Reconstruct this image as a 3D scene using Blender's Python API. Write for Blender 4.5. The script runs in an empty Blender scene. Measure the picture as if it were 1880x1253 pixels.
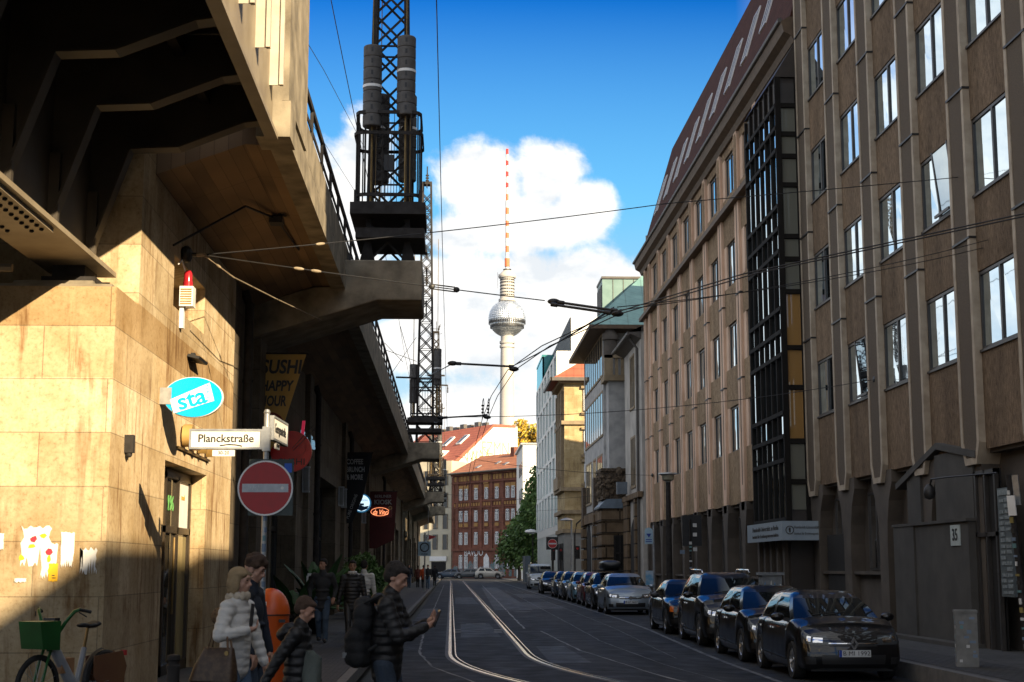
EXPOSURE = 1.22
SKYTINT = (.035, .64, 1.40)
CLOUD = 10.2
SKYSTR = .05
import bpy, bmesh, math, random
from mathutils import Vector, Matrix
R = math.radians
rnd = random.Random(7)
S = bpy.context.scene
COL = S.collection

# ------------------------------------------------------------------ nodes
def NN(t, ty, **kw):
    n = t.nodes.new(ty)
    for k, v in kw.items(): setattr(n, k, v)
    return n
def sock(t, a, b):
    t.links.new(a, b)
def MATH(t, op, a, b=None, c=None):
    n = t.nodes.new('ShaderNodeMath'); n.operation = op
    for i, v in enumerate((a, b, c)):
        if v is None: continue
        if isinstance(v, (int, float)): n.inputs[i].default_value = v
        else: t.links.new(v, n.inputs[i])
    return n.outputs[0]
def MIX(t, f, a, b, mode='MIX'):
    n = t.nodes.new('ShaderNodeMix'); n.data_type = 'RGBA'; n.blend_type = mode
    for i, v in ((0, f), (6, a), (7, b)):
        if isinstance(v, (int, float)): n.inputs[i].default_value = v
        elif isinstance(v, (tuple, list)): n.inputs[i].default_value = (*v[:3], 1)
        else: t.links.new(v, n.inputs[i])
    return n.outputs[2]
def RAMP(t, f, *st):
    n = t.nodes.new('ShaderNodeValToRGB'); e = n.color_ramp.elements
    while len(e) < len(st): e.new(.5)
    for el, (p, c) in zip(e, st):
        el.position = p; el.color = (*(c if isinstance(c, tuple) else (c, c, c)), 1)
    t.links.new(f, n.inputs[0]); return n.outputs[0]
def NOISE(t, vec, scale, detail=5, rough=.55, dist=0):
    n = t.nodes.new('ShaderNodeTexNoise'); n.inputs['Scale'].default_value = scale
    n.inputs['Detail'].default_value = detail; n.inputs['Roughness'].default_value = rough
    n.inputs['Distortion'].default_value = dist
    t.links.new(vec, n.inputs['Vector']); return n.outputs['Fac']
def MAPV(t, vec, sc=(1, 1, 1), loc=(0, 0, 0)):
    n = t.nodes.new('ShaderNodeMapping'); n.inputs['Scale'].default_value = sc
    n.inputs['Location'].default_value = loc
    t.links.new(vec, n.inputs['Vector']); return n.outputs[0]
def POS(t): return t.nodes.new('ShaderNodeNewGeometry').outputs['Position']
def WALLUV(t, pos=None):
    """(x+y, z) so that walls facing x or y get an upright pattern"""
    p = pos or POS(t)
    s = t.nodes.new('ShaderNodeSeparateXYZ'); t.links.new(p, s.inputs[0])
    c = t.nodes.new('ShaderNodeCombineXYZ')
    t.links.new(MATH(t, 'ADD', s.outputs[0], s.outputs[1]), c.inputs[0])
    t.links.new(s.outputs[2], c.inputs[1]); return c.outputs[0]
def newmat(name):
    m = bpy.data.materials.new(name); m.use_nodes = True
    t = m.node_tree; return m, t, t.nodes['Principled BSDF']
def BUMP(t, b, h, strength=.3, dist=.02):
    n = t.nodes.new('ShaderNodeBump'); n.inputs['Strength'].default_value = strength
    n.inputs['Distance'].default_value = dist
    t.links.new(h, n.inputs['Height']); t.links.new(n.outputs[0], b.inputs['Normal'])
def mat(name, c, c2=None, scale=3., rough=.8, metal=0., bump=.0, bscale=40., stretch=(1, 1, 1), spec=.5, lo=.35, hi=.65, coat=0., bdist=.01):
    """plain surface whose colour wanders between two tones"""
    m, t, b = newmat(name)
    c2 = c2 or tuple(x * .75 for x in c)
    p = MAPV(t, POS(t), stretch)
    f = RAMP(t, NOISE(t, p, scale), (lo, 0.), (hi, 1.))
    t.links.new(MIX(t, f, c, c2), b.inputs['Base Color'])
    b.inputs['Roughness'].default_value = rough; b.inputs['Metallic'].default_value = metal
    b.inputs['Specular IOR Level'].default_value = spec
    if coat: b.inputs['Coat Weight'].default_value = coat; b.inputs['Coat Roughness'].default_value = .03
    if bump: BUMP(t, b, NOISE(t, p, bscale), bump, bdist)
    return m
def emat(name, c, e=1.):
    m, t, b = newmat(name)
    b.inputs['Base Color'].default_value = (*c, 1); b.inputs['Roughness'].default_value = .4
    b.inputs['Emission Color'].default_value = (*c, 1); b.inputs['Emission Strength'].default_value = e
    return m

# ------------------------------------------------------------------ mesh builder
class MB:
    def __init__(s): s.bm = bmesh.new()
    def v(s, p): return s.bm.verts.new(p)
    def face(s, pts, mi=0):
        vs = [p if isinstance(p, bmesh.types.BMVert) else s.v(p) for p in pts]
        try: f = s.bm.faces.new(vs)
        except ValueError: return None
        f.material_index = mi; return f
    def box(s, x0, x1, y0, y1, z0, z1, mi=0):
        c = [(x0, y0, z0), (x1, y0, z0), (x1, y1, z0), (x0, y1, z0), (x0, y0, z1), (x1, y0, z1), (x1, y1, z1), (x0, y1, z1)]
        v = [s.v(p) for p in c]
        for q in ((3, 2, 1, 0), (4, 5, 6, 7), (0, 1, 5, 4), (1, 2, 6, 5), (2, 3, 7, 6), (3, 0, 4, 7)):
            s.face([v[i] for i in q], mi)
        return s
    def obox(s, c, ax, ay, az, mi=0):
        """box from centre and three half-axis vectors"""
        c = Vector(c); ax, ay, az = Vector(ax), Vector(ay), Vector(az)
        v = [s.v(c + i * ax + j * ay + k * az) for k in (-1, 1) for i, j in ((-1, -1), (1, -1), (1, 1), (-1, 1))]
        for q in ((3, 2, 1, 0), (4, 5, 6, 7), (0, 1, 5, 4), (1, 2, 6, 5), (2, 3, 7, 6), (3, 0, 4, 7)):
            s.face([v[i] for i in q], mi)
        return s
    def bar(s, p, q, w, h=None, mi=0, up=(0, 0, 1)):
        """square bar between two points"""
        p, q = Vector(p), Vector(q); d = q - p
        if d.length < 1e-6: return s
        u = Vector(up)
        if abs(d.normalized().dot(u)) > .98: u = Vector((1, 0, 0)) if abs(d.normalized().x) < .9 else Vector((0, 1, 0))
        a = d.cross(u).normalized(); b = a.cross(d).normalized()
        return s.obox((p + q) / 2, d / 2, a * w / 2, b * (h or w) / 2, mi)
    def prism(s, poly, ax, a, b, mi=0):
        """polygon of (u, v) pushed along axis ax from a to b; x: (y,z)  y: (x,z)  z: (x,y)"""
        f = {'x': lambda u, v, w: (w, u, v), 'y': lambda u, v, w: (u, w, v), 'z': lambda u, v, w: (u, v, w)}[ax]
        A = [s.v(f(u, v, a)) for u, v in poly]; B = [s.v(f(u, v, b)) for u, v in poly]
        s.face(A[::-1], mi); s.face(B, mi)
        n = len(poly)
        for i in range(n): s.face([A[i], A[(i + 1) % n], B[(i + 1) % n], B[i]], mi)
        return s
    def ring(s, c, d, r, n, ref=None):
        d = Vector(d).normalized(); u = Vector(ref or (0, 0, 1))
        if abs(d.dot(u)) > .95: u = Vector((1, 0, 0))
        a = d.cross(u).normalized(); b = d.cross(a).normalized()
        return [s.v(Vector(c) + r * (math.cos(2 * math.pi * i / n) * a + math.sin(2 * math.pi * i / n) * b)) for i in range(n)]
    def skin(s, A, B, mi=0):
        n = len(A)
        for i in range(n): s.face([A[i], A[(i + 1) % n], B[(i + 1) % n], B[i]], mi)
    def cyl(s, p, q, r, r2=None, n=12, mi=0, cap=True):
        r2 = r if r2 is None else r2
        d = Vector(q) - Vector(p); A = s.ring(p, d, r, n); B = s.ring(q, d, max(r2, 1e-4), n)
        s.skin(A, B, mi)
        if cap: s.face(A[::-1], mi); s.face(B, mi)
        return s
    def tube(s, pts, r, n=6, mi=0):
        pts = [Vector(p) for p in pts]; prev = None; m = len(pts)
        for i, p in enumerate(pts):
            d = pts[min(i + 1, m - 1)] - pts[max(i - 1, 0)]
            rr = r[i] if isinstance(r, (list, tuple)) else r
            g = s.ring(p, d, rr, n)
            if prev: s.skin(prev, g, mi)
            else: s.face(g[::-1], mi)
            prev = g
        s.face(prev, mi); return s
    def lathe(s, prof, c=(0, 0, 0), n=24, mi=0, axis='z', a0=0, a1=2 * math.pi):
        full = abs(a1 - a0) > 6.28
        k = n if full else n + 1; rows = []
        for r, z in prof:
            row = []
            for i in range(k):
                a = a0 + (a1 - a0) * i / n
                x, y = r * math.cos(a), r * math.sin(a)
                p = {'z': (x, y, z), 'x': (z, x, y), 'y': (y, z, x)}[axis]
                row.append(s.v((c[0] + p[0], c[1] + p[1], c[2] + p[2])))
            rows.append(row)
        for A, B in zip(rows, rows[1:]):
            for i in range(n if full else n):
                s.face([A[i], A[(i + 1) % k], B[(i + 1) % k], B[i]], mi)
        return s
    def ell(s, c, r, n=12, m=8, mi=0, mtx=None):
        r = (r, r, r) if isinstance(r, (int, float)) else r
        rows = []
        for j in range(m + 1):
            a = math.pi * j / m
            if j in (0, m): pts = [Vector((0, 0, r[2] * math.cos(a)))]
            else: pts = [Vector((r[0] * math.sin(a) * math.cos(2 * math.pi * i / n), r[1] * math.sin(a) * math.sin(2 * math.pi * i / n), r[2] * math.cos(a))) for i in range(n)]
            if mtx: pts = [mtx @ p for p in pts]
            rows.append([s.v(Vector(c) + p) for p in pts])
        for A, B in zip(rows, rows[1:]):
            for i in range(n):
                a, a2 = A[i % len(A)], A[(i + 1) % len(A)]; b, b2 = B[i % len(B)], B[(i + 1) % len(B)]
                f = []
                for q in (a, b, b2, a2):
                    if q not in f: f.append(q)
                if len(f) > 2: s.face(f, mi)
        return s
    def build(s, name, mats, parent=None, smooth=0, local=False, normals=True):
        if normals: bmesh.ops.recalc_face_normals(s.bm, faces=s.bm.faces)
        me = bpy.data.meshes.new(name); s.bm.to_mesh(me); s.bm.free()
        for m in (mats if isinstance(mats, (list, tuple)) else [mats]): me.materials.append(m)
        if smooth:
            for p in me.polygons: p.use_smooth = True
            me.set_sharp_from_angle(angle=R(smooth))
        o = bpy.data.objects.new(name, me); COL.objects.link(o)
        if parent:
            o.parent = parent
            if not local: me.transform(Matrix.Translation(-wloc(parent)))
        return o
def wloc(o):
    v = Vector((0, 0, 0))
    while o: v += o.location; o = o.parent
    return v
def tag(o, label=None, cat=None, group=None, kind=None):
    for k, v in (('label', label), ('category', cat), ('group', group), ('kind', kind)):
        if v: o[k] = v
    return o
def thing(name, loc, label, cat, group=None, rz=0):
    o = bpy.data.objects.new(name, None); COL.objects.link(o)
    o.location = loc; o.rotation_euler = (0, 0, rz); o.empty_display_size = .2
    return tag(o, label, cat, group)
def copy_tree(o, parent=None):
    c = o.copy(); COL.objects.link(c)
    if parent: c.parent = parent
    for ch in list(o.children): copy_tree(ch, c)
    return c
def structure(mb, name, m, **k): return tag(mb.build(name, m, **k), kind='structure')
def text(s, size, m, parent, origin, right, up, name='lettering', ext=.004, align='CENTER', width=None, shear=0, bold=0, local=False):
    """words as thin solid letters; origin, right and up set the plane they lie in"""
    cu = bpy.data.curves.new('t', 'FONT'); cu.body = s; cu.size = size; cu.extrude = ext
    cu.align_x = align; cu.align_y = 'CENTER'; cu.shear = shear; cu.offset = bold; cu.resolution_u = 3
    tmp = bpy.data.objects.new('t', cu); COL.objects.link(tmp)
    dg = bpy.context.evaluated_depsgraph_get(); dg.update()
    me = bpy.data.meshes.new_from_object(tmp.evaluated_get(dg))
    bpy.data.objects.remove(tmp); bpy.data.curves.remove(cu)
    if width and len(me.vertices):
        xs = [v.co.x for v in me.vertices]; k = width / max(1e-6, max(xs) - min(xs))
        me.transform(Matrix.Diagonal((k, 1, 1, 1)))
    r = Vector(right).normalized(); u = Vector(up).normalized(); n = r.cross(u)
    M = Matrix((r, u, n)).transposed().to_4x4(); M.translation = Vector(origin) - (wloc(parent) if parent and not local else Vector((0, 0, 0)))
    me.transform(M); me.materials.clear(); me.materials.append(m)
    o = bpy.data.objects.new(name, me); COL.objects.link(o)
    if parent: o.parent = parent
    return o

# ------------------------------------------------------------------ camera, light, sky
cam = bpy.data.cameras.new('camera'); co = bpy.data.objects.new('camera', cam); COL.objects.link(co)
co.location = (0, 0, 1.7); co.rotation_euler = (R(90 + 8.685), 0, R(-2.331))
cam.sensor_width = 36; cam.sensor_fit = 'HORIZONTAL'; cam.lens = 2720 / 1880 * 36
cam.clip_start = .1; cam.clip_end = 20000
cam.dof.use_dof = True; cam.dof.focus_distance = 38; cam.dof.aperture_fstop = 5.0
S.camera = co
S.render.resolution_x, S.render.resolution_y = 1024, 682
S.view_settings.view_transform = 'Standard'; S.view_settings.look = 'None'
S.view_settings.exposure = EXPOSURE; S.view_settings.gamma = 1
S.cycles.max_bounces = 7; S.cycles.diffuse_bounces = 2; S.cycles.glossy_bounces = 4
S.cycles.use_denoising = True; S.cycles.sample_clamp_indirect = 6

SUN = Vector((1, -1.5, .70)).normalized()
sl = bpy.data.lights.new('sun', 'SUN'); sl.energy = 5; sl.angle = R(.5); sl.color = (1, .80, .52)
so = bpy.data.objects.new('sun', sl); COL.objects.link(so); so.rotation_euler = SUN.to_track_quat('Z', 'Y').to_euler()

w = bpy.data.worlds.new('World'); S.world = w; w.use_nodes = True
t = w.node_tree; bg = t.nodes['Background']
sky = NN(t, 'ShaderNodeTexSky', sky_type='NISHITA', sun_disc=False)
sky.sun_elevation = math.asin(SUN.z); sky.sun_rotation = math.atan2(SUN.x, SUN.y); sky.ozone_density = 3.0; sky.air_density = 1.0; sky.dust_density = .6
d = t.nodes.new('ShaderNodeTexCoord').outputs['Generated']
sep = t.nodes.new('ShaderNodeSeparateXYZ'); t.links.new(d, sep.inputs[0])
yy = MATH(t, 'MAXIMUM', sep.outputs[1], .04)
U = MATH(t, 'DIVIDE', sep.outputs[0], yy); V = MATH(t, 'DIVIDE', sep.outputs[2], yy)
cv = t.nodes.new('ShaderNodeCombineXYZ'); t.links.new(U, cv.inputs[0]); t.links.new(V, cv.inputs[1])
nz = NOISE(t, cv.outputs[0], 24, 10, .64, .25)
nb = NOISE(t, MAPV(t, cv.outputs[0], (1, 1.6, 1), (3, 1, 0)), 9, 4, .55)
# cumulus banks standing over the street: centre and size as slopes (x/y, z/y)
BANKS = [(.066, .270, .028, .030), (.020, .262, .034, .034), (.088, .245, .028, .024), (.040, .235, .060, .024), (.002, .226, .025, .020),
         (.000, .190, .040, .030), (.040, .188, .060, .030), (.085, .182, .030, .016), (.115, .165, .042, .030), (.060, .150, .080, .038), (.150, .150, .030, .030),
         (-.02, .150, .045, .022), (-.06, .285, .022, .035), (-.09, .22, .05, .07), (.02, .105, .055, .022), (.085, .11, .05, .016), (-.03, .09, .06, .02), (.2, .13, .05, .02), (.095, .186, .045, .034), (.135, .180, .045, .032), (.11, .135, .06, .03), (.05, .165, .06, .03), (-.27, .17, .10, .10), (-.42, .34, .14, .16), (-.5, .12, .2, .08), (.0, .075, .09, .018), (-.16, .08, .08, .02), (.06, .045, .12, .02)]
fld = None
for cx_, cz_, ax_, az_ in BANKS:
    a = MATH(t, 'MULTIPLY', MATH(t, 'SUBTRACT', U, cx_), 1 / ax_); b = MATH(t, 'MULTIPLY', MATH(t, 'SUBTRACT', V, cz_), 1 / az_)
    e = MATH(t, 'SUBTRACT', 1, MATH(t, 'SQRT', MATH(t, 'ADD', MATH(t, 'MULTIPLY', a, a), MATH(t, 'MULTIPLY', b, b))))
    fld = e if fld is None else MATH(t, 'SMOOTH_MAX', fld, e, .25)
fld = MATH(t, 'ADD', fld, MATH(t, 'MULTIPLY', MATH(t, 'SUBTRACT', nz, .5), 1.25))
near = MATH(t, 'ADD', fld, MATH(t, 'MULTIPLY', MATH(t, 'SUBTRACT', nb, .5), .5))
mr = NN(t, 'ShaderNodeMapRange', interpolation_type='SMOOTHSTEP'); t.links.new(near, mr.inputs[0])
mr.inputs[1].default_value = -.14; mr.inputs[2].default_value = .30
# broken cloud over the rest of the sky, thickened out of view for whiter fill
far = NOISE(t, MAPV(t, d, (1, 1, 2.2), (.3, .7, .1)), 2.6, 7, .58, .2)
mf = NN(t, 'ShaderNodeMapRange', interpolation_type='SMOOTHSTEP'); t.links.new(far, mf.inputs[0])
mf.inputs[1].default_value = .36; mf.inputs[2].default_value = .52
side = MATH(t, 'GREATER_THAN', MATH(t, 'ABSOLUTE', U), .24)
side2 = NN(t, 'ShaderNodeMapRange'); t.links.new(MATH(t, 'ABSOLUTE', U), side2.inputs[0]); side2.inputs[1].default_value = .2; side2.inputs[2].default_value = .4
mask = MATH(t, 'MAXIMUM', mr.outputs[0], MATH(t, 'MULTIPLY', mf.outputs[0], side2.outputs[0]))
shade = RAMP(t, MATH(t, 'ADD', NOISE(t, MAPV(t, cv.outputs[0], (1, 2, 1), (1, 4, 0)), 13, 6, .6), MATH(t, 'MULTIPLY', MATH(t, 'SUBTRACT', nz, .5), .35)), (.36, (.70, .76, .84)), (.52, (.93, .95, .98)), (.66, (1.06, 1.06, 1.05)))
blue = MIX(t, 1., sky.outputs[0], SKYTINT, 'MULTIPLY')
# thin haze pales the blue towards the roofs
hz = NN(t, 'ShaderNodeMapRange'); t.links.new(V, hz.inputs[0]); hz.inputs[1].default_value = .40; hz.inputs[2].default_value = .25
blue = MIX(t, MATH(t, 'MULTIPLY', hz.outputs[0], .80), blue, (1.9, 6.0, 9.2))
hz2 = NN(t, 'ShaderNodeMapRange'); t.links.new(V, hz2.inputs[0]); hz2.inputs[1].default_value = .25; hz2.inputs[2].default_value = .10
blue = MIX(t, MATH(t, 'MULTIPLY', hz2.outputs[0], .9), blue, (5.2, 7.2, 8.2))
cl = MIX(t, 1., shade, (CLOUD * 1.03, CLOUD, CLOUD * .95), 'MULTIPLY')
fin = MIX(t, mask, blue, cl)
t.links.new(fin, bg.inputs[0]); bg.inputs[1].default_value = SKYSTR

# ------------------------------------------------------------------ where a line of sight meets a plane
def at(u, v, X=None, Y=None, Z=None):
    F = 2720.; th = R(8.685); ps = R(2.331)
    a, b = (u - 940) / F, (626.5 - v) / F
    x, y, z = a, math.cos(th) - math.sin(th) * b, math.sin(th) + math.cos(th) * b
    x, y = x * math.cos(ps) + y * math.sin(ps), -x * math.sin(ps) + y * math.cos(ps)
    k = X / x if X is not None else Y / y if Y is not None else (Z - 1.7) / z
    return Vector((k * x, k * y, 1.7 + k * z))

# ------------------------------------------------------------------ materials
def ashlar(name, c, c2, bw, bh, z0=0., joint=.35, stain=(.14, .075, .03), amount=.55, rough=.85, jw=.007, bump=.25, courses=None):
    m, t, b = newmat(name); p = POS(t); uv = WALLUV(t, p)
    bk = NN(t, 'ShaderNodeTexBrick'); bk.offset = .5
    t.links.new(MAPV(t, uv, loc=(0.35, -z0, 0)), bk.inputs['Vector'])
    bk.inputs['Color1'].default_value = (1, 1, 1, 1); bk.inputs['Color2'].default_value = (.70, .68, .64, 1); bk.inputs['Mortar'].default_value = (joint,) * 3 + (1,)
    for k, v in (('Scale', 1), ('Mortar Size', jw), ('Mortar Smooth', .3), ('Brick Width', bw), ('Row Height', bh), ('Bias', -.1)): bk.inputs[k].default_value = v
    base = MIX(t, RAMP(t, NOISE(t, p, 1.3, 6, .6), (.35, 0.), (.7, 1.)), c, c2)
    speck = RAMP(t, NOISE(t, p, 17, 6, .75), (.30, (.42, .32, .22)), (.44, (.9, .88, .84)), (.6, (1.1, 1.1, 1.1)))
    base = MIX(t, .7, base, speck, 'MULTIPLY')
    run = NOISE(t, MAPV(t, uv, (3.2, .35, 1)), 1.6, 6, .62, .4)
    run2 = NOISE(t, p, .9, 5, .6)
    s = MATH(t, 'MULTIPLY', RAMP(t, run, (.49, 0.), (.62, 1.)), RAMP(t, run2, (.42, 0.), (.58, 1.)))
    base = MIX(t, MATH(t, 'MULTIPLY', s, amount), base, stain)
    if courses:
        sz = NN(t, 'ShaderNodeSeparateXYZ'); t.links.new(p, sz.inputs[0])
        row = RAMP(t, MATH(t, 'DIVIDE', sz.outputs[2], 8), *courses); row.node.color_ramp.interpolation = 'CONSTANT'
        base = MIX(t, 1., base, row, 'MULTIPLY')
    t.links.new(MIX(t, 1., base, bk.outputs['Color'], 'MULTIPLY'), b.inputs['Base Color'])
    b.inputs['Roughness'].default_value = rough; b.inputs['Specular IOR Level'].default_value = .25
    h = MATH(t, 'ADD', MATH(t, 'MULTIPLY', NOISE(t, p, 30, 6, .7), .25), MATH(t, 'MULTIPLY', bk.outputs['Fac'], -.8))
    BUMP(t, b, h, bump, .02); return m
def boards(name, c, c2, axis_scale=(5.2, 0, 0), joint=.35):
    """board-marked concrete: fine lines running along the street"""
    m, t, b = newmat(name); p = POS(t); s = NN(t, 'ShaderNodeSeparateXYZ'); t.links.new(p, s.inputs[0])
    fr = MATH(t, 'FRACT', MATH(t, 'MULTIPLY', s.outputs[0], axis_scale[0]))
    ln = RAMP(t, fr, (.0, joint), (.07, 1.))
    fy = RAMP(t, MATH(t, 'FRACT', MATH(t, 'MULTIPLY', s.outputs[1], .42)), (.0, .5), (.012, 1.))
    tone = MATH(t, 'MULTIPLY', MATH(t, 'FLOOR', MATH(t, 'MULTIPLY', s.outputs[0], axis_scale[0])), 7.31)
    cmb = NN(t, 'ShaderNodeCombineXYZ'); t.links.new(tone, cmb.inputs[0]); t.links.new(MATH(t, 'MULTIPLY', s.outputs[1], .3), cmb.inputs[1])
    base = MIX(t, RAMP(t, NOISE(t, cmb.outputs[0], 1.5, 2), (.3, 0.), (.7, 1.)), c, c2)
    base = MIX(t, 1., base, ln, 'MULTIPLY'); base = MIX(t, 1., base, fy, 'MULTIPLY')
    t.links.new(base, b.inputs['Base Color']); b.inputs['Roughness'].default_value = .9
    BUMP(t, b, MATH(t, 'ADD', ln, NOISE(t, p, 20, 5)), .3, .01); return m
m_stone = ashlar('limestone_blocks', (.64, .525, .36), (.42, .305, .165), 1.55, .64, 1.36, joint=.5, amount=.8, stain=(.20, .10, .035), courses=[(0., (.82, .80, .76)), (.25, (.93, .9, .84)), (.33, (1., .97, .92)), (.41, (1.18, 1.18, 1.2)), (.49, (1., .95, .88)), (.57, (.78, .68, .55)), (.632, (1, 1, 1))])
m_stone2 = ashlar('shade_darkened_blocks', (.17, .14, .10), (.09, .07, .05), 1.6, .8, .1, amount=.7, stain=(.05, .04, .03))  # same stone as the pier, its colour darkened for the wall in shade
m_conc = mat('weathered_concrete', (.34, .29, .21), (.12, .10, .07), scale=2.2, rough=.9, bump=.3, bscale=25, lo=.3, hi=.7)
m_board = boards('board_marked_concrete', (.27, .175, .095), (.13, .085, .05))
m_steel = mat('beige_bridge_paint', (.30, .25, .175), (.20, .16, .11), scale=1.5, rough=.55, bump=.08, bscale=60)
m_dsteel = mat('dark_mast_steel', (.040, .036, .034), (.022, .019, .017), scale=6, rough=.75, bump=.1, spec=.2)
m_weight = mat('cast_iron_weight', (.10, .095, .09), (.07, .065, .06), scale=8, rough=.7, bump=.15)
m_brass = mat('brass_rod', (.30, .20, .07), (.2, .13, .05), metal=.6, rough=.4)
m_glav = mat('galvanised_steel', (.42, .43, .43), (.30, .31, .32), scale=9, rough=.45, metal=.6)
m_black = mat('black_paint', (.012, .012, .013), (.02, .02, .02), rough=.5)
m_dark = mat('dark_opening', (.012, .011, .010), rough=.9)
m_white = mat('white_enamel', (.80, .80, .78), (.72, .71, .68), scale=6, rough=.35)
m_red = mat('sign_red', (.42, .018, .02), (.36, .02, .02), scale=9, rough=.4)
m_gold = mat('gilt_letters', (.55, .36, .13), (.40, .25, .08), metal=.3, rough=.4)
m_asph = None
def asphalt(name, c, c2, rough=.62):
    m, t, b = newmat(name); p = POS(t)
    big = RAMP(t, MATH(t, 'ADD', MATH(t, 'MULTIPLY', NOISE(t, MAPV(t, p, (1, .12, 1)), .9, 6, .65), .6), MATH(t, 'MULTIPLY', NOISE(t, p, .33, 4, .6), .4)), (.40, 0.), (.58, 1.))
    base = MIX(t, big, c, c2)
    grit = RAMP(t, NOISE(t, p, 85, 3, .7), (.33, .45), (.68, 1.5))
    t.links.new(MIX(t, 1., base, grit, 'MULTIPLY'), b.inputs['Base Color']); b.inputs['Specular IOR Level'].default_value = .22
    t.links.new(RAMP(t, NOISE(t, p, 1.7, 4), (.3, rough - .12), (.7, rough + .15)), b.inputs['Roughness'])
    BUMP(t, b, NOISE(t, p, 70, 4, .7), .35, .01); return m
m_asph = asphalt('worn_asphalt', (.036, .036, .035), (.017, .0175, .018), rough=.72)
m_patch = asphalt('patched_asphalt', (.050, .050, .049), (.034, .034, .034))
def paving(name, c, c2, bw, bh):
    m, t, b = newmat(name); p = POS(t)
    bk = NN(t, 'ShaderNodeTexBrick'); t.links.new(p, bk.inputs['Vector'])
    bk.inputs['Color1'].default_value = (*c, 1); bk.inputs['Color2'].default_value = (*c2, 1); bk.inputs['Mortar'].default_value = (.012, .012, .012, 1)
    for k, v in (('Scale', 1), ('Mortar Size', .012), ('Brick Width', bw), ('Row Height', bh)): bk.inputs[k].default_value = v
    g = RAMP(t, NOISE(t, p, 6, 5, .6), (.3, .6), (.7, 1.2))
    t.links.new(MIX(t, 1., bk.outputs['Color'], g, 'MULTIPLY'), b.inputs['Base Color'])
    b.inputs['Roughness'].default_value = .75
    BUMP(t, b, MATH(t, 'ADD', MATH(t, 'MULTIPLY', bk.outputs['Fac'], -1), NOISE(t, p, 30, 4)), .4, .01); return m
m_pave = paving('granite_setts', (.06, .058, .056), (.04, .039, .038), .16, .16)
m_slab = paving('granite_slabs', (.07, .069, .067), (.052, .051, .05), 1.1, .75)
m_kerb = mat('granite_kerb', (.14, .135, .13), (.10, .098, .095), scale=6, rough=.75, bump=.2)
m_line = mat('worn_paint_line', (.16, .16, .155), (.055, .057, .06), scale=2.5, rough=.7, lo=.40, hi=.60)
m_seal = mat('pale_joint_filler', (.26, .25, .235), (.06, .06, .06), scale=1.2, rough=.7, lo=.38, hi=.66)
m_rail = mat('polished_rail_steel', (.72, .62, .44), (.50, .40, .26), scale=.4, rough=.22, metal=1.)
m_railb = mat('rail_bed_mortar', (.13, .10, .065), (.05, .042, .032), scale=1.1, rough=.6)

# ------------------------------------------------------------------ ground, road, pavements
g = MB(); g.face([(-3000, -300, -.2), (3000, -300, -.2), (3000, 6000, -.2), (-3000, 6000, -.2)])
structure(g, 'ground', mat('far_ground', (.06, .06, .055), rough=.9))
def sheet(name, poly, z, m):
    b = MB(); b.face([(x, y, z) for x, y in poly]); return structure(b, name, m)
def zroad(x, y):
    """the carriageway sinks a little along the right kerb near the junction"""
    a = max(0., min(1., (x - 2.6) / 2.8)); c = max(0., min(1., (44 - y) / 16)); return -.14 * a * a * (3 - 2 * a) * c * c * (3 - 2 * c)
b = MB()
XS = [-30, -1.2, 2.6] + [2.6 + .35 * k for k in range(1, 9)] + [7.8]; YS = [-25, 15] + [17 + 1.5 * k for k in range(20)] + [226]
vv = {(i, j): b.v((x, y, zroad(x, y))) for i, x in enumerate(XS) for j, y in enumerate(YS)}
for i in range(len(XS) - 1):
    for j in range(len(YS) - 1):
        if not (i == 0 and j > 0): b.face([vv[i, j], vv[i + 1, j], vv[i + 1, j + 1], vv[i, j + 1]])
b.face([(7.8, -25, zroad(7.8, -25)), (40, -25, -.14), (40, 15, -.14), (7.8, 15, zroad(7.8, 15))])
b.face([(-34, 226, 0), (34, 226, 0), (34, 260, 0), (-34, 260, 0)])
structure(b, 'road', m_asph)
sheet('road_patch', [(1.75, 60), (3.3, 60), (3.9, 128), (2.6, 128)], .004, m_patch)
for x0, x1, y0, y1, mm in ((.25, 1.25, 37, 46, m_patch), (-1.2, -.45, 48, 63, m_patch), (3.3, 4.9, 62, 74, m_patch), (4.0, 5.4, 84, 97, m_patch), (.2, 1.3, 70, 86, m_patch), (1.8, 2.55, 27, 33, m_patch)): sheet('road_patch', [(x0, y0), (x1, y0 + .2), (x1 - .08, y1), (x0 + .05, y1 - .3)], .0035, mm)
def slab(name, poly, z0, z1, m):
    b = MB(); b.prism(poly, 'z', z0, z1); return structure(b, name, m)
arc = lambda cx, cy, r, a0, a1, n=8: [(cx + r * math.cos(R(a0 + (a1 - a0) * i / n)), cy + r * math.sin(R(a0 + (a1 - a0) * i / n))) for i in range(n + 1)]
slab('pavement', [(-4.2, 224)] + [(-40, 224), (-40, 15.15)] + arc(-3.0, 16.55, 1.4, 270, 360) + [(-1.6, 160), (-1.6, 212)] + arc(-4.6, 212, 3, 0, 70), -.02, .10, m_slab)
b = MB()
kp = [(-40, 15.08)] + arc(-3.0, 16.55, 1.47, 270, 360) + [(-1.53, 60), (-1.53, 120), (-1.53, 212)]
for p, q in zip(kp, kp[1:]): b.bar((*p, .03), (*q, .03), .14, .17)
structure(b, 'kerb', m_kerb)
slab('pavement', [(7.75, 7), (40, 7), (40, 222), (7.75, 222)], -.02, .12, m_slab)
slab('pavement_strip', [(7.9, 8), (9.0, 8), (9.0, 221), (7.9, 221)], .1, .126, m_pave)
b = MB(); b.box(7.6, 7.75, 7, 222, -.19, .13); structure(b, 'kerb', m_kerb)
slab('pavement', [(-2.62, 16.8), (-1.62, 16.8), (-1.62, 200), (-2.62, 200)], .08, .106, m_pave)
slab('pavement', [(-40, 256), (40, 256), (40, 262), (-40, 262)], -.02, .12, m_slab)
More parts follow.
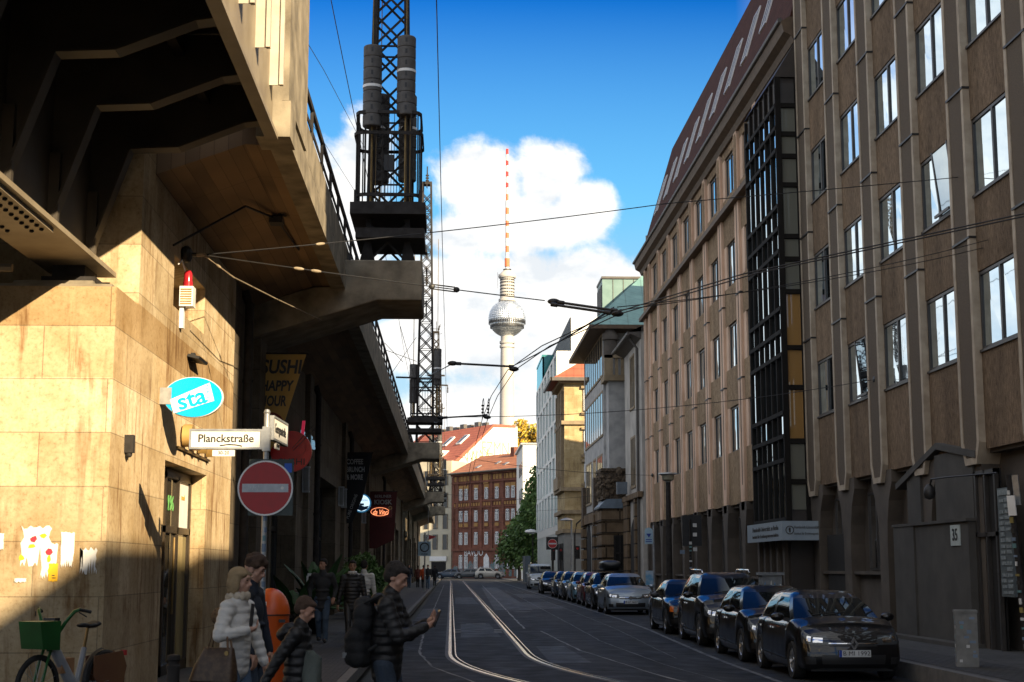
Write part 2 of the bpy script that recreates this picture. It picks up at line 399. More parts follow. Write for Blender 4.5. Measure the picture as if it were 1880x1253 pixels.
def strip(pts, wd, z, mb, wob=0):
    pts = [Vector((*p, z)) for p in pts]
    fine = []
    for p, q in zip(pts, pts[1:]):
        n = max(1, int((q - p).length / (.7 if wob else 1.5)))
        fine += [p.lerp(q, i / n) for i in range(n)]
    fine.append(pts[-1]); prev = None
    for i, p in enumerate(fine):
        d = fine[min(i + 1, len(fine) - 1)] - fine[max(i - 1, 0)]; nrm = Vector((-d.y, d.x, 0)).normalized()
        p = p + nrm * rnd.uniform(-wob, wob); p = Vector((p.x, p.y, z + zroad(p.x, p.y))); ww = wd * (rnd.uniform(.5, 1.3) if wob else 1)
        a, c = mb.v(p + nrm * ww / 2), mb.v(p - nrm * ww / 2)
        if prev: mb.face([prev[0], prev[1], c, a])
        prev = (a, c)
for nm, pts, wd, mm, wob in (('joint_line', [(2.95, 140), (2.8, 124), (2.06, 42.1)], .06, m_seal, .02), ('joint_line', [(2.42, 40.5), (2.67, 31.1), (3.32, 24.6), (4.6, 17)], .05, m_seal, .015),
                   ('joint_line', [(4.0, 110), (3.97, 89), (3.52, 35.7), (3.9, 27.5), (5, 18)], .035, m_line, .015), ('joint_line', [(-.67, 143.8), (-.70, 40.4), (-.62, 30.3), (-.33, 26.1), (.35, 22.7), (1.6, 18)], .05, m_seal, .02),
                   ('parking_line', [(5.62, 190), (5.6, 51), (5.42, 38), (5.3, 20)], .10, m_line, 0), ('joint_line', [(4.9, 120), (4.75, 60), (4.5, 30)], .03, m_line, .01)):
    b = MB(); strip(pts, wd, .008, b, wob); structure(b, 'road_' + nm, mm)
b = MB()
for (u0, u1, v) in ((856, 892, 1147),): 
    p, q = at(u0, v, Z=0), at(u1, v, Z=0); b.box(p.x, q.x, p.y, p.y + .35, .004, .010)
for u0, u1, v in ((834, 846, 1158), (908, 922, 1158)):
    for k in range(2):
        p, q = at(u0, v + 4 * k, Z=0), at(u1, v + 4 * k, Z=0); b.box(p.x, q.x, p.y, p.y + .45, .004, .010)
structure(b, 'road_marking', m_seal)
cov = MB(); cov.lathe([(0, .010), (.26, .010), (.30, .012), (.33, .006)], (2.75, 58, 0), 24)
tag(cov.build('manhole_cover', m_kerb), 'round cast manhole cover set in the road between tracks and parked cars', 'manhole cover')
# tram rails: straight down the street, bending away to the right near the junction
def railpath(x, rad):
    cx = x + rad
    return [(cx - rad * math.cos(R(a)), 30 - rad * math.sin(R(a))) for a in range(60, 0, -2)] + [(x, y) for y in (30, 60, 100, 150, 190)] + [(x - .5, 205), (x - 2.2, 220), (x - 6, 232), (x - 14, 241)]
for x, rad, lb in ((-.01, 26.6, 'left rail of the tram track, bright groove nearest the kerb'), (1.5, 28, 'right rail of the tram track, bending towards the parked cars')):
    pth = railpath(x, rad)
    e = thing('tram_rail', (x, 30, 0), lb, 'rail', 'rails of the tram track')
    b = MB(); strip([(p[0] - .0, p[1]) for p in pth], .20, .005, b); b.build('rail_bed', m_railb, e)
    b = MB(); strip(pth, .065, .011, b); b.build('rail_head', m_rail, e)
    b = MB(); strip([(p[0] + .065, p[1]) for p in pth], .055, .009, b); b.build('groove', m_dark, e)
    b = MB(); strip([(p[0] + .11, p[1]) for p in pth], .025, .011, b); b.build('guard_lip', m_rail, e)

# ------------------------------------------------------------------ railway viaduct on the left
W = -4.04
via = thing('railway_viaduct', (W, 27, 0), 'long stone and concrete railway viaduct running down the left side of the street', 'viaduct')
# corner pier with the shop door recessed in its street face
b = MB()
b.box(-16, W, 17.7, 21.1, 0, 5.04); b.box(-16, W, 24.7, 27.4, 0, 5.04)
b.box(-16, W, 21.1, 24.7, 3.2, 5.04); b.box(-16, W - .32, 21.1, 24.7, 0, 3.2)
b.box(-16, W - .003, 18.98, 21.3, 5.04, 7.9); b.box(-16, W - .003, 24.0, 27.4, 5.04, 7.2)
b.box(-16, W - .003, 21.3, 24.0, 5.04, 5.45); b.box(-16, W - .003, 21.3, 24.0, 6.2, 7.2); b.box(-16, W - .5, 21.3, 24.0, 5.45, 6.2)
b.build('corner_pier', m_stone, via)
b = MB(); b.box(-7, W - .06, 17.72, 18.9, 5.04, 5.075); b.box(-5.3, -4.35, 17.8, 18.75, 5.075, 5.13); b.build('bearing_shelf', m_conc, via)
# shop door
dr = MB()
X1 = W - .315
for y0, y1, z0, z1 in ((22.5, 22.58, .1, 3.12), (23.52, 23.62, .1, 3.12), (24.58, 24.68, .1, 3.12), (22.5, 24.68, 3.05, 3.18), (22.5, 24.68, 2.22, 2.32), (22.5, 24.68, .1, .25)):
    dr.box(X1, X1 + .08, y0, y1, z0, z1)
door = dr.build('shop_door', mat('bronze_frame', (.06, .045, .03), rough=.4, metal=.5), via)
def glassmat(name, dark=(.01, .012, .014), refl=(.9, .95, 1.), f=.35, rough=.02, wob=.0):
    m = bpy.data.materials.new(name); m.use_nodes = True; t = m.node_tree
    t.nodes.remove(t.nodes['Principled BSDF']); out = t.nodes['Material Output']
    d_ = NN(t, 'ShaderNodeBsdfDiffuse'); d_.inputs[0].default_value = (*dark, 1)
    g_ = NN(t, 'ShaderNodeBsdfGlossy'); g_.inputs[0].default_value = (*refl, 1); g_.inputs[1].default_value = rough
    lw = NN(t, 'ShaderNodeLayerWeight'); lw.inputs[0].default_value = f
    mx = NN(t, 'ShaderNodeMixShader'); t.links.new(lw.outputs['Fresnel'], mx.inputs[0]); t.links.new(d_.outputs[0], mx.inputs[1]); t.links.new(g_.outputs[0], mx.inputs[2])
    if wob:
        bp = NN(t, 'ShaderNodeBump'); bp.inputs['Strength'].default_value = wob; bp.inputs['Distance'].default_value = .05
        t.links.new(NOISE(t, POS(t), 1.1, 2), bp.inputs['Height']); t.links.new(bp.outputs[0], g_.inputs['Normal']); t.links.new(bp.outputs[0], lw.inputs['Normal'])
    t.links.new(mx.outputs[0], out.inputs[0]); return m
m_glass = glassmat('window_glass', refl=(.72, .84, .92), f=.93, wob=.03)
m_shopglass = glassmat('shop_glass', dark=(.05, .04, .025), f=.25)
b = MB(); b.box(X1 + .02, X1 + .03, 22.58, 23.52, .25, 2.22); b.box(X1 + .02, X1 + .03, 22.58, 23.52, 2.32, 3.05); b.box(X1 + .02, X1 + .03, 23.62, 24.58, .25, 2.22, 1); b.build('glass', [m_shopglass, glassmat('painted_lit_glass', dark=(.30, .24, .11), f=.25)], door)  # right leaf's yellow tone paints a lit interior into the glass colour
b = MB(); b.box(X1 + .035, X1 + .045, 23.62, 24.58, 2.32, 3.05); b.build('transom_poster', m_white, door)
b = MB(); b.tube([(X1 + .14, 22.95, 1.0), (X1 + .14, 22.95, 2.15)], .018); b.build('pull_handle', m_brass, door)
text('196', .34, mat('green_numerals', (.15, .45, .12)), door, (X1 + .05, 23.05, 2.66), (0, 1, 0), (0, 0, 1), 'door_number')
text('travel', .12, mat('orange_print', (.8, .3, .05)), door, (X1 + .05, 24.1, 2.8), (0, 1, 0), (0, 0, 1), 'poster_print')
# the street wall beyond, with deep shop openings
ops = [(33.2, 38.4, 4.3), (45.2, 51.5, 4.4), (60, 66, 4.4), (79, 85, 4.4), (93, 99, 4.4), (107, 113, 4.4), (129, 135, 4.4), (143, 149, 4.4), (163, 170, 4.4)]
b = MB(); y = 27.4
for y0, y1, zt in ops:
    b.box(-9, W - .02, y, y0, 0, 7.05); b.box(-9, W - .02, y0, y1, zt, 7.05); y = y1
b.box(-9, W - .02, y, 196, 0, 7.05)
b.box(-9.2, -4.9, 27.4, 196, 0, 7.0)
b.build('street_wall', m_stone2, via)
for y0, y1, zt in ops:
    b = MB(); b.box(W - .03, W + .06, y0 - .35, y0, 0, zt); b.box(W - .03, W + .06, y1, y1 + .35, 0, zt); b.box(W - .03, W + .10, y0 - .45, y1 + .45, zt, zt + .42); b.build('shop_surround', m_stone2, via)
for y0 in (30.2, 41, 55, 71, 89, 103, 120, 139, 156, 178): b = MB(); b.box(W - .03, W + .12, y0, y0 + 1.1, 0, 7.02); b.build('pilaster', m_stone2, via)
for y0, y1, zt in ops[:5]:
    f = MB()
    for yy_ in (y0, (y0 + y1) / 2, y1 - .1): f.box(-4.55, -4.45, yy_, yy_ + .1, .1, zt)
    f.box(-4.55, -4.45, y0, y1, 2.6, 2.7); f.box(-4.55, -4.45, y0, y1, .1, .5)
    fo = f.build('shop_front', m_black, via)
    gl = MB(); gl.box(-4.53, -4.51, y0, y1, .5, zt); gl.build('glass', m_shopglass, fo)
# cantilevered footway slab, edge beam, parapet, railing
b = MB(); b.prism([(-16, 7.0), (W, 6.98), (-2.85, 7.42), (-2.5, 7.40), (-2.5, 7.95), (-16, 7.95)], 'y', 19.75, 196); b.build('cantilever_slab', m_board, via)
b = MB(); b.box(-2.497, -2.2, 18.98, 196, 7.34, 7.74); b.box(-2.46, -2.27, 18.98, 196, 7.74, 7.80); b.box(-2.45, -2.22, 21.4, 196, 7.80, 8.36); b.build('edge_beam', m_conc, via)
b = MB(); b.box(-2.95, -2.18, 18.98, 21.4, 7.80, 12.2); b.box(-2.6, -2.15, 18.96, 19.6, 7.3, 7.79); b.build('end_pylon', m_conc, via)
b = MB(); y = 21.6
while y < 196:
    b.box(-2.345, -2.295, y, y + .09, 8.36, 9.12); y += 1.9
b.box(-2.345, -2.295, 21.4, 196, 9.07, 9.17); b.box(-2.33, -2.31, 21.4, 196, 8.72, 8.80); b.box(-2.33, -2.31, 21.4, 196, 8.42, 8.47)
b.build('railing', m_dsteel, via)
ARMS = (30.0, 75.0, 125.0, 155.0)
for y in ARMS:
    b = MB(); b.prism([(W - .1, 7.0), (-2.84, 7.39), (-2.49, 7.39), (-2.49, 7.96), (-.63, 7.96), (-.63, 7.12), (-1.55, 7.12), (W - .1, 6.3)], 'y', y, y + 2.4)
    o = b.build('cantilever_arm', m_conc, via)
    bv = o.modifiers.new('bevel', 'BEVEL'); bv.width = .03; bv.segments = 2
for y, zt in ((28.4, 7.0), (43.6, 7.0), (58.4, 7.0), (87.5, 7.0)):
    b = MB(); b.tube([(W + .12, y, .1), (W + .12, y, zt - .3), (W + .02, y, zt - .02)], .085, 10)
    for z in (1.4, 3.2, 5.2): b.cyl((W + .12, y, z), (W + .12, y, z + .06), .105, n=10)
    b.build('downpipe', m_dsteel, via, smooth=40)
b = MB(); b.tube([(W + .05, 20.9, 6.25), (-3.2, 22.4, 7.2), (-2.9, 23.9, 7.36), (-2.8, 26.5, 7.4)], .018); b.box(-3.0, -2.78, 23.7, 24.0, 7.26, 7.36); b.build('cable_conduit', m_black, via)

# ------------------------------------------------------------------ steel bridge over the side street
m_shade_steel = mat('shade_dark_bridge_paint', (.085, .068, .048), (.045, .037, .028), scale=1.2, rough=.6)  # darker copy of the bridge paint, underside shade put into the colour
br = thing('railway_bridge', (-4.6, 10, 5.3), 'beige riveted steel railway bridge with cantilevered brackets, upper left, resting on the stone pier', 'bridge')
Y0, Y1 = -4, 18.8
b = MB(); b.box(-4.66, -4.62, Y0, Y1, 5.42, 7.9); b.box(-9.66, -9.60, Y0, Y1, 5.42, 7.9); b.build('main_girder', m_shade_steel, br)
b = MB(); b.box(-5.08, -4.30, Y0, Y1, 5.36, 5.42); b.box(-5.02, -4.36, Y0, 16, 5.31, 5.36); b.box(-10.1, -9.2, Y0, Y1, 5.36, 5.42)
fl = b.build('bottom_flange', m_steel, br)
b = MB(); y = 8.0
while y < 15.9:
    for x in (-4.95, -4.82, -4.56, -4.43): b.ell((x, y + (.09 if x in (-4.82, -4.56) else 0), 5.30), (.028, .028, .02), 6, 4)
    y += .19
b.build('rivets', m_dsteel, fl)
prof = [(-4.64, 5.45), (-4.12, 6.97), (-3.5, 7.0), (-2.69, 7.33), (-2.41, 7.37)]
y = 18.55
while y > 5:
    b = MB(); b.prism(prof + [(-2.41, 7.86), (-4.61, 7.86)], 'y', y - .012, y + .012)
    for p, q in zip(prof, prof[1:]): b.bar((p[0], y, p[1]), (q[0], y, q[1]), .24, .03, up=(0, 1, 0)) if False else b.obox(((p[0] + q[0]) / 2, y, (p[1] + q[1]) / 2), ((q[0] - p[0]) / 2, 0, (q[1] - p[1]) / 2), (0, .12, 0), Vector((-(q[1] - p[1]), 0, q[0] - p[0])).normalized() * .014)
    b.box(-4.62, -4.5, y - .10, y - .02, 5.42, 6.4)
    b.build('bracket', m_shade_steel, br); y -= 1.8
b = MB(); b.box(-16, -2.42, Y0, Y1 - .05, 7.88, 8.0)
for x in (-3.2, -3.9, -6, -7.5): b.box(x - .06, x + .06, Y0, Y1 - .05, 7.6, 7.88)
for k in range(12): b.box(-15, -4.68, 18.5 - 1.8 * k - .1, 18.5 - 1.8 * k + .1, 6.6, 7.86)
b.build('deck', m_dsteel, br)  # deck coloured dark and run wide to deepen shade under the bridge
b = MB(); b.box(-2.41, -2.38, Y0, 18.9, 7.30, 9.7); b.box(-2.46, -2.30, Y0, 18.9, 7.24, 7.30)
fa = b.build('fascia_plate', m_steel, br)
for y in (18.5, 17.1, 15.7, 14.3, 12.9, 11.5):
    b = MB(); b.box(-2.38, -2.22, y, y + .02, 7.85, 9.8); b.box(-2.25, -2.20, y - .03, y + .05, 7.85, 9.8); b.build('stiffener', mat('pale_paint', (.5, .45, .36), rough=.6) if y > 18 else bpy.data.materials['pale_paint'], fa)
b = MB(); b.box(-2.30, -2.18, Y0, 17.9, 9.8, 10.4); b.build('top_flange', m_steel, br)
b = MB(); b.box(-5.0, -4.35, 17.9, 18.7, 5.12, 5.2); b.box(-4.9, -4.5, 18.0, 18.6, 5.2, 5.36); b.build('bearing', m_dsteel, br)
b = MB(); b.tube([(-12, 17.4, 5.2), (-5.2, 17.4, 5.2)], .05); b.tube([(-12, 17.3, 5.32), (-5.4, 17.3, 5.32)], .03); b.build('service_pipe', m_steel, br)

# ------------------------------------------------------------------ catenary masts on the arms
def make_mast():
    t_ = thing('catenary_mast', (-1.38, 31.2, 7.96), '', 'mast', 'lattice masts along the viaduct')
    H = 13.7; hw = lambda z: .43 - .22 * z / H
    b = MB()
    for sx in (-1, 1):
        for sy in (-1, 1): b.bar((sx * hw(0), sy * hw(0), 0), (sx * hw(H), sy * hw(H), H), .105, .105)
        for sy in (-1, 1):
            b.face([(sx * .27, sy * (hw(0) + .055), 0), (sx * .62, sy * (hw(0) + .055), 0), (sx * .46, sy * (hw(0) + .055), .62), (sx * .36, sy * (hw(0) + .055), .62)])
    b.build('legs', m_dsteel, t_, local=True)
    b = MB(); z = .1; k = 0
    while z < H - .6:
        dz = 1.9 * hw(z) + .05; z2 = min(z + dz, H)
        for s in (-1, 1):
            a, c = hw(z), hw(z2)
            for sgn in (1, -1):
                b.bar((-sgn * a, s * a, z), (sgn * c, s * c, z2), .05, .02, up=(0, 1, 0)); b.bar((s * a, -sgn * a, z), (s * c, sgn * c, z2), .05, .02, up=(1, 0, 0))
            if k % 2 == 0: b.bar((-a, s * a, z), (a, s * a, z), .05, .03); b.bar((s * a, -a, z), (s * a, a, z), .05, .03)
        z = z2; k += 1
    b.build('lattice_bracing', m_dsteel, t_, local=True)
    b = MB(); b.box(-.78, .80, -.9, .9, 1.05, 1.30); b.box(-.66, .78, -.85, .85, .55, .76); b.box(-.7, .72, -.8, .8, 1.30, 1.34); b.build('platform', m_dsteel, t_, local=True)
    b = MB()
    def hoop(z, rx, ry, th=.045):
        pts = [(-rx + .2, -ry, z), (rx - .2, -ry, z), (rx - .06, -ry + .06, z), (rx, -ry + .2, z), (rx, ry - .2, z), (rx - .06, ry - .06, z), (rx - .2, ry, z), (-rx + .2, ry, z), (-rx + .06, ry - .06, z), (-rx, ry - .2, z), (-rx, -ry + .2, z), (-rx + .06, -ry + .06, z)]
        for p, q in zip(pts, pts[1:] + pts[:1]): b.bar(p, q, th, .07)
        return pts
    lo_, hi_ = hoop(1.5, .68, .75), hoop(3.3, .68, .75); hoop(2.85, .72, .75, .03)
    for i in range(12): b.bar(lo_[i], hi_[i], .028)
    for k in range(9):
        x = -.5 + k * .125
        for s in (-1, 1): b.tube([(x, s * .75, 1.5), (x, s * .75, 3.3)], .007, 4)
    for k in range(9):
        y = -.55 + k * .14
        for s in (-1, 1): b.tube([(s * .68, y, 1.5), (s * .68, y, 3.3)], .007, 4)
    for x in (-.68, .68): b.box(x - .03, x + .03, -.75, -.7, 1.25, 1.6)
    b.build('safety_cage', m_dsteel, t_, local=True)
    for x, y, z0, z1, bz in ((-.36, -.62, 3.0, 4.78, 3.85), (.36, -.62, 3.25, 5.0, 4.2), (-.24, .62, 2.1, 4.1, 3.3), (.36, .62, 2.15, 4.1, 3.3)):
        b = MB(); n = int((z1 - z0) / .24)
        pr = []
        for i in range(n):
            a, c = z0 + (z1 - z0) * i / n, z0 + (z1 - z0) * (i + 1) / n
            pr += [(.186, a), (.2, a + .02), (.2, c - .02), (.186, c)]
        b.lathe([(.0, z0)] + pr + [(.0, z1)], (x, y, 0), 20); o = b.build('counterweight', m_weight, t_, smooth=30, local=True)
        b = MB(); b.lathe([(.207, bz), (.207, bz + .06)], (x, y, 0), 20); b.build('white_band', m_white, o, local=True)
        b = MB()
        for i in range(n): b.box(x - .022, x + .022, y - .203, y - .19, z0 + (i + .35) * (z1 - z0) / n, z0 + (i + .75) * (z1 - z0) / n)
        b.build('slots', m_black, o, local=True)
        b = MB(); b.tube([(x, y, 1.34), (x, y, z0)], .03); b.tube([(x + .1, y, 1.34), (x + .1, y, z0)], .012); b.tube([(x, y, z1), (x, y, H - 3)], .012); b.build('guide_rod', m_brass, o, local=True)
    b = MB(); b.box(-.26, .26, -.26, .26, H - .02, H + .12); b.tube([(0, 0, H), (0, 0, H + 1.0)], .03)
    b.bar((-.55, 0, H + .35), (.2, 0, H + .35), .04); b.bar((.15, 0, H + .1), (.32, 0, H + .75), .06); b.bar((-.5, 0, H - .3), (-.5, 0, H + .5), .05); b.bar((-.75, 0, H - .3), (.5, 0, H - .05), .03)
    for k in range(3): b.cyl((.2 + .03 * k, 0, H + .25 + .15 * k), (.2 + .03 * k, 0, H + .31 + .15 * k), .09, n=8)
    b.build('mast_head', m_dsteel, t_, local=True)
    b = MB(); b.bar((-.3, 0, 9.2), (1.0, 0, 9.15), .09, .12); b.bar((-.75, 0, 10), (.75, 0, 10), .10, .14); b.tube([(1.0, 0, 9.2), (1.0, 0, 8.5)], .04); b.bar((.1, 0, 7.0), (.75, 0, 7.2), .07); b.bar((.55, 0, 6.8), (.55, 0, 7.6), .07); b.bar((0, 0, 7.2), (.5, 0, 7.2), .05)
    for k in range(3): b.cyl((1.0, 0, 8.55 + .16 * k), (1.0, 0, 8.62 + .16 * k), .07, n=8)
    b.build('crossarm', m_dsteel, t_, local=True)
    b = MB(); b.box(-.10, .12, -.46, -.34, 2.1, 2.45); b.build('switch_box', m_black, t_, local=True)
    return t_
mast = make_mast()
for i, y in enumerate(ARMS):
    o = mast if i == 0 else copy_tree(mast); o.location = (-1.38, y + 1.2, 7.96)
    if i: o.rotation_euler.z = R(90 * (i % 2))
    o['label'] = ('nearest lattice mast with four big counterweights and a safety cage, on the first concrete arm', 'second lattice mast down the viaduct, its whole top showing against the cloud', 'third lattice mast, thinner with distance, left of the red roofs', 'farthest lattice mast above the beige building')[i]

# ------------------------------------------------------------------ office building on the right
def ribbed(name, c, c2, sc=9., amount=.8):
    m, t, b = newmat(name); p = POS(t); uv = WALLUV(t, p)
    wv = NN(t, 'ShaderNodeTexWave', bands_direction='X'); wv.inputs['Scale'].default_value = 2.6; wv.inputs['Distortion'].default_value = 1.2; wv.inputs['Detail'].default_value = 2; wv.inputs['Detail Scale'].default_value = 1.6; t.links.new(uv, wv.inputs['Vector'])
    st = MATH(t, 'ADD', MATH(t, 'MULTIPLY', wv.outputs['Fac'], .0), MATH(t, 'MULTIPLY', NOISE(t, MAPV(t, uv, (sc * 1.0, 1.5, 1)), 3.2, 6, .78, .35), 1.))
    base = MIX(t, RAMP(t, st, (.38, 1.), (.60, 0.)), c, c2)
    big = RAMP(t, NOISE(t, MAPV(t, uv, (1.6, .35, 1)), .9, 5, .6), (.3, .62), (.7, 1.2))
    base = MIX(t, 1., base, big, 'MULTIPLY')
    t.links.new(base, b.inputs['Base Color']); b.inputs['Roughness'].default_value = .9; b.inputs['Specular IOR Level'].default_value = .2
    BUMP(t, b, st, .9, .05); return m
m_span = ribbed('ribbed_brown_panel', (.30, .21, .135), (.115, .08, .05))
m_span2 = ribbed('ribbed_tan_panel', (.46, .33, .205), (.17, .112, .064), sc=7)
m_pebble = mat('pebble_dash', (.135, .102, .07), (.082, .062, .043), scale=40, rough=.95, bump=.6, bscale=70)
m_cast = mat('cast_stone_border', (.46, .385, .29), (.33, .27, .20), scale=3, rough=.85, bump=.1)
m_pink = mat('pink_cast_stone', (.74, .52, .37), (.56, .38, .26), scale=.7, rough=.85, bump=.1)
m_base = mat('grey_brown_base_stone', (.105, .086, .068), (.066, .054, .043), scale=1.2, rough=.85, bump=.2, bscale=18)
m_render = mat('grey_render', (.075, .070, .062), (.055, .051, .046), scale=1.5, rough=.9, bump=.1)
m_wframe = mat('dark_window_frame', (.045, .04, .036), rough=.45)
m_tile = ashlar('brown_roof_tiles', (.085, .030, .020), (.06, .021, .014), .30, .18, joint=.6, amount=.1, rough=.95, jw=.01)
m_copper = mat('lead_gutter', (.10, .09, .08), rough=.5)
m_brown = mat('brown_soffit', (.13, .085, .05), (.09, .06, .035), scale=4, rough=.7)
bld = thing('office_building', (10.7, 43, .1), 'long brown office building with ribbed concrete panels along the right side of the street', 'building')
YR = 43.3
b = MB(); b.box(10.93, 27, 5.5, YR + .2, 0, 25); b.box(10.93, 27, YR + .2, 80.4, 0, 18.4); b.box(10.6, 27, 80.0, 80.4, 0, 18.4)
b.build('rear_wall', m_base, bld)
strips = [42.3 - 3.33 * i for i in range(11)]            # near edge of each pilaster
SILL = [6.0, 9.17, 12.33, 15.5, 18.68]
b = MB()
for i, y in enumerate(strips[:8]):
    y1, y0 = y, y - 2.28                                  # bay between pilaster i and the next nearer one
    zs = [4.02] + [z for s_ in SILL for z in (s_ - .02, s_ + 1.6)] + [25]
    for z0, z1 in zip(zs[::2], zs[1::2]): b = MB(); b.box(10.60, 10.95, y0, y1, z0, z1); b.build('spandrel_panel', m_span, bld)
for i, y in enumerate(strips):
    if y < 19: break
    b = MB(); w_ = 1.05; fw = .13; zb = 3.74
    outer = [(y, 25.2), (y, zb + .42), (y + .20, zb), (y + w_ - .20, zb), (y + w_, zb + .42), (y + w_, 25.2)]
    b.prism(outer, 'x', 10.50, 10.98, 0)
    for q0, q1 in (((y, zb + .42), (y, 25.2)), ((y + w_, zb + .42), (y + w_, 25.2))):
        s_ = .001 if q0[0] == y else -.001
        yy0 = q0[0] if s_ > 0 else q0[0] - fw
        b.box(10.46, 10.499, yy0, yy0 + fw, zb + .44, 25.2, 0)
    b.prism([(y, zb + .43), (y + .20, zb), (y + w_ - .2, zb), (y + w_, zb + .43), (y + w_ - fw, zb + .46), (y + w_ - .26, zb + .14), (y + .26, zb + .14), (y + fw, zb + .46)], 'x', 10.46, 10.499, 0)
    b.prism([(y + fw, 25.2), (y + fw, zb + .47), (y + .27, zb + .15), (y + w_ - .27, zb + .15), (y + w_ - fw, zb + .47), (y + w_ - fw, 25.2)], 'x', 10.478, 10.4995, 1)
    for z in (8.3, 11.45, 14.6, 17.75): b.box(10.44, 10.62, y - .02, y + w_ - .05, z, z + .045, 2)
    b.build('pilaster', [m_cast, m_pebble, m_black], bld)
def make_window(wd, h, nm='window', frame=m_wframe, glass=m_glass, tilt=False, mull=(.5,), th=.06, depth=.07, sill=True):
    """street window in the x = 0 plane, opening from y 0 to wd and z 0 to h, room side towards +x"""
    b = MB(); f = th
    b.box(0, depth, 0, f, 0, h); b.box(0, depth, wd - f, wd, 0, h); b.box(0, depth, f, wd - f, 0, f); b.box(0, depth, f, wd - f, h - f, h)
    for k in mull: b.box(-.005, depth - .005, wd * k - f * .7, wd * k + f * .7, f, h - f)
    if sill: b.box(-.06, depth, -.0, wd, -.05, -.001)
    o = b.build(nm, frame, None)
    g = MB()
    cuts = [f] + [wd * k for k in mull] + [wd - f]
    for k in range(len(cuts) - 1):
        a, c = cuts[k] + .01, cuts[k + 1] - .01
        rx = rnd.uniform(-.004, .004)
        if tilt and k == 0: g.box(-.005, 0, a, c, 0, 0.001); (g.obox((-.05, (a + c) / 2, h / 2), (.004, 0, 0), (0, (c - a) / 2 - .05, 0), (-.075, 0, h / 2 - f - .05)), [g.obox((-.05, yy3, h / 2), (.02, 0, 0), (0, .03, 0), (-.075, 0, h / 2 - f), 1) for yy3 in (a + .03, c - .03)], [g.obox((-.05 + s3 * .075, (a + c) / 2, h / 2 - s3 * (f - h / 2) ), (.02, 0, 0), (0, (c - a) / 2 - .06, 0), (0, 0, .03), 1) for s3 in (1, -1)])
        else: g.face([(.03 + rx, a, f), (.03 - rx, c, f), (.03 + rx, c, h - f), (.03 - rx, a, h - f)])
    gl = g.build('glass', [glass, frame], o, local=True, normals=False); 
    return o
def put(o, parent, loc, first=[]):
    c = copy_tree(o, parent); c.location = Vector(loc) - wloc(parent); return c
def drop(o):
    for ch in list(o.children): drop(ch)
    bpy.data.objects.remove(o)
w0 = [make_window(2.24, 1.58) for _ in range(3)]; wt = make_window(2.24, 1.58, tilt=True)
for i, y in enumerate(strips[:7]):
    for j, z in enumerate(SILL):
        put(wt if (i, j) in ((3, 1), (1, 0), (4, 3)) else w0[(i * 2 + j) % 3], bld, (10.615, y - 2.26, z))
for o in w0 + [wt]: drop(o)
# ground floor of the near half: flared piers, windows, sills
b = MB()
for i, y in enumerate(strips[:4]):
    c = y + .5
    b.prism([(c - .34, .1), (c + .34, .1), (c + .34, 2.3), (c + .40, 2.8), (c + .55, 3.3), (c + .85, 3.74), (c + .85, 4.04), (c - .85, 4.04), (c - .85, 3.74), (c - .55, 3.3), (c - .40, 2.8), (c - .34, 2.3)], 'x', 10.56, 10.95)
for y in strips[4:]:
    b.prism([(y + .2, .1), (y + .9, .1), (y + .9, 4.04), (y + .2, 4.04)], 'x', 10.56, 10.95)
b.box(10.7, 10.95, 8, 44, 3.95, 4.05)
b.build('ground_floor_piers', m_base, bld)
gw = make_window(1.5, 2.0, frame=m_wframe, glass=glassmat('dim_glass', (.012, .013, .015), f=.25), mull=(.5,), sill=False)
for y in strips[:2]:
    put(gw, bld, (10.86, y - 2.0, 1.62))
b = MB()
for y in strips[:2]: b.box(10.62, 10.95, y - 2.5, y + .18, 1.52, 1.60); b.box(10.78, 10.95, y - 2.5, y + .18, .1, 1.52)
b.build('sill_ledges', m_base, bld); drop(gw)
# entrance portal of number 35: rendered blocks under a low gable
b = MB()
b.box(10.32, 10.95, 33.0, 34.5, .12, 2.62); b.box(10.36, 10.95, 29.55, 32.98, .12, 2.62); b.box(10.30, 10.95, 29.5, 34.55, 2.62, 2.68)
b.box(10.5, 10.95, 32.95, 33.9, 2.68, 3.9); b.box(10.5, 10.95, 29.55, 31.9, 2.68, 4.1)
b.prism([(34.6, 3.5), (34.6, 3.64), (31.6, 4.36), (29.2, 4.0), (29.2, 3.86), (31.6, 4.22)], 'x', 10.44, 10.95)
b.build('entrance_portal', m_render, bld)
b = MB(); b.box(10.66, 10.94, 31.92, 32.93, 2.7, 4.1); b.box(10.58, 10.64, 28.35, 29.5, .12, 3.6); b.build('portal_opening', m_dark, bld)
b = MB()
for y0, y1, z0, z1 in ((28.35, 28.43, .12, 3.6), (28.9, 28.97, .12, 3.6), (29.42, 29.5, .12, 3.6), (28.35, 29.5, 2.3, 2.38), (28.35, 29.5, 3.52, 3.6)): b.box(10.5, 10.60, y0, y1, z0, z1)
b.build('portal_door', m_wframe, bld)
b = MB(); b.box(10.05, 10.95, 29.4, 34.8, .12, .2); b.build('door_step', m_render, bld)
b = MB(); b.box(10.335, 10.358, 30.0, 30.56, 2.14, 2.56)
pl = b.build('house_number_plate', mat('pale_plate', (.55, .62, .6), rough=.4), bld); text('35', .34, m_black, pl, (10.33, 30.28, 2.35), (0, -1, 0), (0, 0, 1), bold=.006)
b = MB(); b.box(10.50, 10.56, 28.35 - .75, 28.35 - .1, 1.15, 3.2)
dp = b.build('tenant_directory', mat('grey_board', (.10, .12, .125), rough=.5), bld)
b = MB()
for k in range(17):
    for c in range(2):
        if rnd.random() < .93: b.box(10.485, 10.4995, 27.64 + c * .29, 27.64 + c * .29 + rnd.uniform(.2, .26), 1.2 + k * .108, 1.2 + k * .108 + rnd.uniform(.05, .085))
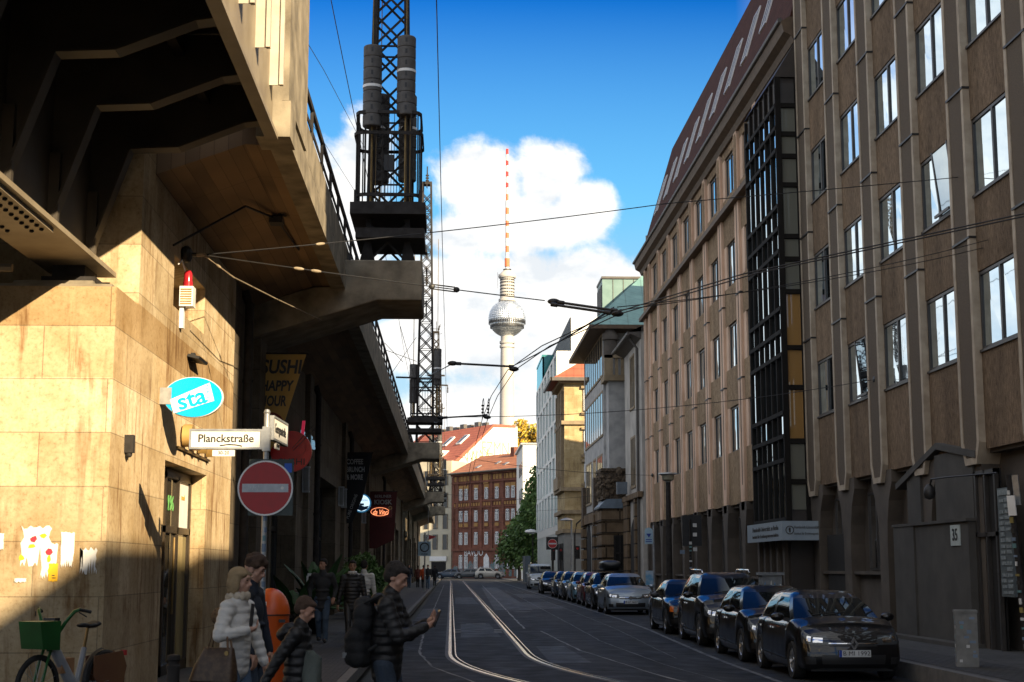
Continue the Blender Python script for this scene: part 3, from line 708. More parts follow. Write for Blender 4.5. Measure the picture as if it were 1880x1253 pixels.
b.box(10.485, 10.4995, 27.66, 28.2, 3.06, 3.17)
b.build('name_plates', mat('name_plate', (.28, .32, .33), (.14, .16, .16), scale=14, rough=.4), dp)
b = MB(); b.tube([(10.5, 28.2, 3.5), (10.0, 29.6, 3.5), (9.9, 30.3, 3.5)], .018); b.tube([(9.9, 30.3, 3.5), (9.9, 30.4, 3.38)], .02); b.lathe([(.05, 3.4), (.11, 3.32), (.13, 3.2), (.10, 3.12), (0, 3.08)], (9.9, 30.45, 0), 12)
b.build('entrance_lantern', m_black, bld, smooth=40)
# glazed stair oriel
ori = thing('x', (0, 0, 0), None, None); bpy.data.objects.remove(ori)
b = MB(); y0, y1, xf = 43.45, 48.1, 9.86
b.box(xf + .06, 10.95, y0 + .06, y1 - .06, 3.05, 16.6)
b.prism([(xf - .05, 16.6), (10.95, 16.6), (10.95, 17.9), (10.6, 17.9)], 'y', y0 - .05, y1 + .05)
b.box(xf + .1, 10.95, y0 + .05, y1, .1, 3.05)
core = b.build('stair_oriel', mat('dark_bronze_cladding', (.045, .035, .028), (.03, .024, .02), scale=2, rough=.4), bld)
b = MB(); n = 6
for k in range(n + 1):
    y = y0 + (y1 - y0) * k / n; b.box(xf - .03, xf + .058, y - .05, y + .05, 3.05, 16.55)
zr = [3.1]
while zr[-1] < 16: zr += [zr[-1] + 1.75, zr[-1] + 2.45, zr[-1] + 3.15]
zr = [z for z in zr if z < 16.5]
for z in zr: b.box(xf - .045, xf + .056, y0, y1, z - .06, z + .06)
b.box(xf - .02, xf + .14, y0 - .06, y0 + .04, 3.05, 16.6); b.box(10.45, 10.62, y0 - .06, y0 + .055, 3.05, 16.6)
for z in (4.2, 5.4, 7.0, 8.2, 9.9, 10.9, 11.6, 13.2, 14.1, 14.8, 15.7): b.box(xf + .14, 10.45, y0 - .05, y0 + .055, z - .07, z + .07)
b.build('oriel_frame', mat('black_mullion', (.016, .014, .012), rough=.8, spec=.15), core)
b = MB()
for k in range(n):
    for q in range(len(zr) - 1):
        a, c = y0 + (y1 - y0) * k / n + .06, y0 + (y1 - y0) * (k + 1) / n - .06; r_ = rnd.uniform(-.012, .012)
        b.face([(xf + .04, a, zr[q] + .07), (xf + .04 + r_, c, zr[q] + .07), (xf + .04 + r_, c, zr[q + 1] - .07), (xf + .04, a, zr[q + 1] - .07)])
b.build('oriel_glass', m_glass, core, normals=False)
amb = glassmat('amber_pane_glass', (.34, .19, .06), f=.4); gry = glassmat('grey_pane_glass', (.16, .16, .13), f=.25)  # side panes carry amber and grey base tones by row
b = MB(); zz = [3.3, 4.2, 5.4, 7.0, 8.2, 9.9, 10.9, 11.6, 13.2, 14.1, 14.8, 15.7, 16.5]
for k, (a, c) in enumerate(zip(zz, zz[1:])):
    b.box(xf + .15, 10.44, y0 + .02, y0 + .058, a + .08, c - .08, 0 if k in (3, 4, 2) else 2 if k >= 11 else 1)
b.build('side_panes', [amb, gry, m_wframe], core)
b = MB()
for k in range(5): b.box(xf - .02, xf + .10, y0 + .4 + k * .9, y0 + .62 + k * .9, .1, 3.0)
b.build('entrance_fins', m_base, core)
b = MB(); b.box(10.66, 10.90, 39.1 + .25, 42.0, .12, 2.6); b.box(10.40, 10.46, y0 + .1, y0 + 3.2, .12, 2.5); b.build('entrance_doorway', m_dark, bld)
m_can = mat('canopy_enamel', (.30, .36, .41), (.26, .32, .37), scale=3, rough=.4)
b = MB(); b.box(9.50, 9.60, 42.55, 47.6, 2.47, 3.02); b.box(9.60, 10.95, 42.55, 42.65, 2.47, 3.02); b.box(9.6, 10.95, 42.65, 47.6, 2.9, 3.0)
can = b.build('entrance_canopy', m_can, bld)
text('Humboldt-Universität zu Berlin', .2, m_wframe, can, (9.495, 44.9, 2.84), (0, -1, 0), (0, 0, 1), width=3.7)
text('Institut für Erziehungswissenschaften', .15, m_wframe, can, (9.495, 44.9, 2.63), (0, -1, 0), (0, 0, 1), width=3.7)
text('Humboldt-Universität zu Berlin', .13, m_wframe, can, (10.36, 42.545, 2.84), (1, 0, 0), (0, 0, 1), width=1.02)
text('Institut für Erziehungswissenschaften', .10, m_wframe, can, (10.36, 42.545, 2.66), (1, 0, 0), (0, 0, 1), width=1.02)
b = MB(); b.lathe([(.10, 0), (.125, 0), (.125, .005), (.10, .005), (.10, 0)], (9.72, 42.54, 2.76), 20, axis='y'); b.box(9.70, 9.745, 42.538, 42.545, 2.69, 2.83); b.box(9.69, 9.715, 42.538, 42.545, 2.75, 2.80); b.build('seal_emblem', m_wframe, can)
# far half: pink fins, tan panels, string course, top storey, cornice, mansard
fins = [77.4 - 3.5 * i for i in range(9)]
b = MB()
for y in fins:
    y1, y0_ = y, max(y - 2.70, 48.1)
    zs = [4.02, 6.0, 7.7, 9.17, 10.87, 12.33, 14.0, 15.1]
    for z0, z1 in zip(zs[::2], zs[1::2]): b = MB(); b.box(10.60, 10.95, y0_, y1, z0, z1); b.build('spandrel_panel', m_span2, bld)
    b = MB(); b.box(10.60, 10.95, y0_, y1, 15.3, 15.85); b.box(10.60, 10.95, y0_, y1, 17.45, 18.2); b.build('spandrel_panel', m_span2, bld)
b = MB(); b.box(10.68, 10.95, 78.2, 80.0, 4, 18.2); b.build('end_wall', m_span2, bld)
for y in fins + [80.9 - .75]:
    b = MB(); zb = 3.74
    if y > 78: y = 79.2
    b.prism([(y, 15.1), (y, zb + .9), (y + .12, zb), (y + .66, zb), (y + .78, zb + .9), (y + .78, 15.1), (y + .47, 15.1), (y + .47, zb + .9), (y + .31, zb + .9), (y + .31, 15.1)], 'x', 10.50, 10.72, 0)
    b.box(10.509, 10.75, y + .32, y + .46, zb + .9, 15.1, 1)
    b.prism([(y + .02, 15.32), (y + .76, 15.32), (y + .76, 17.6), (y + .6, 17.85), (y + .18, 17.85), (y + .02, 17.6)], 'x', 10.5, 10.75, 0)
    b.prism([(y + .14, 15.4), (y + .64, 15.4), (y + .64, 17.5), (y + .52, 17.7), (y + .26, 17.7), (y + .14, 17.5)], 'x', 10.485, 10.4995, 2)
    for z in (8.5, 11.65): b.box(10.47, 10.62, y - .02, y + .78, z, z + .05, 3)
    b.build('pilaster', [m_pink, m_dark, m_span2, m_black], bld)
wl = [make_window(1.9, 1.68, mull=(.5,)) for _ in range(2)]; ws = make_window(1.9, 1.55)
for i, y in enumerate(fins[:8]):
    for j, z in enumerate((6.0, 9.17, 12.33)): put(wl[(i + j) % 2], bld, (10.67, y - 2.4, z))
    put(ws, bld, (10.67, y - 2.4, 15.88))
b = MB()
for y in fins[:8]:
    for z, h in ((6.0, 1.7), (9.17, 1.7), (12.33, 1.67)):
        for a_, c_ in ((y - 2.70, y - 2.4), (y - .5, y)): b = MB(); b.box(10.602, 10.95, a_, c_, z, z + h); b.build('window_jamb', m_pink, bld)
    b = MB(); b.box(10.602, 10.95, y - 2.70, y - 2.4, 15.85, 17.45); b.box(10.602, 10.95, y - .5, y, 15.85, 17.45); b.build('upper_jambs', m_pink, bld)
for o in wl + [ws]: drop(o)
b = MB(); b.box(10.30, 10.95, 48.1, 80.5, 15.1, 15.3); b.build('string_course', m_brown, bld)
b = MB()
for y in fins:
    c = y + .39
    b.prism([(c - .26, .1), (c + .26, .1), (c + .26, 2.2), (c + .32, 2.8), (c + .5, 3.4), (c + .62, 3.74), (c + .62, 4.04), (c - .62, 4.04), (c - .62, 3.74), (c - .5, 3.4), (c - .32, 2.8), (c - .26, 2.2)], 'x', 10.5, 10.95)
    b.box(10.75, 10.95, c - 3.2, c - .27, .1, 1.3); b.box(10.6, 10.95, c - 3.2, c - .27, 1.3, 1.38)
b.box(10.72, 10.95, 48.1, 80, 3.9, 4.03)
b.build('ground_floor_piers', m_base, bld)
gw = make_window(2.2, 2.2, frame=m_wframe, glass=bpy.data.materials['dim_glass'], sill=False)
for y in fins[:8]: put(gw, bld, (10.88, y - 2.5, 1.4))
drop(gw)
b = MB(); b.prism([(10.95, 17.75), (10.5, 17.8), (10.42, 18.0), (10.2, 18.12), (10.12, 18.45), (10.4, 18.62), (10.95, 18.7)], 'y', 43.55, 80.9); b.build('cornice', m_brown, bld)
b = MB(); b.tube([(10.10, 43.6, 18.5), (10.10, 80.9, 18.5)], .08, 8); b.build('gutter', m_copper, bld)
b = MB(); b.prism([(10.4, 18.6), (12.3, 25.0), (16, 26.3), (26, 25), (26.5, 18.6)], 'y', 43.55, 80.4); b.build('mansard_roof', m_tile, bld)
sl_ = Vector((1.9, 0, 6.4)).normalized(); nr_ = Vector((-6.4, 0, 1.9)).normalized()
for i in range(10):
    y = 78.3 - 3.5 * i; c = Vector((10.4, y, 18.6)) + sl_ * 3.3
    b = MB()
    for s in (-1, 1): b.obox(c + Vector((0, s * .55, 0)) + nr_ * .02, sl_ * 1.05, (0, .03, 0), nr_ * .035)
    for s in (-1, 1): b.obox(c + sl_ * s * 1.0 + nr_ * .02, sl_ * .03, (0, .5, 0), nr_ * .035)
    b.obox(c + nr_ * .02, sl_ * 1.0, (0, .02, 0), nr_ * .03)
    o = b.build('skylight', m_white, bld)
    b = MB(); b.obox(c + nr_ * .02, sl_ * .97, (0, .5, 0), nr_ * .012); b.build('glass', m_wframe, o)
for y, z in ((76.5, 24.2), (68, 24.2), (58, 24), (49, 24)): pass
b = MB(); b.box(10.2, 27, 5.3, 43.5, 25, 25.4); b.build('parapet', m_cast, bld)

# buildings on the far side of the side street, whose roof edge shades the pier's foot
nb_ = thing('corner_house', (20, -20, 0), 'plain plaster corner house across the side street, outside the picture', 'building')
b = MB(); b.box(13.9, 30, -70, 2.0, 0, 14.2); b.build('wall', mat('plain_plaster', (.30, .26, .20), rough=.9), nb_)
b = MB(); b.box(13.7, 30.2, -70.2, 2.2, 14.2, 14.4); b.build('roof', m_copper, nb_)

# ------------------------------------------------------------------ houses beyond the office building
m_plast = mat('grey_stucco', (.46, .45, .43), (.31, .31, .30), scale=1.6, rough=.95, bump=.2, bscale=14)
m_plast2 = mat('light_grey_stucco', (.50, .47, .42), (.34, .32, .29), scale=.9, rough=.95, bump=.2, bscale=12)
m_sand = ashlar('sandstone_blocks', (.58, .46, .26), (.38, .28, .14), 1.1, .55, 0, joint=.6, amount=.45, stain=(.16, .11, .06))
m_rust = ashlar('rusticated_brown_stone', (.25, .18, .115), (.15, .105, .065), 1.7, .75, 0, joint=.2, jw=.05, amount=.5, stain=(.05, .04, .03))
m_tanfr = mat('tan_window_surround', (.30, .23, .14), (.22, .165, .10), scale=3, rough=.8)
def copperroof():
    m, t, b = newmat('green_copper_diamonds'); p = POS(t); s = NN(t, 'ShaderNodeSeparateXYZ'); t.links.new(p, s.inputs[0])
    a = MATH(t, 'ADD', s.outputs[0], s.outputs[1]); 
    l1 = RAMP(t, MATH(t, 'FRACT', MATH(t, 'MULTIPLY', MATH(t, 'ADD', a, MATH(t, 'MULTIPLY', s.outputs[2], 1.3)), .9)), (.0, .55), (.08, 1.))
    l2 = RAMP(t, MATH(t, 'FRACT', MATH(t, 'MULTIPLY', MATH(t, 'SUBTRACT', a, MATH(t, 'MULTIPLY', s.outputs[2], 1.3)), .9)), (.0, .55), (.08, 1.))
    c = MIX(t, RAMP(t, NOISE(t, p, 1.3, 5), (.35, 0.), (.65, 1.)), (.14, .27, .25), (.20, .36, .33))
    c = MIX(t, 1., c, l1, 'MULTIPLY'); c = MIX(t, 1., c, l2, 'MULTIPLY')
    t.links.new(c, b.inputs['Base Color']); b.inputs['Roughness'].default_value = .5; return m
m_cop = copperroof()
def tiles(name, c, c2):
    m, t, b = newmat(name); p = POS(t); s = NN(t, 'ShaderNodeSeparateXYZ'); t.links.new(p, s.inputs[0])
    l = RAMP(t, MATH(t, 'FRACT', MATH(t, 'MULTIPLY', s.outputs[2], 1.9)), (.0, .55), (.22, 1.))
    l2 = RAMP(t, MATH(t, 'FRACT', MATH(t, 'MULTIPLY', MATH(t, 'ADD', s.outputs[0], MATH(t, 'MULTIPLY', s.outputs[1], .6)), 1.6)), (.0, .75), (.2, 1.))
    cc = MIX(t, RAMP(t, NOISE(t, p, 1.1, 5, .6), (.3, 0.), (.7, 1.)), c, c2)
    cc = MIX(t, 1., MIX(t, 1., cc, l, 'MULTIPLY'), l2, 'MULTIPLY')
    t.links.new(cc, b.inputs['Base Color']); b.inputs['Roughness'].default_value = .75; return m
m_redtile = tiles('red_clay_tiles', (.44, .12, .065), (.34, .09, .05))
m_ortile = tiles('orange_clay_tiles', (.42, .16, .07), (.27, .10, .05))
m_wroof = mat('white_plaster', (.80, .80, .76), (.72, .72, .68), scale=.4, rough=.9)
m_cream = mat('cream_plaster', (.55, .50, .38), (.47, .43, .32), scale=.6, rough=.9)
m_wood = mat('white_painted_wood', (.75, .76, .76), rough=.5)

def strip_window(parent, x, y0, y1, z0, z1, n, glass=None, fr=m_tanfr, dep=.035):
    """group of n tall lights on a wall facing the street (plane x)"""
    b = MB(); wd = (y1 - y0) / n
    for k in range(n + 1): b.box(x - dep, x + .1, y0 + wd * k - .07, y0 + wd * k + .07, z0, z1)
    b.box(x - dep, x + .1, y0 - .09, y1 + .09, z1, z1 + .12); b.box(x - dep - .03, x + .1, y0 - .15, y1 + .15, z0 - .14, z0)
    o = b.build('window', fr, parent)
    b = MB()
    for k in range(n): b.box(x - .015, x - .005, y0 + wd * k + .09, y0 + wd * (k + 1) - .09, z0, z1)
    b.build('glass', glass or m_dimg, o); return o
m_dimg = glassmat('dusk_glass', (.02, .022, .024), f=.35)
# narrow plaster house with a gutter pipe
h = thing('narrow_plaster_house', (10.4, 84, .1), 'narrow grey plaster house with a tall three-light window, squeezed beside the office building', 'building')
b = MB(); b.box(10.4, 24, 80.6, 88.4, 0, 14.6); b.box(10.75, 11.2, 80.42, 80.6, 0, 20); b.build('wall', m_plast2, h)
strip_window(h, 10.4, 83.6, 85.5, 10.8, 13.7, 3); strip_window(h, 10.4, 83.6, 85.5, 6.3, 9.0, 3)
b = MB(); b.prism([(9.7, 14.55), (10.4, 14.2), (10.45, 14.9), (16, 18.5), (24, 14.9), (24, 14.6), (10.5, 14.6)], 'y', 80.55, 88.6); b.build('roof', m_copper, h)
b = MB(); b.tube([(9.72, 80.6, 14.5), (9.72, 88.6, 14.5)], .1, 8); b.tube([(9.9, 81.6, 14.4), (10.3, 81.6, 13.8), (10.28, 81.6, .1)], .08, 8); b.build('gutter_pipe', m_copper, h, smooth=40)
b = MB(); b.box(10.15, 10.45, 80.6, 88.4, 5.5, 5.8)
b.box(10.2, 10.45, 82.5, 83.2, .1, 5.5); b.box(10.2, 10.45, 86.2, 88.3, .1, 5.5); b.build('stone_base', m_rust, h)
b = MB(); b.prism([(83.3, .1), (86, .1), (86, 3.2), (85.6, 4.0), (84.65, 4.4), (83.7, 4.0), (83.3, 3.2)], 'x', 10.36, 10.41); b.build('arched_doorway', m_dark, h)
b = MB(); b.box(9.6, 10.2, 85.9, 86.4, 5.9, 6.6); b.build('wall_lantern_box', mat('blue_grey_metal', (.14, .17, .2), rough=.5), h)
# tall grey corner house under a copper roof
h = thing('grey_corner_house', (9.45, 97, .1), 'grey stucco corner house with carved brown base and wide green copper roof', 'building')
b = MB(); b.box(9.40, 24, 91.2, 104.5, 0, 16.35); b.box(9.55, 24, 89.6, 91.2, 0, 13.3); b.build('wall', m_plast, h)
strip_window(h, 9.40, 91.6, 103.5, 13.6, 16.1, 8); strip_window(h, 9.40, 91.6, 103.5, 9.9, 12.5, 8)
strip_window(h, 9.40, 92.2, 95.2, 6.0, 8.6, 3); strip_window(h, 9.40, 96.4, 98.0, 6.0, 8.6, 2); strip_window(h, 9.40, 99.5, 103, 6.0, 8.6, 3)
b = MB(); b.box(9.25, 14, 89.2, 91.3, 12.95, 13.3); b.box(9.3, 14, 89.3, 89.6, 14.35, 14.55)
for k in range(14): b.box(9.95 + k * .36, 10.13 + k * .36, 89.38, 89.56, 13.3, 14.35)
b.box(9.3, 9.8, 89.3, 89.8, 13.3, 14.55)
bal = b.build('balustrade', m_tanfr, h)
b = MB(); b.lathe([(.45, 14.55), (.42, 15.5), (.52, 15.55), (.5, 15.8), (.3, 16.2), (0, 16.25)], (9.75, 90.0, 0), 14); b.build('stone_finial', mat('sooty_stone', (.10, .085, .07), rough=.9), bal, smooth=40)
b = MB(); b.box(9.15, 9.5, 95.3, 96.3, 5.2, 7.4); b.box(9.15, 9.5, 103.4, 104.6, 5.0, 7.2); b.build('carved_brackets', mat('carved_brown_stone', (.13, .09, .06), (.05, .04, .03), scale=8, rough=.95), h)
b = MB(); b.box(9.1, 14, 89.1, 92.0, 5.75, 7.55)
rq = random.Random(6)
for k in range(90):
    r_ = rq.uniform(.10, .26)
    b.ell((9.1 + rq.uniform(0, 4), 89.1, rq.uniform(5.9, 7.4)) if k % 3 else (9.1, rq.uniform(89.2, 91.9), rq.uniform(5.9, 7.4)), (r_, r_, r_ * rq.uniform(.6, 1.4)), 8, 6)
b.box(8.98, 14, 88.98, 92.05, 7.42, 7.6)
ff = b.build('carved_frieze', mat('carved_dark_stone', (.15, .105, .065), (.06, .045, .03), scale=7, rough=.95, bump=1., bscale=9, bdist=.15), h)
b = MB(); b.prism([(8.85, 5.3), (9.3, 5.75), (14, 5.75), (14, 5.2), (8.85, 5.2)], 'y', 88.85, 92.2); b.build('lead_ledge', mat('blue_grey_lead', (.16, .21, .26), rough=.5), h)
b = MB(); z = .1
while z < 5.1:
    b.box(8.98, 14, 89.0, 92.0, z, z + .62); b.box(9.1, 9.5, 95.2, 96.4, z, z + .62); b.box(9.1, 9.5, 103.3, 104.6, z, z + .62); z += .72
b.box(9.08, 14, 89.1, 91.9, .1, 5.2); b.box(9.2, 9.5, 92, 104.5, 4.6, 5.3); b.build('rusticated_base', m_rust, h)
b = MB()
for y0, y1 in ((92.3, 95.0), (96.7, 99.4), (100.2, 103)):
    c, r_ = (y0 + y1) / 2, (y1 - y0) / 2
    b.prism([(y0, .1)] + [(c - r_ * math.cos(R(a)), 3.2 + r_ * math.sin(R(a))) for a in range(0, 181, 20)] + [(y1, .1)], 'x', 9.36, 9.402)
b.box(9.7, 13.5, 88.98, 89.02, 1.4, 3.6)
b.build('arched_openings', m_dark, h)
b = MB()
for k in range(12): b.box(9.75 + k * .32, 9.80 + k * .32, 88.90, 88.96, 1.4, 3.6)
b.box(9.7, 13.5, 88.9, 88.97, 2.5, 2.58); b.build('window_grille', m_dsteel, h)
b = MB(); A, B_, C_, D_ = (8.4, 89.5, 16.45), (24, 89.5, 16.45), (24, 105.6, 16.45), (8.4, 105.6, 16.45); P_, Q_ = (13.2, 95.6, 21.4), (13.2, 100, 21.4); P2, Q2 = (14.6, 95.6, 21.4), (14.6, 100, 21.4)
b.face([A, B_, P2, P_]); b.face([D_, A, P_, Q_]); b.face([C_, D_, Q_, Q2]); b.face([B_, C_, Q2, P2]); b.face([P_, P2, Q2, Q_])
ro = b.build('roof', m_cop, h)
b = MB(); b.box(8.4, 24, 89.5, 105.6, 16.2, 16.44); b.build('eaves', m_brown, ro)
b = MB(); b.box(10.05, 12.9, 97.6, 101, 17, 20.9); b.build('roof_dormer', mat('patina_sheet', (.16, .26, .25), (.12, .21, .20), scale=2, rough=.5), ro)
b = MB()
for k in range(7): b.box(9.99, 10.05, 97.8 + k * .45, 98.0 + k * .45, 17.4, 20.5)
b.box(10.0, 13.0, 97.5, 101.1, 20.9, 21.05)
for k in range(1, 4): b.box(10.05 + k * .7, 10.09 + k * .7, 97.57, 97.6, 17, 20.9)
b.build('dormer_louvres', m_copper, ro)
# sandstone house on the next corner
h = thing('sandstone_house', (9, 122, .1), 'yellow sandstone house with red roof on the corner past the side street', 'building')
b = MB(); b.box(9.0, 24, 118, 126, 4.4, 16.7); b.build('wall', m_sand, h)
b = MB(); b.box(8.95, 24, 117.95, 126, 0, 4.4); b.build('grey_base', mat('grey_stone_base', (.26, .26, .24), (.19, .19, .18), scale=1, rough=.9), h)
b = MB()
for z, d_ in ((16.3, .45), (13.0, .25), (7.7, .35), (5.9, .3), (4.4, .2)): b.box(9 - d_, 24, 118 - d_, 126, z, z + .3)
b.build('cornices', m_tanfr, h)
b = MB(); b.prism([(7.9, 16.6), (13, 19.6), (24, 20), (24, 16.6)], 'y', 117.2, 126)
ro = b.build('roof', m_redtile, h)
b = MB(); b.box(7.85, 24, 117.1, 117.25, 16.45, 16.72); b.box(7.8, 7.95, 117.1, 126, 16.45, 16.72); b.build('gutter', m_copper, ro)
for z0, z1 in ((14.0, 15.9), (10.6, 12.6), (8.3, 10.0), (5.0, 6.8)):
    for X0 in (10.55,):
        b = MB()
        for q in ((X0, X0 + .14, z0, z1), (X0 + 1.0, X0 + 1.14, z0, z1), (X0 + .53, X0 + .61, z0, z1), (X0, X0 + 1.14, z1 - .12, z1), (X0, X0 + 1.14, z0, z0 + .12), (X0 + .1, X0 + 1.05, z0 + 1.1, z0 + 1.18)): b.box(q[0], q[1], 117.85, 117.99, q[2], q[3])
        o = b.build('window', m_wood, h)
        b = MB(); b.box(X0 + .1, X0 + 1.05, 117.96, 117.98, z0 + .1, z1 - .1); b.build('glass', m_dimg, o)
        b = MB(); b.box(X0 - .2, X0 + 1.34, 117.75, 118, z1, z1 + .2); b.box(X0 - .2, X0 + 1.34, 117.75, 118, z0 - .2, z0); b.build('surround', m_tanfr, o)
b = MB()
for y in (118.6, 120.4, 122.2, 124): b.box(8.75, 9.02, y, y + .5, 7.9, 15.8)
b.box(8.5, 9, 119, 124, 7.9, 8.9); b.build('bay_pilasters', m_tanfr, h)
for y in (119.2, 121, 122.8): strip_window(h, 9.0, y, y + 1.0, 9.3, 12.3, 1); strip_window(h, 9.0, y, y + 1.0, 13.4, 15.6, 1)
b = MB(); b.box(8.9, 8.96, 119, 124.8, .4, 3.6); b.box(10.5, 11.4, 117.9, 117.96, .2, 3.9); b.build('shop_openings', m_dark, h)
# white grid of an office block with teal glass
h = thing('glass_grid_block', (9, 142, .1), 'modern white gridded block with teal glass between its fins', 'building')
m_fin = mat('white_fin_panel', (.74, .75, .72), (.66, .68, .66), scale=.5, rough=.6)
m_teal = glassmat('teal_glass', (.05, .20, .20), (.7, 1, 1), f=.3)
b = MB(); b.box(9.14, 24, 126.6, 157, 0, 20); b.build('core', m_teal, h)
b = MB(); b.box(9.05, 9.6, 126.6, 157, 4.6, 5.3); b.box(9.3, 24, 156.9, 157.2, 0, 20.2)
for z in (8.2, 11.2, 14.2, 17.1, 19.9): b.box(9.0, 9.6, 126.5, 157.2, z, z + .28)
b.build('floor_bands', m_fin, h)
b = MB(); y = 126.5; k = 0
while y < 157.2:
    for j, (z0, z1) in enumerate(((5.3, 8.2), (8.48, 11.2), (11.48, 14.2), (14.48, 17.1), (17.38, 19.9))):
        o_ = (1.1 if (j + k) % 2 else 0); b.box(9.0, 9.2, y + o_, y + .95 + o_, z0, z1)
    b.box(9.05, 9.2, y, y + .9, 0, 4.6); y += 2.25; k += 1
b.build('fins', m_fin, h)
b = MB(); b.box(10.3, 24, 126.8, 150, 20.2, 23.3); b.box(9.0, 24, 126.4, 126.62, 0, 20.19)
ph = b.build('penthouse', m_wroof, h)
b = MB()
for k in range(40): b.box(10.2, 10.29, 127 + k * .57, 127.3 + k * .57, 20.3, 23.2)
b.build('slatted_screen', mat('dark_slats', (.10, .12, .13), rough=.6), ph)
b = MB(); b.box(9.05, 9.2, 147, 157, 20.3, 22.6); b.box(9.05, 20, 147, 147.3, 20.3, 22.6); b.box(9.0, 20, 147, 157, 22.6, 22.8); b.build('roof_pavilion', m_teal, h)

# ------------------------------------------------------------------ trees
def leafmat(name, c, c2, sc=1.2):
    m, t, b = newmat(name); p = POS(t)
    inf = NN(t, 'ShaderNodeNewGeometry').outputs['Random Per Island']
    cc = MIX(t, RAMP(t, NOISE(t, p, sc, 3), (.35, 0.), (.65, 1.)), c, c2)
    cc = MIX(t, .5, cc, RAMP(t, inf, (0., .45), (1., 1.5)), 'MULTIPLY')
    t.links.new(cc, b.inputs['Base Color']); b.inputs['Roughness'].default_value = .6
    b.inputs['Transmission Weight'].default_value = 0
    return m
m_leaf = leafmat('dark_green_leaves', (.06, .13, .03), (.11, .19, .045)); m_yel = leafmat('yellow_autumn_leaves', (.62, .36, .03), (.30, .30, .05), .5)
m_bark = mat('bark', (.09, .07, .055), (.05, .04, .03), scale=9, rough=.95, bump=.6)
def crown(b, blobs, n, sz, rg):
    tot = sum(r[3] ** 2 for r in blobs)
    for x, y, z, r in blobs:
        for _ in range(int(n * r * r / tot)):
            d_ = Vector((rg.gauss(0, 1), rg.gauss(0, 1), rg.gauss(0, 1))).normalized(); k = rg.random() ** .38
            if rg.random() < .12: k *= 1.18
            p = Vector((x, y, z)) + Vector((d_.x, d_.y, d_.z * .9)) * r * k
            s = sz * rg.uniform(.55, 1.3); a = Vector((rg.gauss(0, 1), rg.gauss(0, 1), rg.gauss(0, 1))).normalized(); c = a.orthogonal().normalized(); e = a.cross(c)
            b.face([p + c * s, p + e * s * .5, p - c * s, p - e * s * .5])
def tree(loc, label, blobs, m, n=5000, sz=.22, trunk=.22, group=None, seed=1, zt=None):
    rg = random.Random(seed); o = thing('tree', loc, label, 'tree', group)
    b = MB(); top = max(q[2] for q in blobs); low = min(q[2] - q[3] * .5 for q in blobs)
    b.tube([(0, 0, 0), (.05, .03, low * .5), (-.05, .05, low), (.1, 0, (low + top) / 2), (.05, .05, top)], [trunk, trunk * .85, trunk * .7, trunk * .4, .03], 8)
    for x, y, z, r in blobs:
        z0 = low + (z - low) * .35; b.tube([(0, 0, z0), (x * .5, y * .5, z0 + (z - z0) * .7), (x, y, z)], [trunk * .4, trunk * .22, .02], 5)
    b.build('trunk', m_bark, o, local=True, smooth=50)
    b = MB(); crown(b, blobs, n, sz, rg); b.build('crown', m, o, local=True, normals=False); return o
def mk(rg, h0, h1, r, n):
    out = []
    for i in range(n):
        f = i / (n - 1); z = h0 + (h1 - h0) * f; rr = r * (.62 + .5 * math.sin(math.pi * min(1, f * .8 + .15))) * (1 - .5 * f * f) * rg.uniform(.55, .8)
        a = rg.uniform(0, 6.28); q = r * .45 * (1 - f) * rg.uniform(.5, 1.1)
        out.append((q * math.cos(a), q * math.sin(a), z, rr))
    return out
for i, (x, y, h0, h1, r, lb) in enumerate(((8.5, 164, 3.0, 9.2, 2.3, 'dark green tree nearest the white gridded block'), (8.2, 180, 2.6, 7.4, 2.9, 'lower dark green tree in the middle of the three by the brick house'), (9.6, 171, 3.6, 12.6, 2.3, 'tallest dark green tree, its tip against the white wall'))):
    rg = random.Random(40 + i); tree((x, y, .1), lb, mk(rg, h0, h1, r, 11), m_leaf, 4600, .24, .25, 'dark trees before the brick house', 40 + i)
rg = random.Random(5); tree((14.6, 276, 0), 'tall yellow autumn tree rising behind the white gable', [(rg.uniform(-2.6, 2.6), rg.uniform(-2, 2), rg.uniform(17.5, 27.5), rg.uniform(1.0, 2.1)) for _ in range(26)], m_yel, 9000, .34, .4, None, 5)

# ------------------------------------------------------------------ far end of the street
h = thing('white_house', (14, 214, .1), 'plain white house lit by the sun between the yellow tree and dark trees', 'building')
b = MB(); b.box(9.9, 26, 206, 226, 0, 18.6); b.build('wall', m_wroof, h)
for k, (y, z) in enumerate(((208, 14.5), (211.5, 14.5), (208, 10.8), (211.5, 10.8), (215, 14.5), (215, 10.8))):
    b = MB(); b.box(9.84, 9.91, y, y + 1.3, z, z + 1.9); b.build('window', m_dimg, h)
b = MB(); b.box(9.6, 26.2, 205.8, 226.2, 18.6, 18.85); b.build('roof_edge', m_glav, h)
h = thing('rear_shade_block', (34, 200, 0), 'tall plain block behind the white house', 'building')  # unseen block, added to keep the brick front in shade
b = MB(); b.box(27, 46, 190, 222, 0, 27); b.build('wall', m_cream, h)
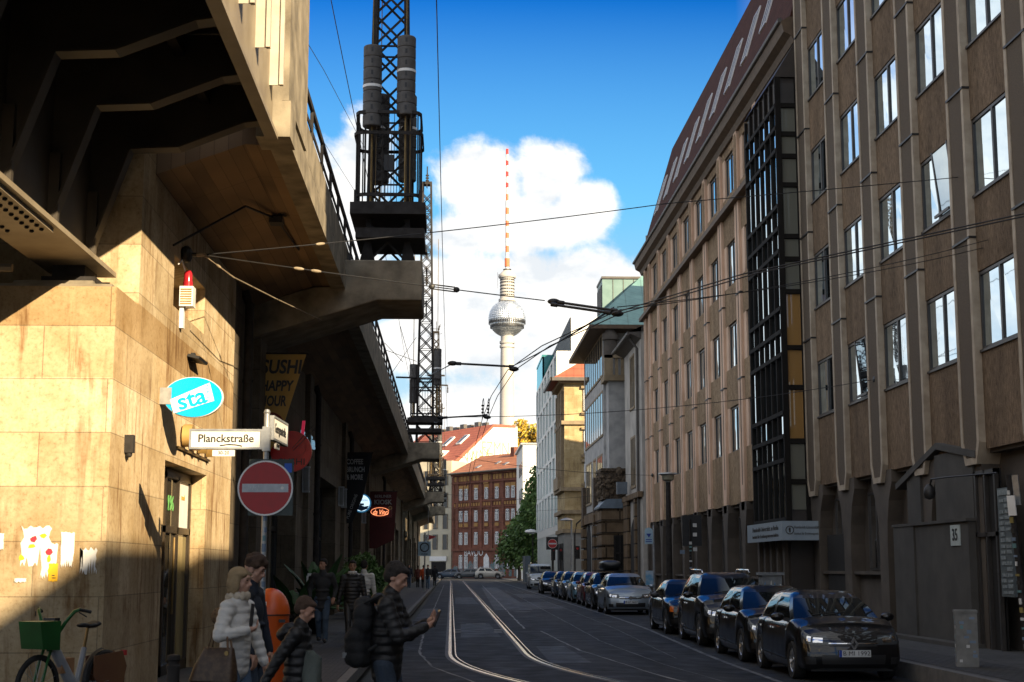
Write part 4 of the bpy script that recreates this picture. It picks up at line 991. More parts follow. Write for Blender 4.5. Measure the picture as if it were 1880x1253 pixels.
# brick house across the end, turned towards the left
def frame_at(o, ang): o.rotation_euler.z = ang
def brickmat():
    m, t, b = newmat('dark_red_brick'); tc = NN(t, 'ShaderNodeTexCoord').outputs['Object']
    s = NN(t, 'ShaderNodeSeparateXYZ'); t.links.new(tc, s.inputs[0]); c = NN(t, 'ShaderNodeCombineXYZ'); t.links.new(MATH(t, 'ADD', s.outputs[0], s.outputs[1]), c.inputs[0]); t.links.new(s.outputs[2], c.inputs[1])
    bk = NN(t, 'ShaderNodeTexBrick'); t.links.new(c.outputs[0], bk.inputs['Vector'])
    bk.inputs['Color1'].default_value = (.23, .075, .042, 1); bk.inputs['Color2'].default_value = (.17, .052, .032, 1); bk.inputs['Mortar'].default_value = (.12, .07, .05, 1)
    for k, v in (('Scale', 1), ('Mortar Size', .02), ('Brick Width', .5), ('Row Height', .16)): bk.inputs[k].default_value = v
    d_ = RAMP(t, NOISE(t, tc, .7, 5, .6), (.3, .55), (.7, 1.25))
    t.links.new(MIX(t, 1., bk.outputs['Color'], d_, 'MULTIPLY'), b.inputs['Base Color']); b.inputs['Roughness'].default_value = .9; return m
m_brick = brickmat(); m_ochre = mat('ochre_terracotta', (.42, .24, .08), (.30, .16, .05), scale=5, rough=.85)
h = thing('brick_house', (.2, 246, 0), 'dark red brick house with arched white windows closing the street', 'building')
h.rotation_euler.z = math.atan2(-15, 10.6); LW = 18.4
b = MB(); b.box(0, LW, 0, 11, 0, 17); b.build('wall', m_brick, h, local=True)
b = MB()
for s_ in (.0, 1.25, 4.85, 7.75, 10.6, 13.55, 17.5): b.box(s_, s_ + .55, -.14, 0, 4.6, 16.4)
b.box(0, LW, -.2, 0, 4.3, 4.7); b.box(0, LW, -.16, 0, 11.15, 11.35); b.box(0, LW, -.16, 0, 12.15, 12.35); b.box(0, LW, -.12, 0, 7.95, 8.1); b.box(0, LW, -.25, 0, 15.2, 15.5); b.box(0, LW, -.4, 0, 16.5, 17)
b.build('brick_bands', m_brick, h, local=True)
b = MB()
for k in range(20): b.box(.5 + k * .88, 1.15 + k * .88, -.06, 0, 15.6, 16.4)
for k in range(26): b.box(.4 + k * .69, .75 + k * .69, -.1, 0, 11.5, 12.0)
for s_ in (2.4, 3.9, 6.6, 9.4, 12.2, 15, 16.4): b.box(s_ - .5, s_ + .5, -.1, 0, 8.2, 8.75); b.box(s_ - .62, s_ + .62, -.07, 0, 14.2, 14.9)
b.box(8.75, 10.05, -.2, 0, 15.0, 17); b.build('ochre_friezes', m_ochre, h, local=True)
for s_ in (2.4, 3.9, 6.6, 9.4, 12.2, 15, 16.4):
    for z0, z1, ar in ((12.5, 14.4, 1), (9.0, 10.8, 0), (5.3, 7.3, 0), (1.5, 3.7, 0)):
        if s_ == 9.4 and z0 < 2: continue
        b = MB(); w_ = .46; p = [(s_ - w_, z0), (s_ + w_, z0), (s_ + w_, z1 - (.4 if ar else 0))] + ([(s_ + w_ * math.cos(R(a)), z1 - .4 + .45 * math.sin(R(a))) for a in (30, 60, 90, 120, 150)] if ar else []) + [(s_ - w_, z1 - (.4 if ar else 0))]
        b.prism(p, 'y', -.04, -.001)
        for q in ((s_ - w_, s_ - w_ + .16, z0, z1 - .3), (s_ + w_ - .16, s_ + w_, z0, z1 - .3), (s_ - .09, s_ + .09, z0, z1), (s_ - w_, s_ + w_, z0, z0 + .15), (s_ - w_, s_ + w_, z0 + 1.15, z0 + 1.3), (s_ - w_ + .05, s_ + w_ - .05, z1 - .2, z1 - .04)): b.box(q[0], q[1], -.09, -.041, q[2], q[3], 1)
        b.build('window', [m_dimg, m_wood], h, local=True)
b = MB(); b.prism([(-.8, 16.9), (6, 20.2), (12, 16.9)], 'x', -.3, LW + .2); ro = b.build('roof', m_ortile, h, local=True)
b = MB(); b.tube([(-.3, -.85, 16.9), (LW + .2, -.85, 16.9)], .16, 6); b.build('gutter', m_copper, ro, local=True)
for s_, y in ((5.5, 1.2), (9.5, 2.2), (12.5, 1.5), (15.5, 2.5)):
    b = MB(); z = 16.9 + (y + .8) * .485; b.obox((s_, y, z + .06), (.35, 0, 0), (0, .45, .22), (0, -.03, .06)); b.build('skylight', m_glav, ro, local=True)
b = MB(); b.box(9.9, 10.9, 4.4, 5.2, 19.4, 21); b.build('chimney', m_brick, ro, local=True)
def graf(name, cols, sc):
    m, t, b = newmat(name); tc = NN(t, 'ShaderNodeTexCoord').outputs['Object']
    v = NN(t, 'ShaderNodeTexVoronoi', feature='F1'); v.inputs['Scale'].default_value = sc
    t.links.new(MAPV(t, tc, (1, 1, 1.3)), v.inputs['Vector'])
    f = NOISE(t, tc, sc * 1.3, 3, .6, 1.5)
    t.links.new(RAMP(t, f, *[(.30 + .4 * i / (len(cols) - 1), c) for i, c in enumerate(cols)]), b.inputs['Base Color']); b.inputs['Roughness'].default_value = .8; return m
b = MB()
for s0, s1, z1 in ((.3, 1.6, 1.9), (1.9, 3.0, 2.0), (3.3, 6.0, 2.6), (6.9, 8.6, 1.8), (10.2, 11.6, 2.7), (12.6, 14.4, 2.6), (15.3, 16.0, 2.2), (16.6, 18.2, 2.3)):
    pts = [(s0 + (s1 - s0) * i / 7, z1 * rnd.uniform(.75, 1.1)) for i in range(8)]; b.prism([(s0, .3)] + [(s1, .3)] + pts[::-1], 'y', -.03, -.001)
b.build('spray_paint', graf('spray_paint_colours', [(.06, .05, .05), (.30, .28, .27), (.10, .07, .06), (.05, .25, .28), (.12, .06, .05), (.38, .20, .22), (.08, .08, .1)], 2.2), h, local=True)
text('BAVOO', 1.5, m_wood, h, (6.0, -.06, 4.0), (1, 0, 0), (0, 0, 1), 'graffiti_tag', bold=-.0, local=True)
b = MB(); b.prism([(8.7, .1), (10.1, .1), (10.1, 3.2), (9.4, 3.9), (8.7, 3.2)], 'y', -.05, -.001); b.build('house_door', m_wood, h, local=True)
# house with the white gable and red roof behind it
ex = Vector((.87, .5, 0)).normalized(); gy = Vector((-.5, .87, 0)).normalized()
h = thing('gable_house', (7.4, 262, 0), 'house with a sunlit white gable wall and long red tiled roof behind the brick house', 'building')
h.rotation_euler.z = math.atan2(ex.y, ex.x)
b = MB(); b.prism([(-8.2, 0), (5, 0), (5, 26.6), (0, 26.6), (-8.2, 19.6)], 'y', 0, .6); b.box(-8, 5, .6, 26, 0, 19.3); b.build('gable_wall', m_wroof, h, local=True)
b = MB(); b.prism([(-8.9, 19.2), (0, 26.8), (4.6, 26.8), (4.6, 26.4), (0, 26.3), (-8.0, 19.2)], 'y', -.12, 27); ro = b.build('roof', m_redtile, h, local=True)
for k in range(3):
    f_ = .62; c = Vector((-8.2 * (1 - f_), 5.5 + 5.2 * k, 19.8 + 7 * f_ + .2)); sl2 = Vector((8.2, 0, 7)).normalized(); n2 = Vector((-7, 0, 8.2)).normalized()
    b = MB(); b.obox(c, sl2 * 1.3, (0, .75, 0), n2 * .12, 1); b.obox(c + n2 * .1, sl2 * 1.1, (0, .55, 0), n2 * .05, 0); b.build('skylight', [m_dimg, m_wood], ro, local=True)
b = MB()
for k in range(9): b.box(.2, .9, 3 + k * 2.6, 4.4 + k * 2.6, 26.8, 27.4 + .3 * (k % 2))
b.build('roof_vents', m_copper, ro, local=True)
b = MB(); b.box(-9.6, -5.2, 6.5, 9.5, 19.0, 22.3); d2 = b.build('dormer', m_wroof, ro, local=True)
b = MB(); b.box(-9.68, -9.6, 6.9, 9.1, 19.4, 21.9); b.build('dormer_window', m_dimg, d2, local=True)
text('FZMNH', 3.4, mat('faded_brown_paint', (.42, .35, .24), rough=.9), h, (1.2, -.02, 22.4), (1, 0, 0), (0, 0, 1), 'graffiti_tag', width=7.2, local=True)
text('VWAX', 2.8, mat('green_yellow_paint', (.36, .38, .16), rough=.9), h, (-3.4, -.02, 21.0), (1, 0, .22), (-.22, 0, 1), 'graffiti_tag', width=5.4, local=True)
# beige building at the left, past the end of the viaduct
h = thing('beige_apartment_house', (0, 247.5, 0), 'beige modern building with tall dark windows seen under the far end of the viaduct', 'building')
h.rotation_euler.z = math.atan2(-9, 14) ; LW2 = 20
b = MB(); b.box(-LW2, 0, 0, 10, 0, 19.3); b.build('wall', m_cream, h, local=True)
for s_ in (-1.6, -3.6, -5.4, -7.4, -9.4, -11.5):
    for z in (4.6, 8.0, 11.5, 15.2):
        b = MB(); b.box(s_, s_ + .95, -.05, 0, z, z + 2.5); o = b.build('window', m_dimg, h, local=True)
        b = MB(); b.box(s_ - .08, s_, -.09, 0, z, z + 2.5); b.box(s_ + .8, s_ + .9, -.08, -.051, z, z + 2.5); b.build('frame', m_tanfr, o, local=True)
b = MB(); b.box(-3.9, -1.0, -.03, 0, .1, 2.6); b.build('garage_opening', m_dark, h, local=True)
b = MB(); b.box(-4.1, -.8, -.25, -.05, 2.75, 3.5); b.build('sign_board', m_white, h, local=True)
b = MB()
for k in range(4): b.box(-19 + k * 3.2, -17 + k * 3.2, -.06, 0, .2, 3.2)
b.build('shop_windows', m_dimg, h, local=True)

# ------------------------------------------------------------------ television tower
tw = thing('television_tower', (48.2, 1290, 0), 'tall television tower with a silver sphere and a red and white aerial', 'tower')
z_ = lambda v: at(931, v, Y=1290).z
m_tconc = mat('tower_concrete', (.50, .48, .44), (.42, .40, .37), scale=.05, rough=.9)
def steelballs():
    m, t, b = newmat('faceted_steel'); b.inputs['Metallic'].default_value = .9; b.inputs['Roughness'].default_value = .38
    t.links.new(RAMP(t, NN(t, 'ShaderNodeNewGeometry').outputs['Random Per Island'], (0., (.52, .58, .64)), (1., (.86, .90, .94))), b.inputs['Base Color']); return m
b = MB(); b.lathe([(16, 0), (10, 25), (8.2, 60), (7.0, 100), (6.3, 150), (5.7, 190), (5.5, 205)], n=40); b.build('shaft', m_tconc, tw, local=True, smooth=40)
b = MB()
for v in (629, 636.5): b.lathe([(5.6, z_(v) - 1.2), (6.6, z_(v) - 1.2), (6.6, z_(v) + .8), (5.6, z_(v) + .8)], n=40)
b.build('shaft_rings', m_tconc, tw, local=True)
zc = z_(585.5); rs = 16.3
b = MB(); n, m_ = 56, 30
for j in range(m_):
    a0, a1 = math.pi * j / m_, math.pi * (j + 1) / m_
    for i in range(n):
        t0, t1 = 2 * math.pi * i / n, 2 * math.pi * (i + 1) / n
        P = lambda a, q, r=rs: Vector((r * math.sin(a) * math.cos(q), r * math.sin(a) * math.sin(q), zc + r * math.cos(a)))
        mid = P((a0 + a1) / 2, (t0 + t1) / 2, rs + (.38 if j < 17 else .2))
        e = .88
        q4 = [mid.lerp(p, e) if False else p + (mid - p) * (1 - e) for p in (P(a0, t0), P(a1, t0), P(a1, t1), P(a0, t1))]
        vs = [b.v(p) for p in q4]; c = b.v(mid)
        for k in range(4): b.face([vs[k], vs[(k + 1) % 4], c])
sp = b.build('sphere', steelballs(), tw, local=True, normals=True)
b = MB(); b.ell((0, 0, zc), rs - .12, 40, 24); b.build('sphere_frame', mat('sphere_frame_grey', (.36, .40, .44), rough=.4, metal=.6), sp, local=True, smooth=60)
b = MB()
for v, hh in ((592.5, 3.0), (600.5, 2.6)):
    z = z_(v); r_ = math.sqrt(rs * rs - (z - zc) ** 2) + .28
    for i in range(60):
        a = 2 * math.pi * i / 60; c = Vector((r_ * math.cos(a), r_ * math.sin(a), z)); ra = Vector((math.cos(a), math.sin(a), 0)); ta = Vector((-math.sin(a), math.cos(a), 0))
        b.obox(c, ra * .15, ta * .5, (0, 0, hh / 2))
b.build('window_bands', m_black, sp, local=True)
b = MB(); b.lathe([(0, z_(554)), (7.6, z_(554)), (7.6, z_(550)), (6.4, z_(549)), (6.2, z_(512)), (7.6, z_(511)), (7.9, z_(508)), (7.4, z_(505)), (4.5, z_(500)), (2.6, z_(496)), (0, z_(495))], n=36); nk = b.build('upper_shaft', m_tconc, tw, local=True, smooth=30)
b = MB()
for v in (515, 520, 526, 532, 538, 543):
    for i in range(20):
        a = 2 * math.pi * i / 20; ra = Vector((math.cos(a), math.sin(a), 0)); b.obox(ra * 6.35 + Vector((0, 0, z_(v))), ra * .1, Vector((-ra.y, ra.x, 0)) * .75, (0, 0, .55))
b.build('vent_rows', m_black, nk, local=True)
b = MB(); b.lathe([(0, z_(496)), (3.6, z_(496)), (3.6, z_(495)), (0, z_(495))], n=20); b.tube([(-8.3, 0, z_(530)), (-8.3, 0, z_(500))], .15, 5); b.bar((-8.6, 0, z_(505)), (-7, 0, z_(505)), .25); b.build('aerial_ring', m_dsteel, nk, local=True)
m_or = mat('faded_orange_paint', (.72, .18, .07), rough=.6); m_rd = mat('red_paint', (.68, .03, .02), rough=.6); m_wh = mat('aerial_white', (.62, .63, .65), rough=.6)
ys = [496, 490, 475, 464, 452, 438, 428, 416, 406, 394, 382, 369, 357, 345, 336, 325, 315.5, 304.5, 295.5, 284, 274]
b = MB()
for k, (a, c) in enumerate(zip(ys, ys[1:])):
    r_ = 2.2 if k == 1 else 1.55 if k < 11 else 1.15
    b.lathe([(0, z_(a)), (r_, z_(a)), (r_, z_(c)), (0, z_(c))], n=14, mi=0 if k % 2 == 0 else (1 if k < 13 else 2))
b.build('aerial', [m_wh, m_or, m_rd], tw, local=True)

# ------------------------------------------------------------------ cars
def paint(name, c, rough=.28, metal=.0, coat=1.):
    m, t, b = newmat(name); b.inputs['Base Color'].default_value = (*c, 1)
    b.inputs['Roughness'].default_value = rough; b.inputs['Metallic'].default_value = metal
    b.inputs['Coat Weight'].default_value = coat * .75; b.inputs['Specular IOR Level'].default_value = .2; b.inputs['Coat Roughness'].default_value = .02
    d_ = RAMP(t, NOISE(t, POS(t), 2.5, 4), (.35, rough), (.75, rough + .14)); t.links.new(d_, b.inputs['Roughness']); return m
m_carglass = glassmat('car_glass', (.006, .008, .010), (.85, .95, 1), f=.30)
m_tyre = mat('tyre_rubber', (.018, .018, .018), rough=.85); m_rim = mat('alloy_rim', (.42, .43, .45), (.35, .36, .38), metal=.8, rough=.3)
m_chrome = mat('chrome_trim', (.75, .76, .78), metal=1., rough=.12); m_trim = mat('black_plastic', (.014, .014, .015), rough=.45)
m_lamp = glassmat('headlamp_lens', (.05, .055, .06), f=.35, rough=.06); m_amber = mat('amber_indicator', (.75, .16, .02), rough=.25); m_plate = mat('number_plate', (.62, .64, .64), rough=.4); m_blue = mat('plate_blue', (.02, .06, .35), rough=.4)
def lerpt(tab, x):
    for (a, p), (c, q) in zip(tab, tab[1:]):
        if x <= c:
            k = max(0., (x - a) / (c - a)); k = k * k * (3 - 2 * k); return p + (q - p) * k
    return tab[-1][1]
def make_car(nm, L, Wd, H, wb, wr, body, belt=.92, hood=.98, nose=.70, tail=.95, cowl=.9, wtop=.28, rtop=-1.2, rbase=-1.75, fo=.85, n=4.2, tw=.80, ind=False, rails=False, badge=None, boxy=False, plate='B MI 1992', full=True):
    """front towards +x; cowl / wtop / rtop / rbase are the x of windscreen foot, roof front, roof rear, rear window foot"""
    root = bpy.data.objects.new(nm, None); COL.objects.link(root)
    xf, xr = L / 2, -L / 2; w = Wd / 2; fx = xf - fo; rx = fx - wb; ar = wr * 1.13
    zsh = lambda x: lerpt([(xr - .1, tail), (rbase, tail), (cowl - .35, belt), (cowl, hood), (xf - .45, hood - .10), (xf, nose)], x)
    def arch(x):
        z = .20
        for c in (fx, rx):
            if abs(x - c) < ar: z = max(z, wr + math.sqrt(ar * ar - (x - c) ** 2) - .02)
        return z
    # outline points (one side), front centre to rear centre
    xs = []
    for c in (fx, rx):
        for k in range(-8, 9): xs.append(c + ar * 1.001 * math.sin(math.pi / 16 * k))
    for k in range(25): xs.append(xr + .28 + (L - .56) * k / 24)
    xs = sorted(set(round(x, 3) for x in xs if xr + .27 <= x <= xf - .27), reverse=True)
    pf = 2.6 if not boxy else 4.0
    def half(x):
        if x > 0: k = (x / xf)
        else: k = (x / xr)
        return w * (1 - .10 * max(0, k) ** 4)
    corner = lambda s, sg: (sg * (L / 2 - .28 + .28 * math.cos(s) ** (2 / pf)), (half(sg * (L / 2 - .28))) * 1.0)
    pts = []                                             # (x, y) on the left side, front centre -> rear centre
    wn = half(xf - .28)
    for k in range(8): y = wn * .80 * k / 7; pts.append((xf - .16 * (y / wn) ** 2.2, y))
    px, py = pts[-1]
    for k in range(1, 6): a = math.pi / 2 * k / 6; pts.append((xf - .28 + (px - xf + .28) * math.cos(a) ** .9, py + (wn - py) * math.sin(a)))
    pts += [(x, half(x)) for x in xs]
    wn = half(xr + .28)
    rr = []
    for k in range(8): y = wn * .84 * k / 7; rr.append((xr + .10 * (y / wn) ** 2.2, y))
    px, py = rr[-1]
    for k in range(1, 6): a = math.pi / 2 * k / 6; rr.append((xr + .28 + (px - xr - .28) * math.cos(a) ** .9, py + (wn - py) * math.sin(a)))
    pts += rr[::-1]
    N = len(pts)
    lev = [0, .14, .30, .5, .68, .84, .94, 1.0]; bul = [.945, .985, 1.0, 1.0, .992, .975, .945, .89]
    def P(i, f):                                         # surface point, i fractional index along the outline, f height
        i = max(0., min(N - 1.001, i)); a = int(i); k = i - a
        x = pts[a][0] + (pts[a + 1][0] - pts[a][0]) * k; y = pts[a][1] + (pts[a + 1][1] - pts[a][1]) * k
        for q in range(7):
            if f <= lev[q + 1]: bb = bul[q] + (bul[q + 1] - bul[q]) * (f - lev[q]) / (lev[q + 1] - lev[q]); break
        else: bb = bul[-1]
        zb = arch(x) if abs(y) > w * .7 else .22
        z = zb + (max(zsh(x), zb + .02) - zb) * f
        kx = 1 + (bb - 1) * (.45 if abs(x) > L / 2 - .3 else 0)
        if x > xf - .4: x = x - .06 * f * f * (1 if not boxy else .3)
        return Vector((x * kx, y * bb, z))
    b = MB()
    grid = {}
    for sgn in (1, -1):
        for i in range(N):
            for j, f in enumerate(lev):
                p = P(i, f); 
                if i in (0, N - 1) and sgn < 0: grid[sgn, i, j] = grid[1, i, j]
                else: grid[sgn, i, j] = b.v((p.x, p.y * sgn, p.z))
        for i in range(N - 1):
            for j in range(len(lev) - 1): b.face([grid[sgn, i, j], grid[sgn, i + 1, j], grid[sgn, i + 1, j + 1], grid[sgn, i, j + 1]])
    J = len(lev) - 1; prev = None                        # bonnet, shoulders and boot lid
    for i in range(N):
        a, c = grid[1, i, J], grid[-1, i, J]
        if a is c: row = [a]
        else:
            row = [a]
            for k in range(1, 8):
                y = a.co.y * (1 - k / 4); row.append(b.v((a.co.x, y, a.co.z + .055 * (1 - (y / max(.2, a.co.y)) ** 2) * min(1, a.co.y / .6))))
            row.append(c)
        if prev:
            if len(prev) == 1:
                for k in range(len(row) - 1): b.face([prev[0], row[k], row[k + 1]])
            elif len(row) == 1:
                for k in range(len(prev) - 1): b.face([prev[k], row[0], prev[k + 1]])
            else:
                for k in range(len(row) - 1): b.face([prev[k], row[k], row[k + 1], prev[k + 1]])
        prev = row
    # greenhouse
    yb, yt = w * .87, w * tw * .80
    def ringpts(x0, x1, y, z0f, cv):                      # x0 front, x1 rear; returns list going front -> left side -> rear -> right
        o = []
        for k in range(11): s = -1 + 2 * k / 10; o.append((x0 - cv * s * s * .55, y * s * .97))
        for k in range(1, 15): f = k / 15; o.append((x0 - cv * .55 - .02 + (x1 + .12 - x0 + cv * .55) * f, y * (1 + .02 * math.sin(math.pi * f))))
        for k in range(11): s = 1 - 2 * k / 10; o.append((x1 + .10 * s * s, y * s * .96))
        for k in range(14, 0, -1): f = k / 15; o.append((x0 - cv * .55 - .02 + (x1 + .12 - x0 + cv * .55) * f, -y * (1 + .02 * math.sin(math.pi * f))))
        return o
    lowr = ringpts(cowl, rbase, yb, 0, .22); topr = ringpts(wtop, rtop, yt, 0, .14); M_ = len(lowr); K = 7
    vs = []
    for j in range(K + 1):
        f = j / K; row = []
        for (x0, y0), (x1, y1) in zip(lowr, topr):
            z0 = zsh(x0) - .015; zt = H - .055 - .03 * abs(x1 - (wtop + rtop) / 2) / max(.4, (wtop - rtop) / 2)
            bow = math.sin(math.pi * f) * .035
            x = x0 + (x1 - x0) * f; y = y0 + (y1 - y0) * f; z = z0 + (zt - z0) * f
            d_ = Vector((x - (cowl + rbase) / 2, y * 1.6, 0)).normalized() * bow; row.append((x + d_.x, y + d_.y, z))
        vs.append(row)
    def isglass(i, j):
        if j < 1 or j > K - 2: 
            return None if not (i < 10 and j >= 0 and j <= K - 1) else ('windscreen' if j <= K - 2 else None)
        if i < 10: return 'windscreen'
        if 25 <= i < 35: return 'rear_window'
        for base, sd in ((10, 0), (35, 1)):
            if base <= i < base + 15:
                q = i - base if sd == 0 else 14 - (i - base)
                if q in (0, 7, 13, 14): return None
                return ('side_window', sd, 0 if q < 7 else 1)
        return None
    groups = {}
    bv = [[b.v(p) for p in row] for row in vs]
    for j in range(K):
        for i in range(M_):
            g_ = isglass(i, j)
            q = [(j, i), (j, (i + 1) % M_), (j + 1, (i + 1) % M_), (j + 1, i)]
            if g_ is None: b.face([bv[a][c] for a, c in q])
            else: groups.setdefault(g_, []).append([vs[a][c] for a, c in q])
    top = bv[K]; cz = H - .0
    inner = []
    for s in (.80, .4):
        row = []
        for (x, y) in topr:
            cx = (wtop + rtop) / 2; row.append(b.v((cx + (x - cx) * s, y * s, H - (.022 if s > .5 else .006))))
        inner.append(row)
    for A, B2 in zip([top] + inner[:1], inner):
        for i in range(M_): b.face([A[i], A[(i + 1) % M_], B2[(i + 1) % M_], B2[i]])
    b.face(inner[-1])
    bo = b.build('body', body, root, local=True, smooth=38)
    for g_, fs in groups.items():
        g = MB(); 
        for q in fs: g.face(q)
        bmesh.ops.remove_doubles(g.bm, verts=g.bm.verts, dist=.0005)
        g.build(g_ if isinstance(g_, str) else g_[0], m_carglass, root, local=True, smooth=60)
    def patch(i0, i1, f0, f1, off, sgn=1, ni=8, nf=3, mb=None, mi=0, shear=0):
        mb = mb or MB(); rows = []
        for a in range(ni + 1):
            row = []
            for c in range(nf + 1):
                f = f0 + (f1 - f0) * c / nf; i = i0 + (i1 - i0) * a / ni + shear * (c / nf - .5)
                s2 = sgn if i >= 0 else -sgn
                p = P(abs(i), f); e1 = P(abs(i) + .05, f) - P(max(0, abs(i) - .05), f); e2 = P(abs(i), min(1, f + .02)) - P(abs(i), f - .02)
                nn = e2.cross(e1).normalized() * 1.; nn = -nn if nn.dot(Vector((p.x, p.y, 0))) < 0 else nn
                p = p + nn * off; row.append(mb.v((p.x, p.y * s2, p.z)))
            rows.append(row)
        for A, B2 in zip(rows, rows[1:]):
            for c in range(nf): mb.face([A[c], B2[c], B2[c + 1], A[c + 1]], mi)
        return mb
    for s in (1, -1):
        lo = .70 if not boxy else .72
        if boxy: patch(3.6, 8.4, .68, .92, .006, s).build('headlight', m_lamp, root, local=True, smooth=50); patch(8.5, 11.5, .68, .92, .006, s).build('indicator', m_amber, root, local=True, smooth=50)
        else:
            hl = patch(4.3, 12.6, .70, .97, .007, s, 10, 4, shear=1.2).build('headlight', m_lamp, root, local=True, smooth=50)
            q = MB(); patch(5.4, 7.2, .76, .90, .012, s, mb=q); patch(8.0, 9.6, .78, .92, .012, s, mb=q); q.build('lamp_bowl', m_chrome, hl, local=True, smooth=50)
        if ind and not boxy: patch(12.4, 13.6, .66, .80, .008, s).build('indicator', m_amber, root, local=True)
    g = patch(-4.2, 4.2, .66, .80, .006, 1, 12); g.build('grille', m_trim, root, local=True, smooth=50)
    g = patch(-5.6, 5.6, .12, .40, .006, 1, 14); patch(6.6, 10.2, .14, .34, .006, 1, mb=g); patch(6.6, 10.2, .14, .34, .006, -1, mb=g); g.build('lower_intake', m_trim, root, local=True, smooth=50)
    if full:
        g = MB(); patch(-4.4, -.7, .735, .765, .012, 1, mb=g); patch(.7, 4.4, .735, .765, .012, 1, mb=g); g.build('chrome_bar', m_chrome, root, local=True)
    zc_ = P(0, .45); pm = MB(); x_ = P(0, .42).x + .02
    pm.box(x_, x_ + .012, -.26, .26, .40, .51); po = pm.build('number_plate', m_plate, root, local=True)
    g = MB(); g.box(x_ + .0125, x_ + .014, -.26, -.215, .40, .51); g.build('country_strip', m_blue, po, local=True)
    if plate: text(plate, .098, m_black, po, (x_ + .014, .025, .455), (0, 1, 0), (0, 0, 1), 'plate_text', ext=.001, width=.44, local=True)
    if badge:
        g = MB(); bx = P(0, .76).x + .03
        if badge == 'diamond':
            for k in (1, ): g.prism([(0, .11), (.07, 0), (0, -.11), (-.07, 0)], 'x', bx - .02, bx + .012); 
            e = g.build('badge', m_chrome, root, local=True); e.data.transform(Matrix.Translation((0, 0, P(0, .74).z)))
            g = MB(); g.prism([(0, .055), (.03, 0), (0, -.055), (-.03, 0)], 'x', bx + .0125, bx + .016); e2 = g.build('badge_core', m_trim, e, local=True); e2.data.transform(Matrix.Translation((0, 0, P(0, .74).z)))
        else: g.cyl((bx - .02, 0, P(0, .74).z), (bx + .01, 0, P(0, .74).z), .06, n=16); g.build('badge', m_chrome, root, local=True)
    for s in (1, -1):
        g = MB(); g.ell((cowl - .42, s * (w + .09), belt + .07), (.07, .12, .075), 12, 8); g.bar((cowl - .42, s * (w * .86), belt + .0), (cowl - .42, s * (w + .03), belt + .05), .05); g.build('mirror', body if not boxy else m_trim, root, local=True, smooth=50)
        xm = (cowl + rbase) / 2
        for hx in (xm - .02, xm - .95):
            g = MB(); g.obox((hx, s * (half(hx) * .985 + .012), belt - .13), (.095, 0, 0), (0, .014, 0), (0, 0, .016)); g.build('door_handle', m_trim if not full else m_chrome, root, local=True)
        g = MB(); g.bar((rx + ar + .05, s * (w * .995 + .002), .36), (fx - ar - .05, s * (w * .995 + .002), .31), .012, .03); g.build('side_trim', m_trim, root, local=True)
        for hx in (xm + .1, cowl - .3, ):
            g = MB(); g.bar((hx, s * (half(hx) * 1.001), .30), (hx, s * (half(hx) * .97), belt - .03), .010, .004); g.build('door_gap', m_trim, root, local=True)
    g = MB(); g.box(xr + .2, xf - .2, -w * .78, w * .78, .16, .5); g.box(rx + ar, fx - ar, -w * .9, w * .9, .16, .35); g.build('underbody', m_trim, root, local=True)
    for s in (1, -1):
        for cx in (fx, rx):
            g = MB(); tw_ = .20; y1 = s * (w * .985); y0 = y1 - s * tw_
            g.lathe([(wr * .62, y0), (wr * .94, y0), (wr, y0 + s * .03), (wr, y1 - s * .03), (wr * .94, y1), (wr * .66, y1 - s * .012), (wr * .64, y1 - s * .05)], (cx, 0, wr), 28, axis='y')
            wo = g.build('wheel', m_tyre, root, local=True, smooth=35)
            g = MB(); yo = y1 - s * .03
            g.lathe([(0, yo - s * .045), (wr * .60, yo - s * .06)], (cx, 0, wr), 20, mi=1, axis='y'); g.lathe([(wr * .57, yo - s * .04), (wr * .66, yo + s * .01), (wr * .645, yo - s * .06)], (cx, 0, wr), 28, axis='y')
            for k in range(5):
                for dk in (-.16, .16):
                    a = 2 * math.pi * k / 5 + .3; q = a + dk
                    g.bar((cx + .04 * math.sin(a), yo - s * .02, wr + .04 * math.cos(a)), (cx + wr * .6 * math.sin(q), yo - s * .012, wr + wr * .6 * math.cos(q)), .035, .03, up=(0, 1, 0))
            g.lathe([(0, yo + s * .005), (.05, yo), (.06, yo - s * .03)], (cx, 0, wr), 12, axis='y')
            g.build('rim', [m_rim, m_trim], wo, local=True)
    if rails:
        for s in (1, -1):
            g = MB(); y = s * yt * .97; g.tube([(wtop - .1, y, H - .03), (wtop - .2, y, H + .045), (rtop + .25, y, H + .055), (rtop + .1, y, H - .03)], .022, 6); g.build('roof_rail', m_chrome, root, local=True, smooth=50)
    for s in (1, -1):
        g = MB(); y0 = .05 * s; g.tube([(cowl - .02, s * .1 - .35, zsh(cowl) + .06), (cowl - .16, s * .1 + .05, zsh(cowl) + .11)], .012, 5); g.build('wiper', m_trim, root, local=True)
    return root
def place_car(o, x, yfront, L, label, group='cars parked along the right kerb', ang=0):
    """nose towards the camera, front bumper at y = yfront"""
    o.rotation_euler.z = R(-90) + ang; o.location = (x, yfront + L / 2, zroad(x, yfront + L / 2)); return tag(o, label, 'car', group)
p_blk = paint('black_car_paint', (.006, .006, .007)); p_sil = paint('silver_blue_car_paint', (.26, .31, .36), .3, .6); p_red = paint('dark_red_car_paint', (.10, .012, .018)); p_blu = paint('light_blue_car_paint', (.14, .26, .34), .3, .4); p_gry = paint('grey_car_paint', (.06, .065, .07), .3, .5); p_van = paint('pale_van_paint', (.36, .40, .43), .35); p_dbl = paint('dark_blue_car_paint', (.02, .035, .06)); p_beige = paint('beige_silver_paint', (.34, .32, .28), .3, .5)
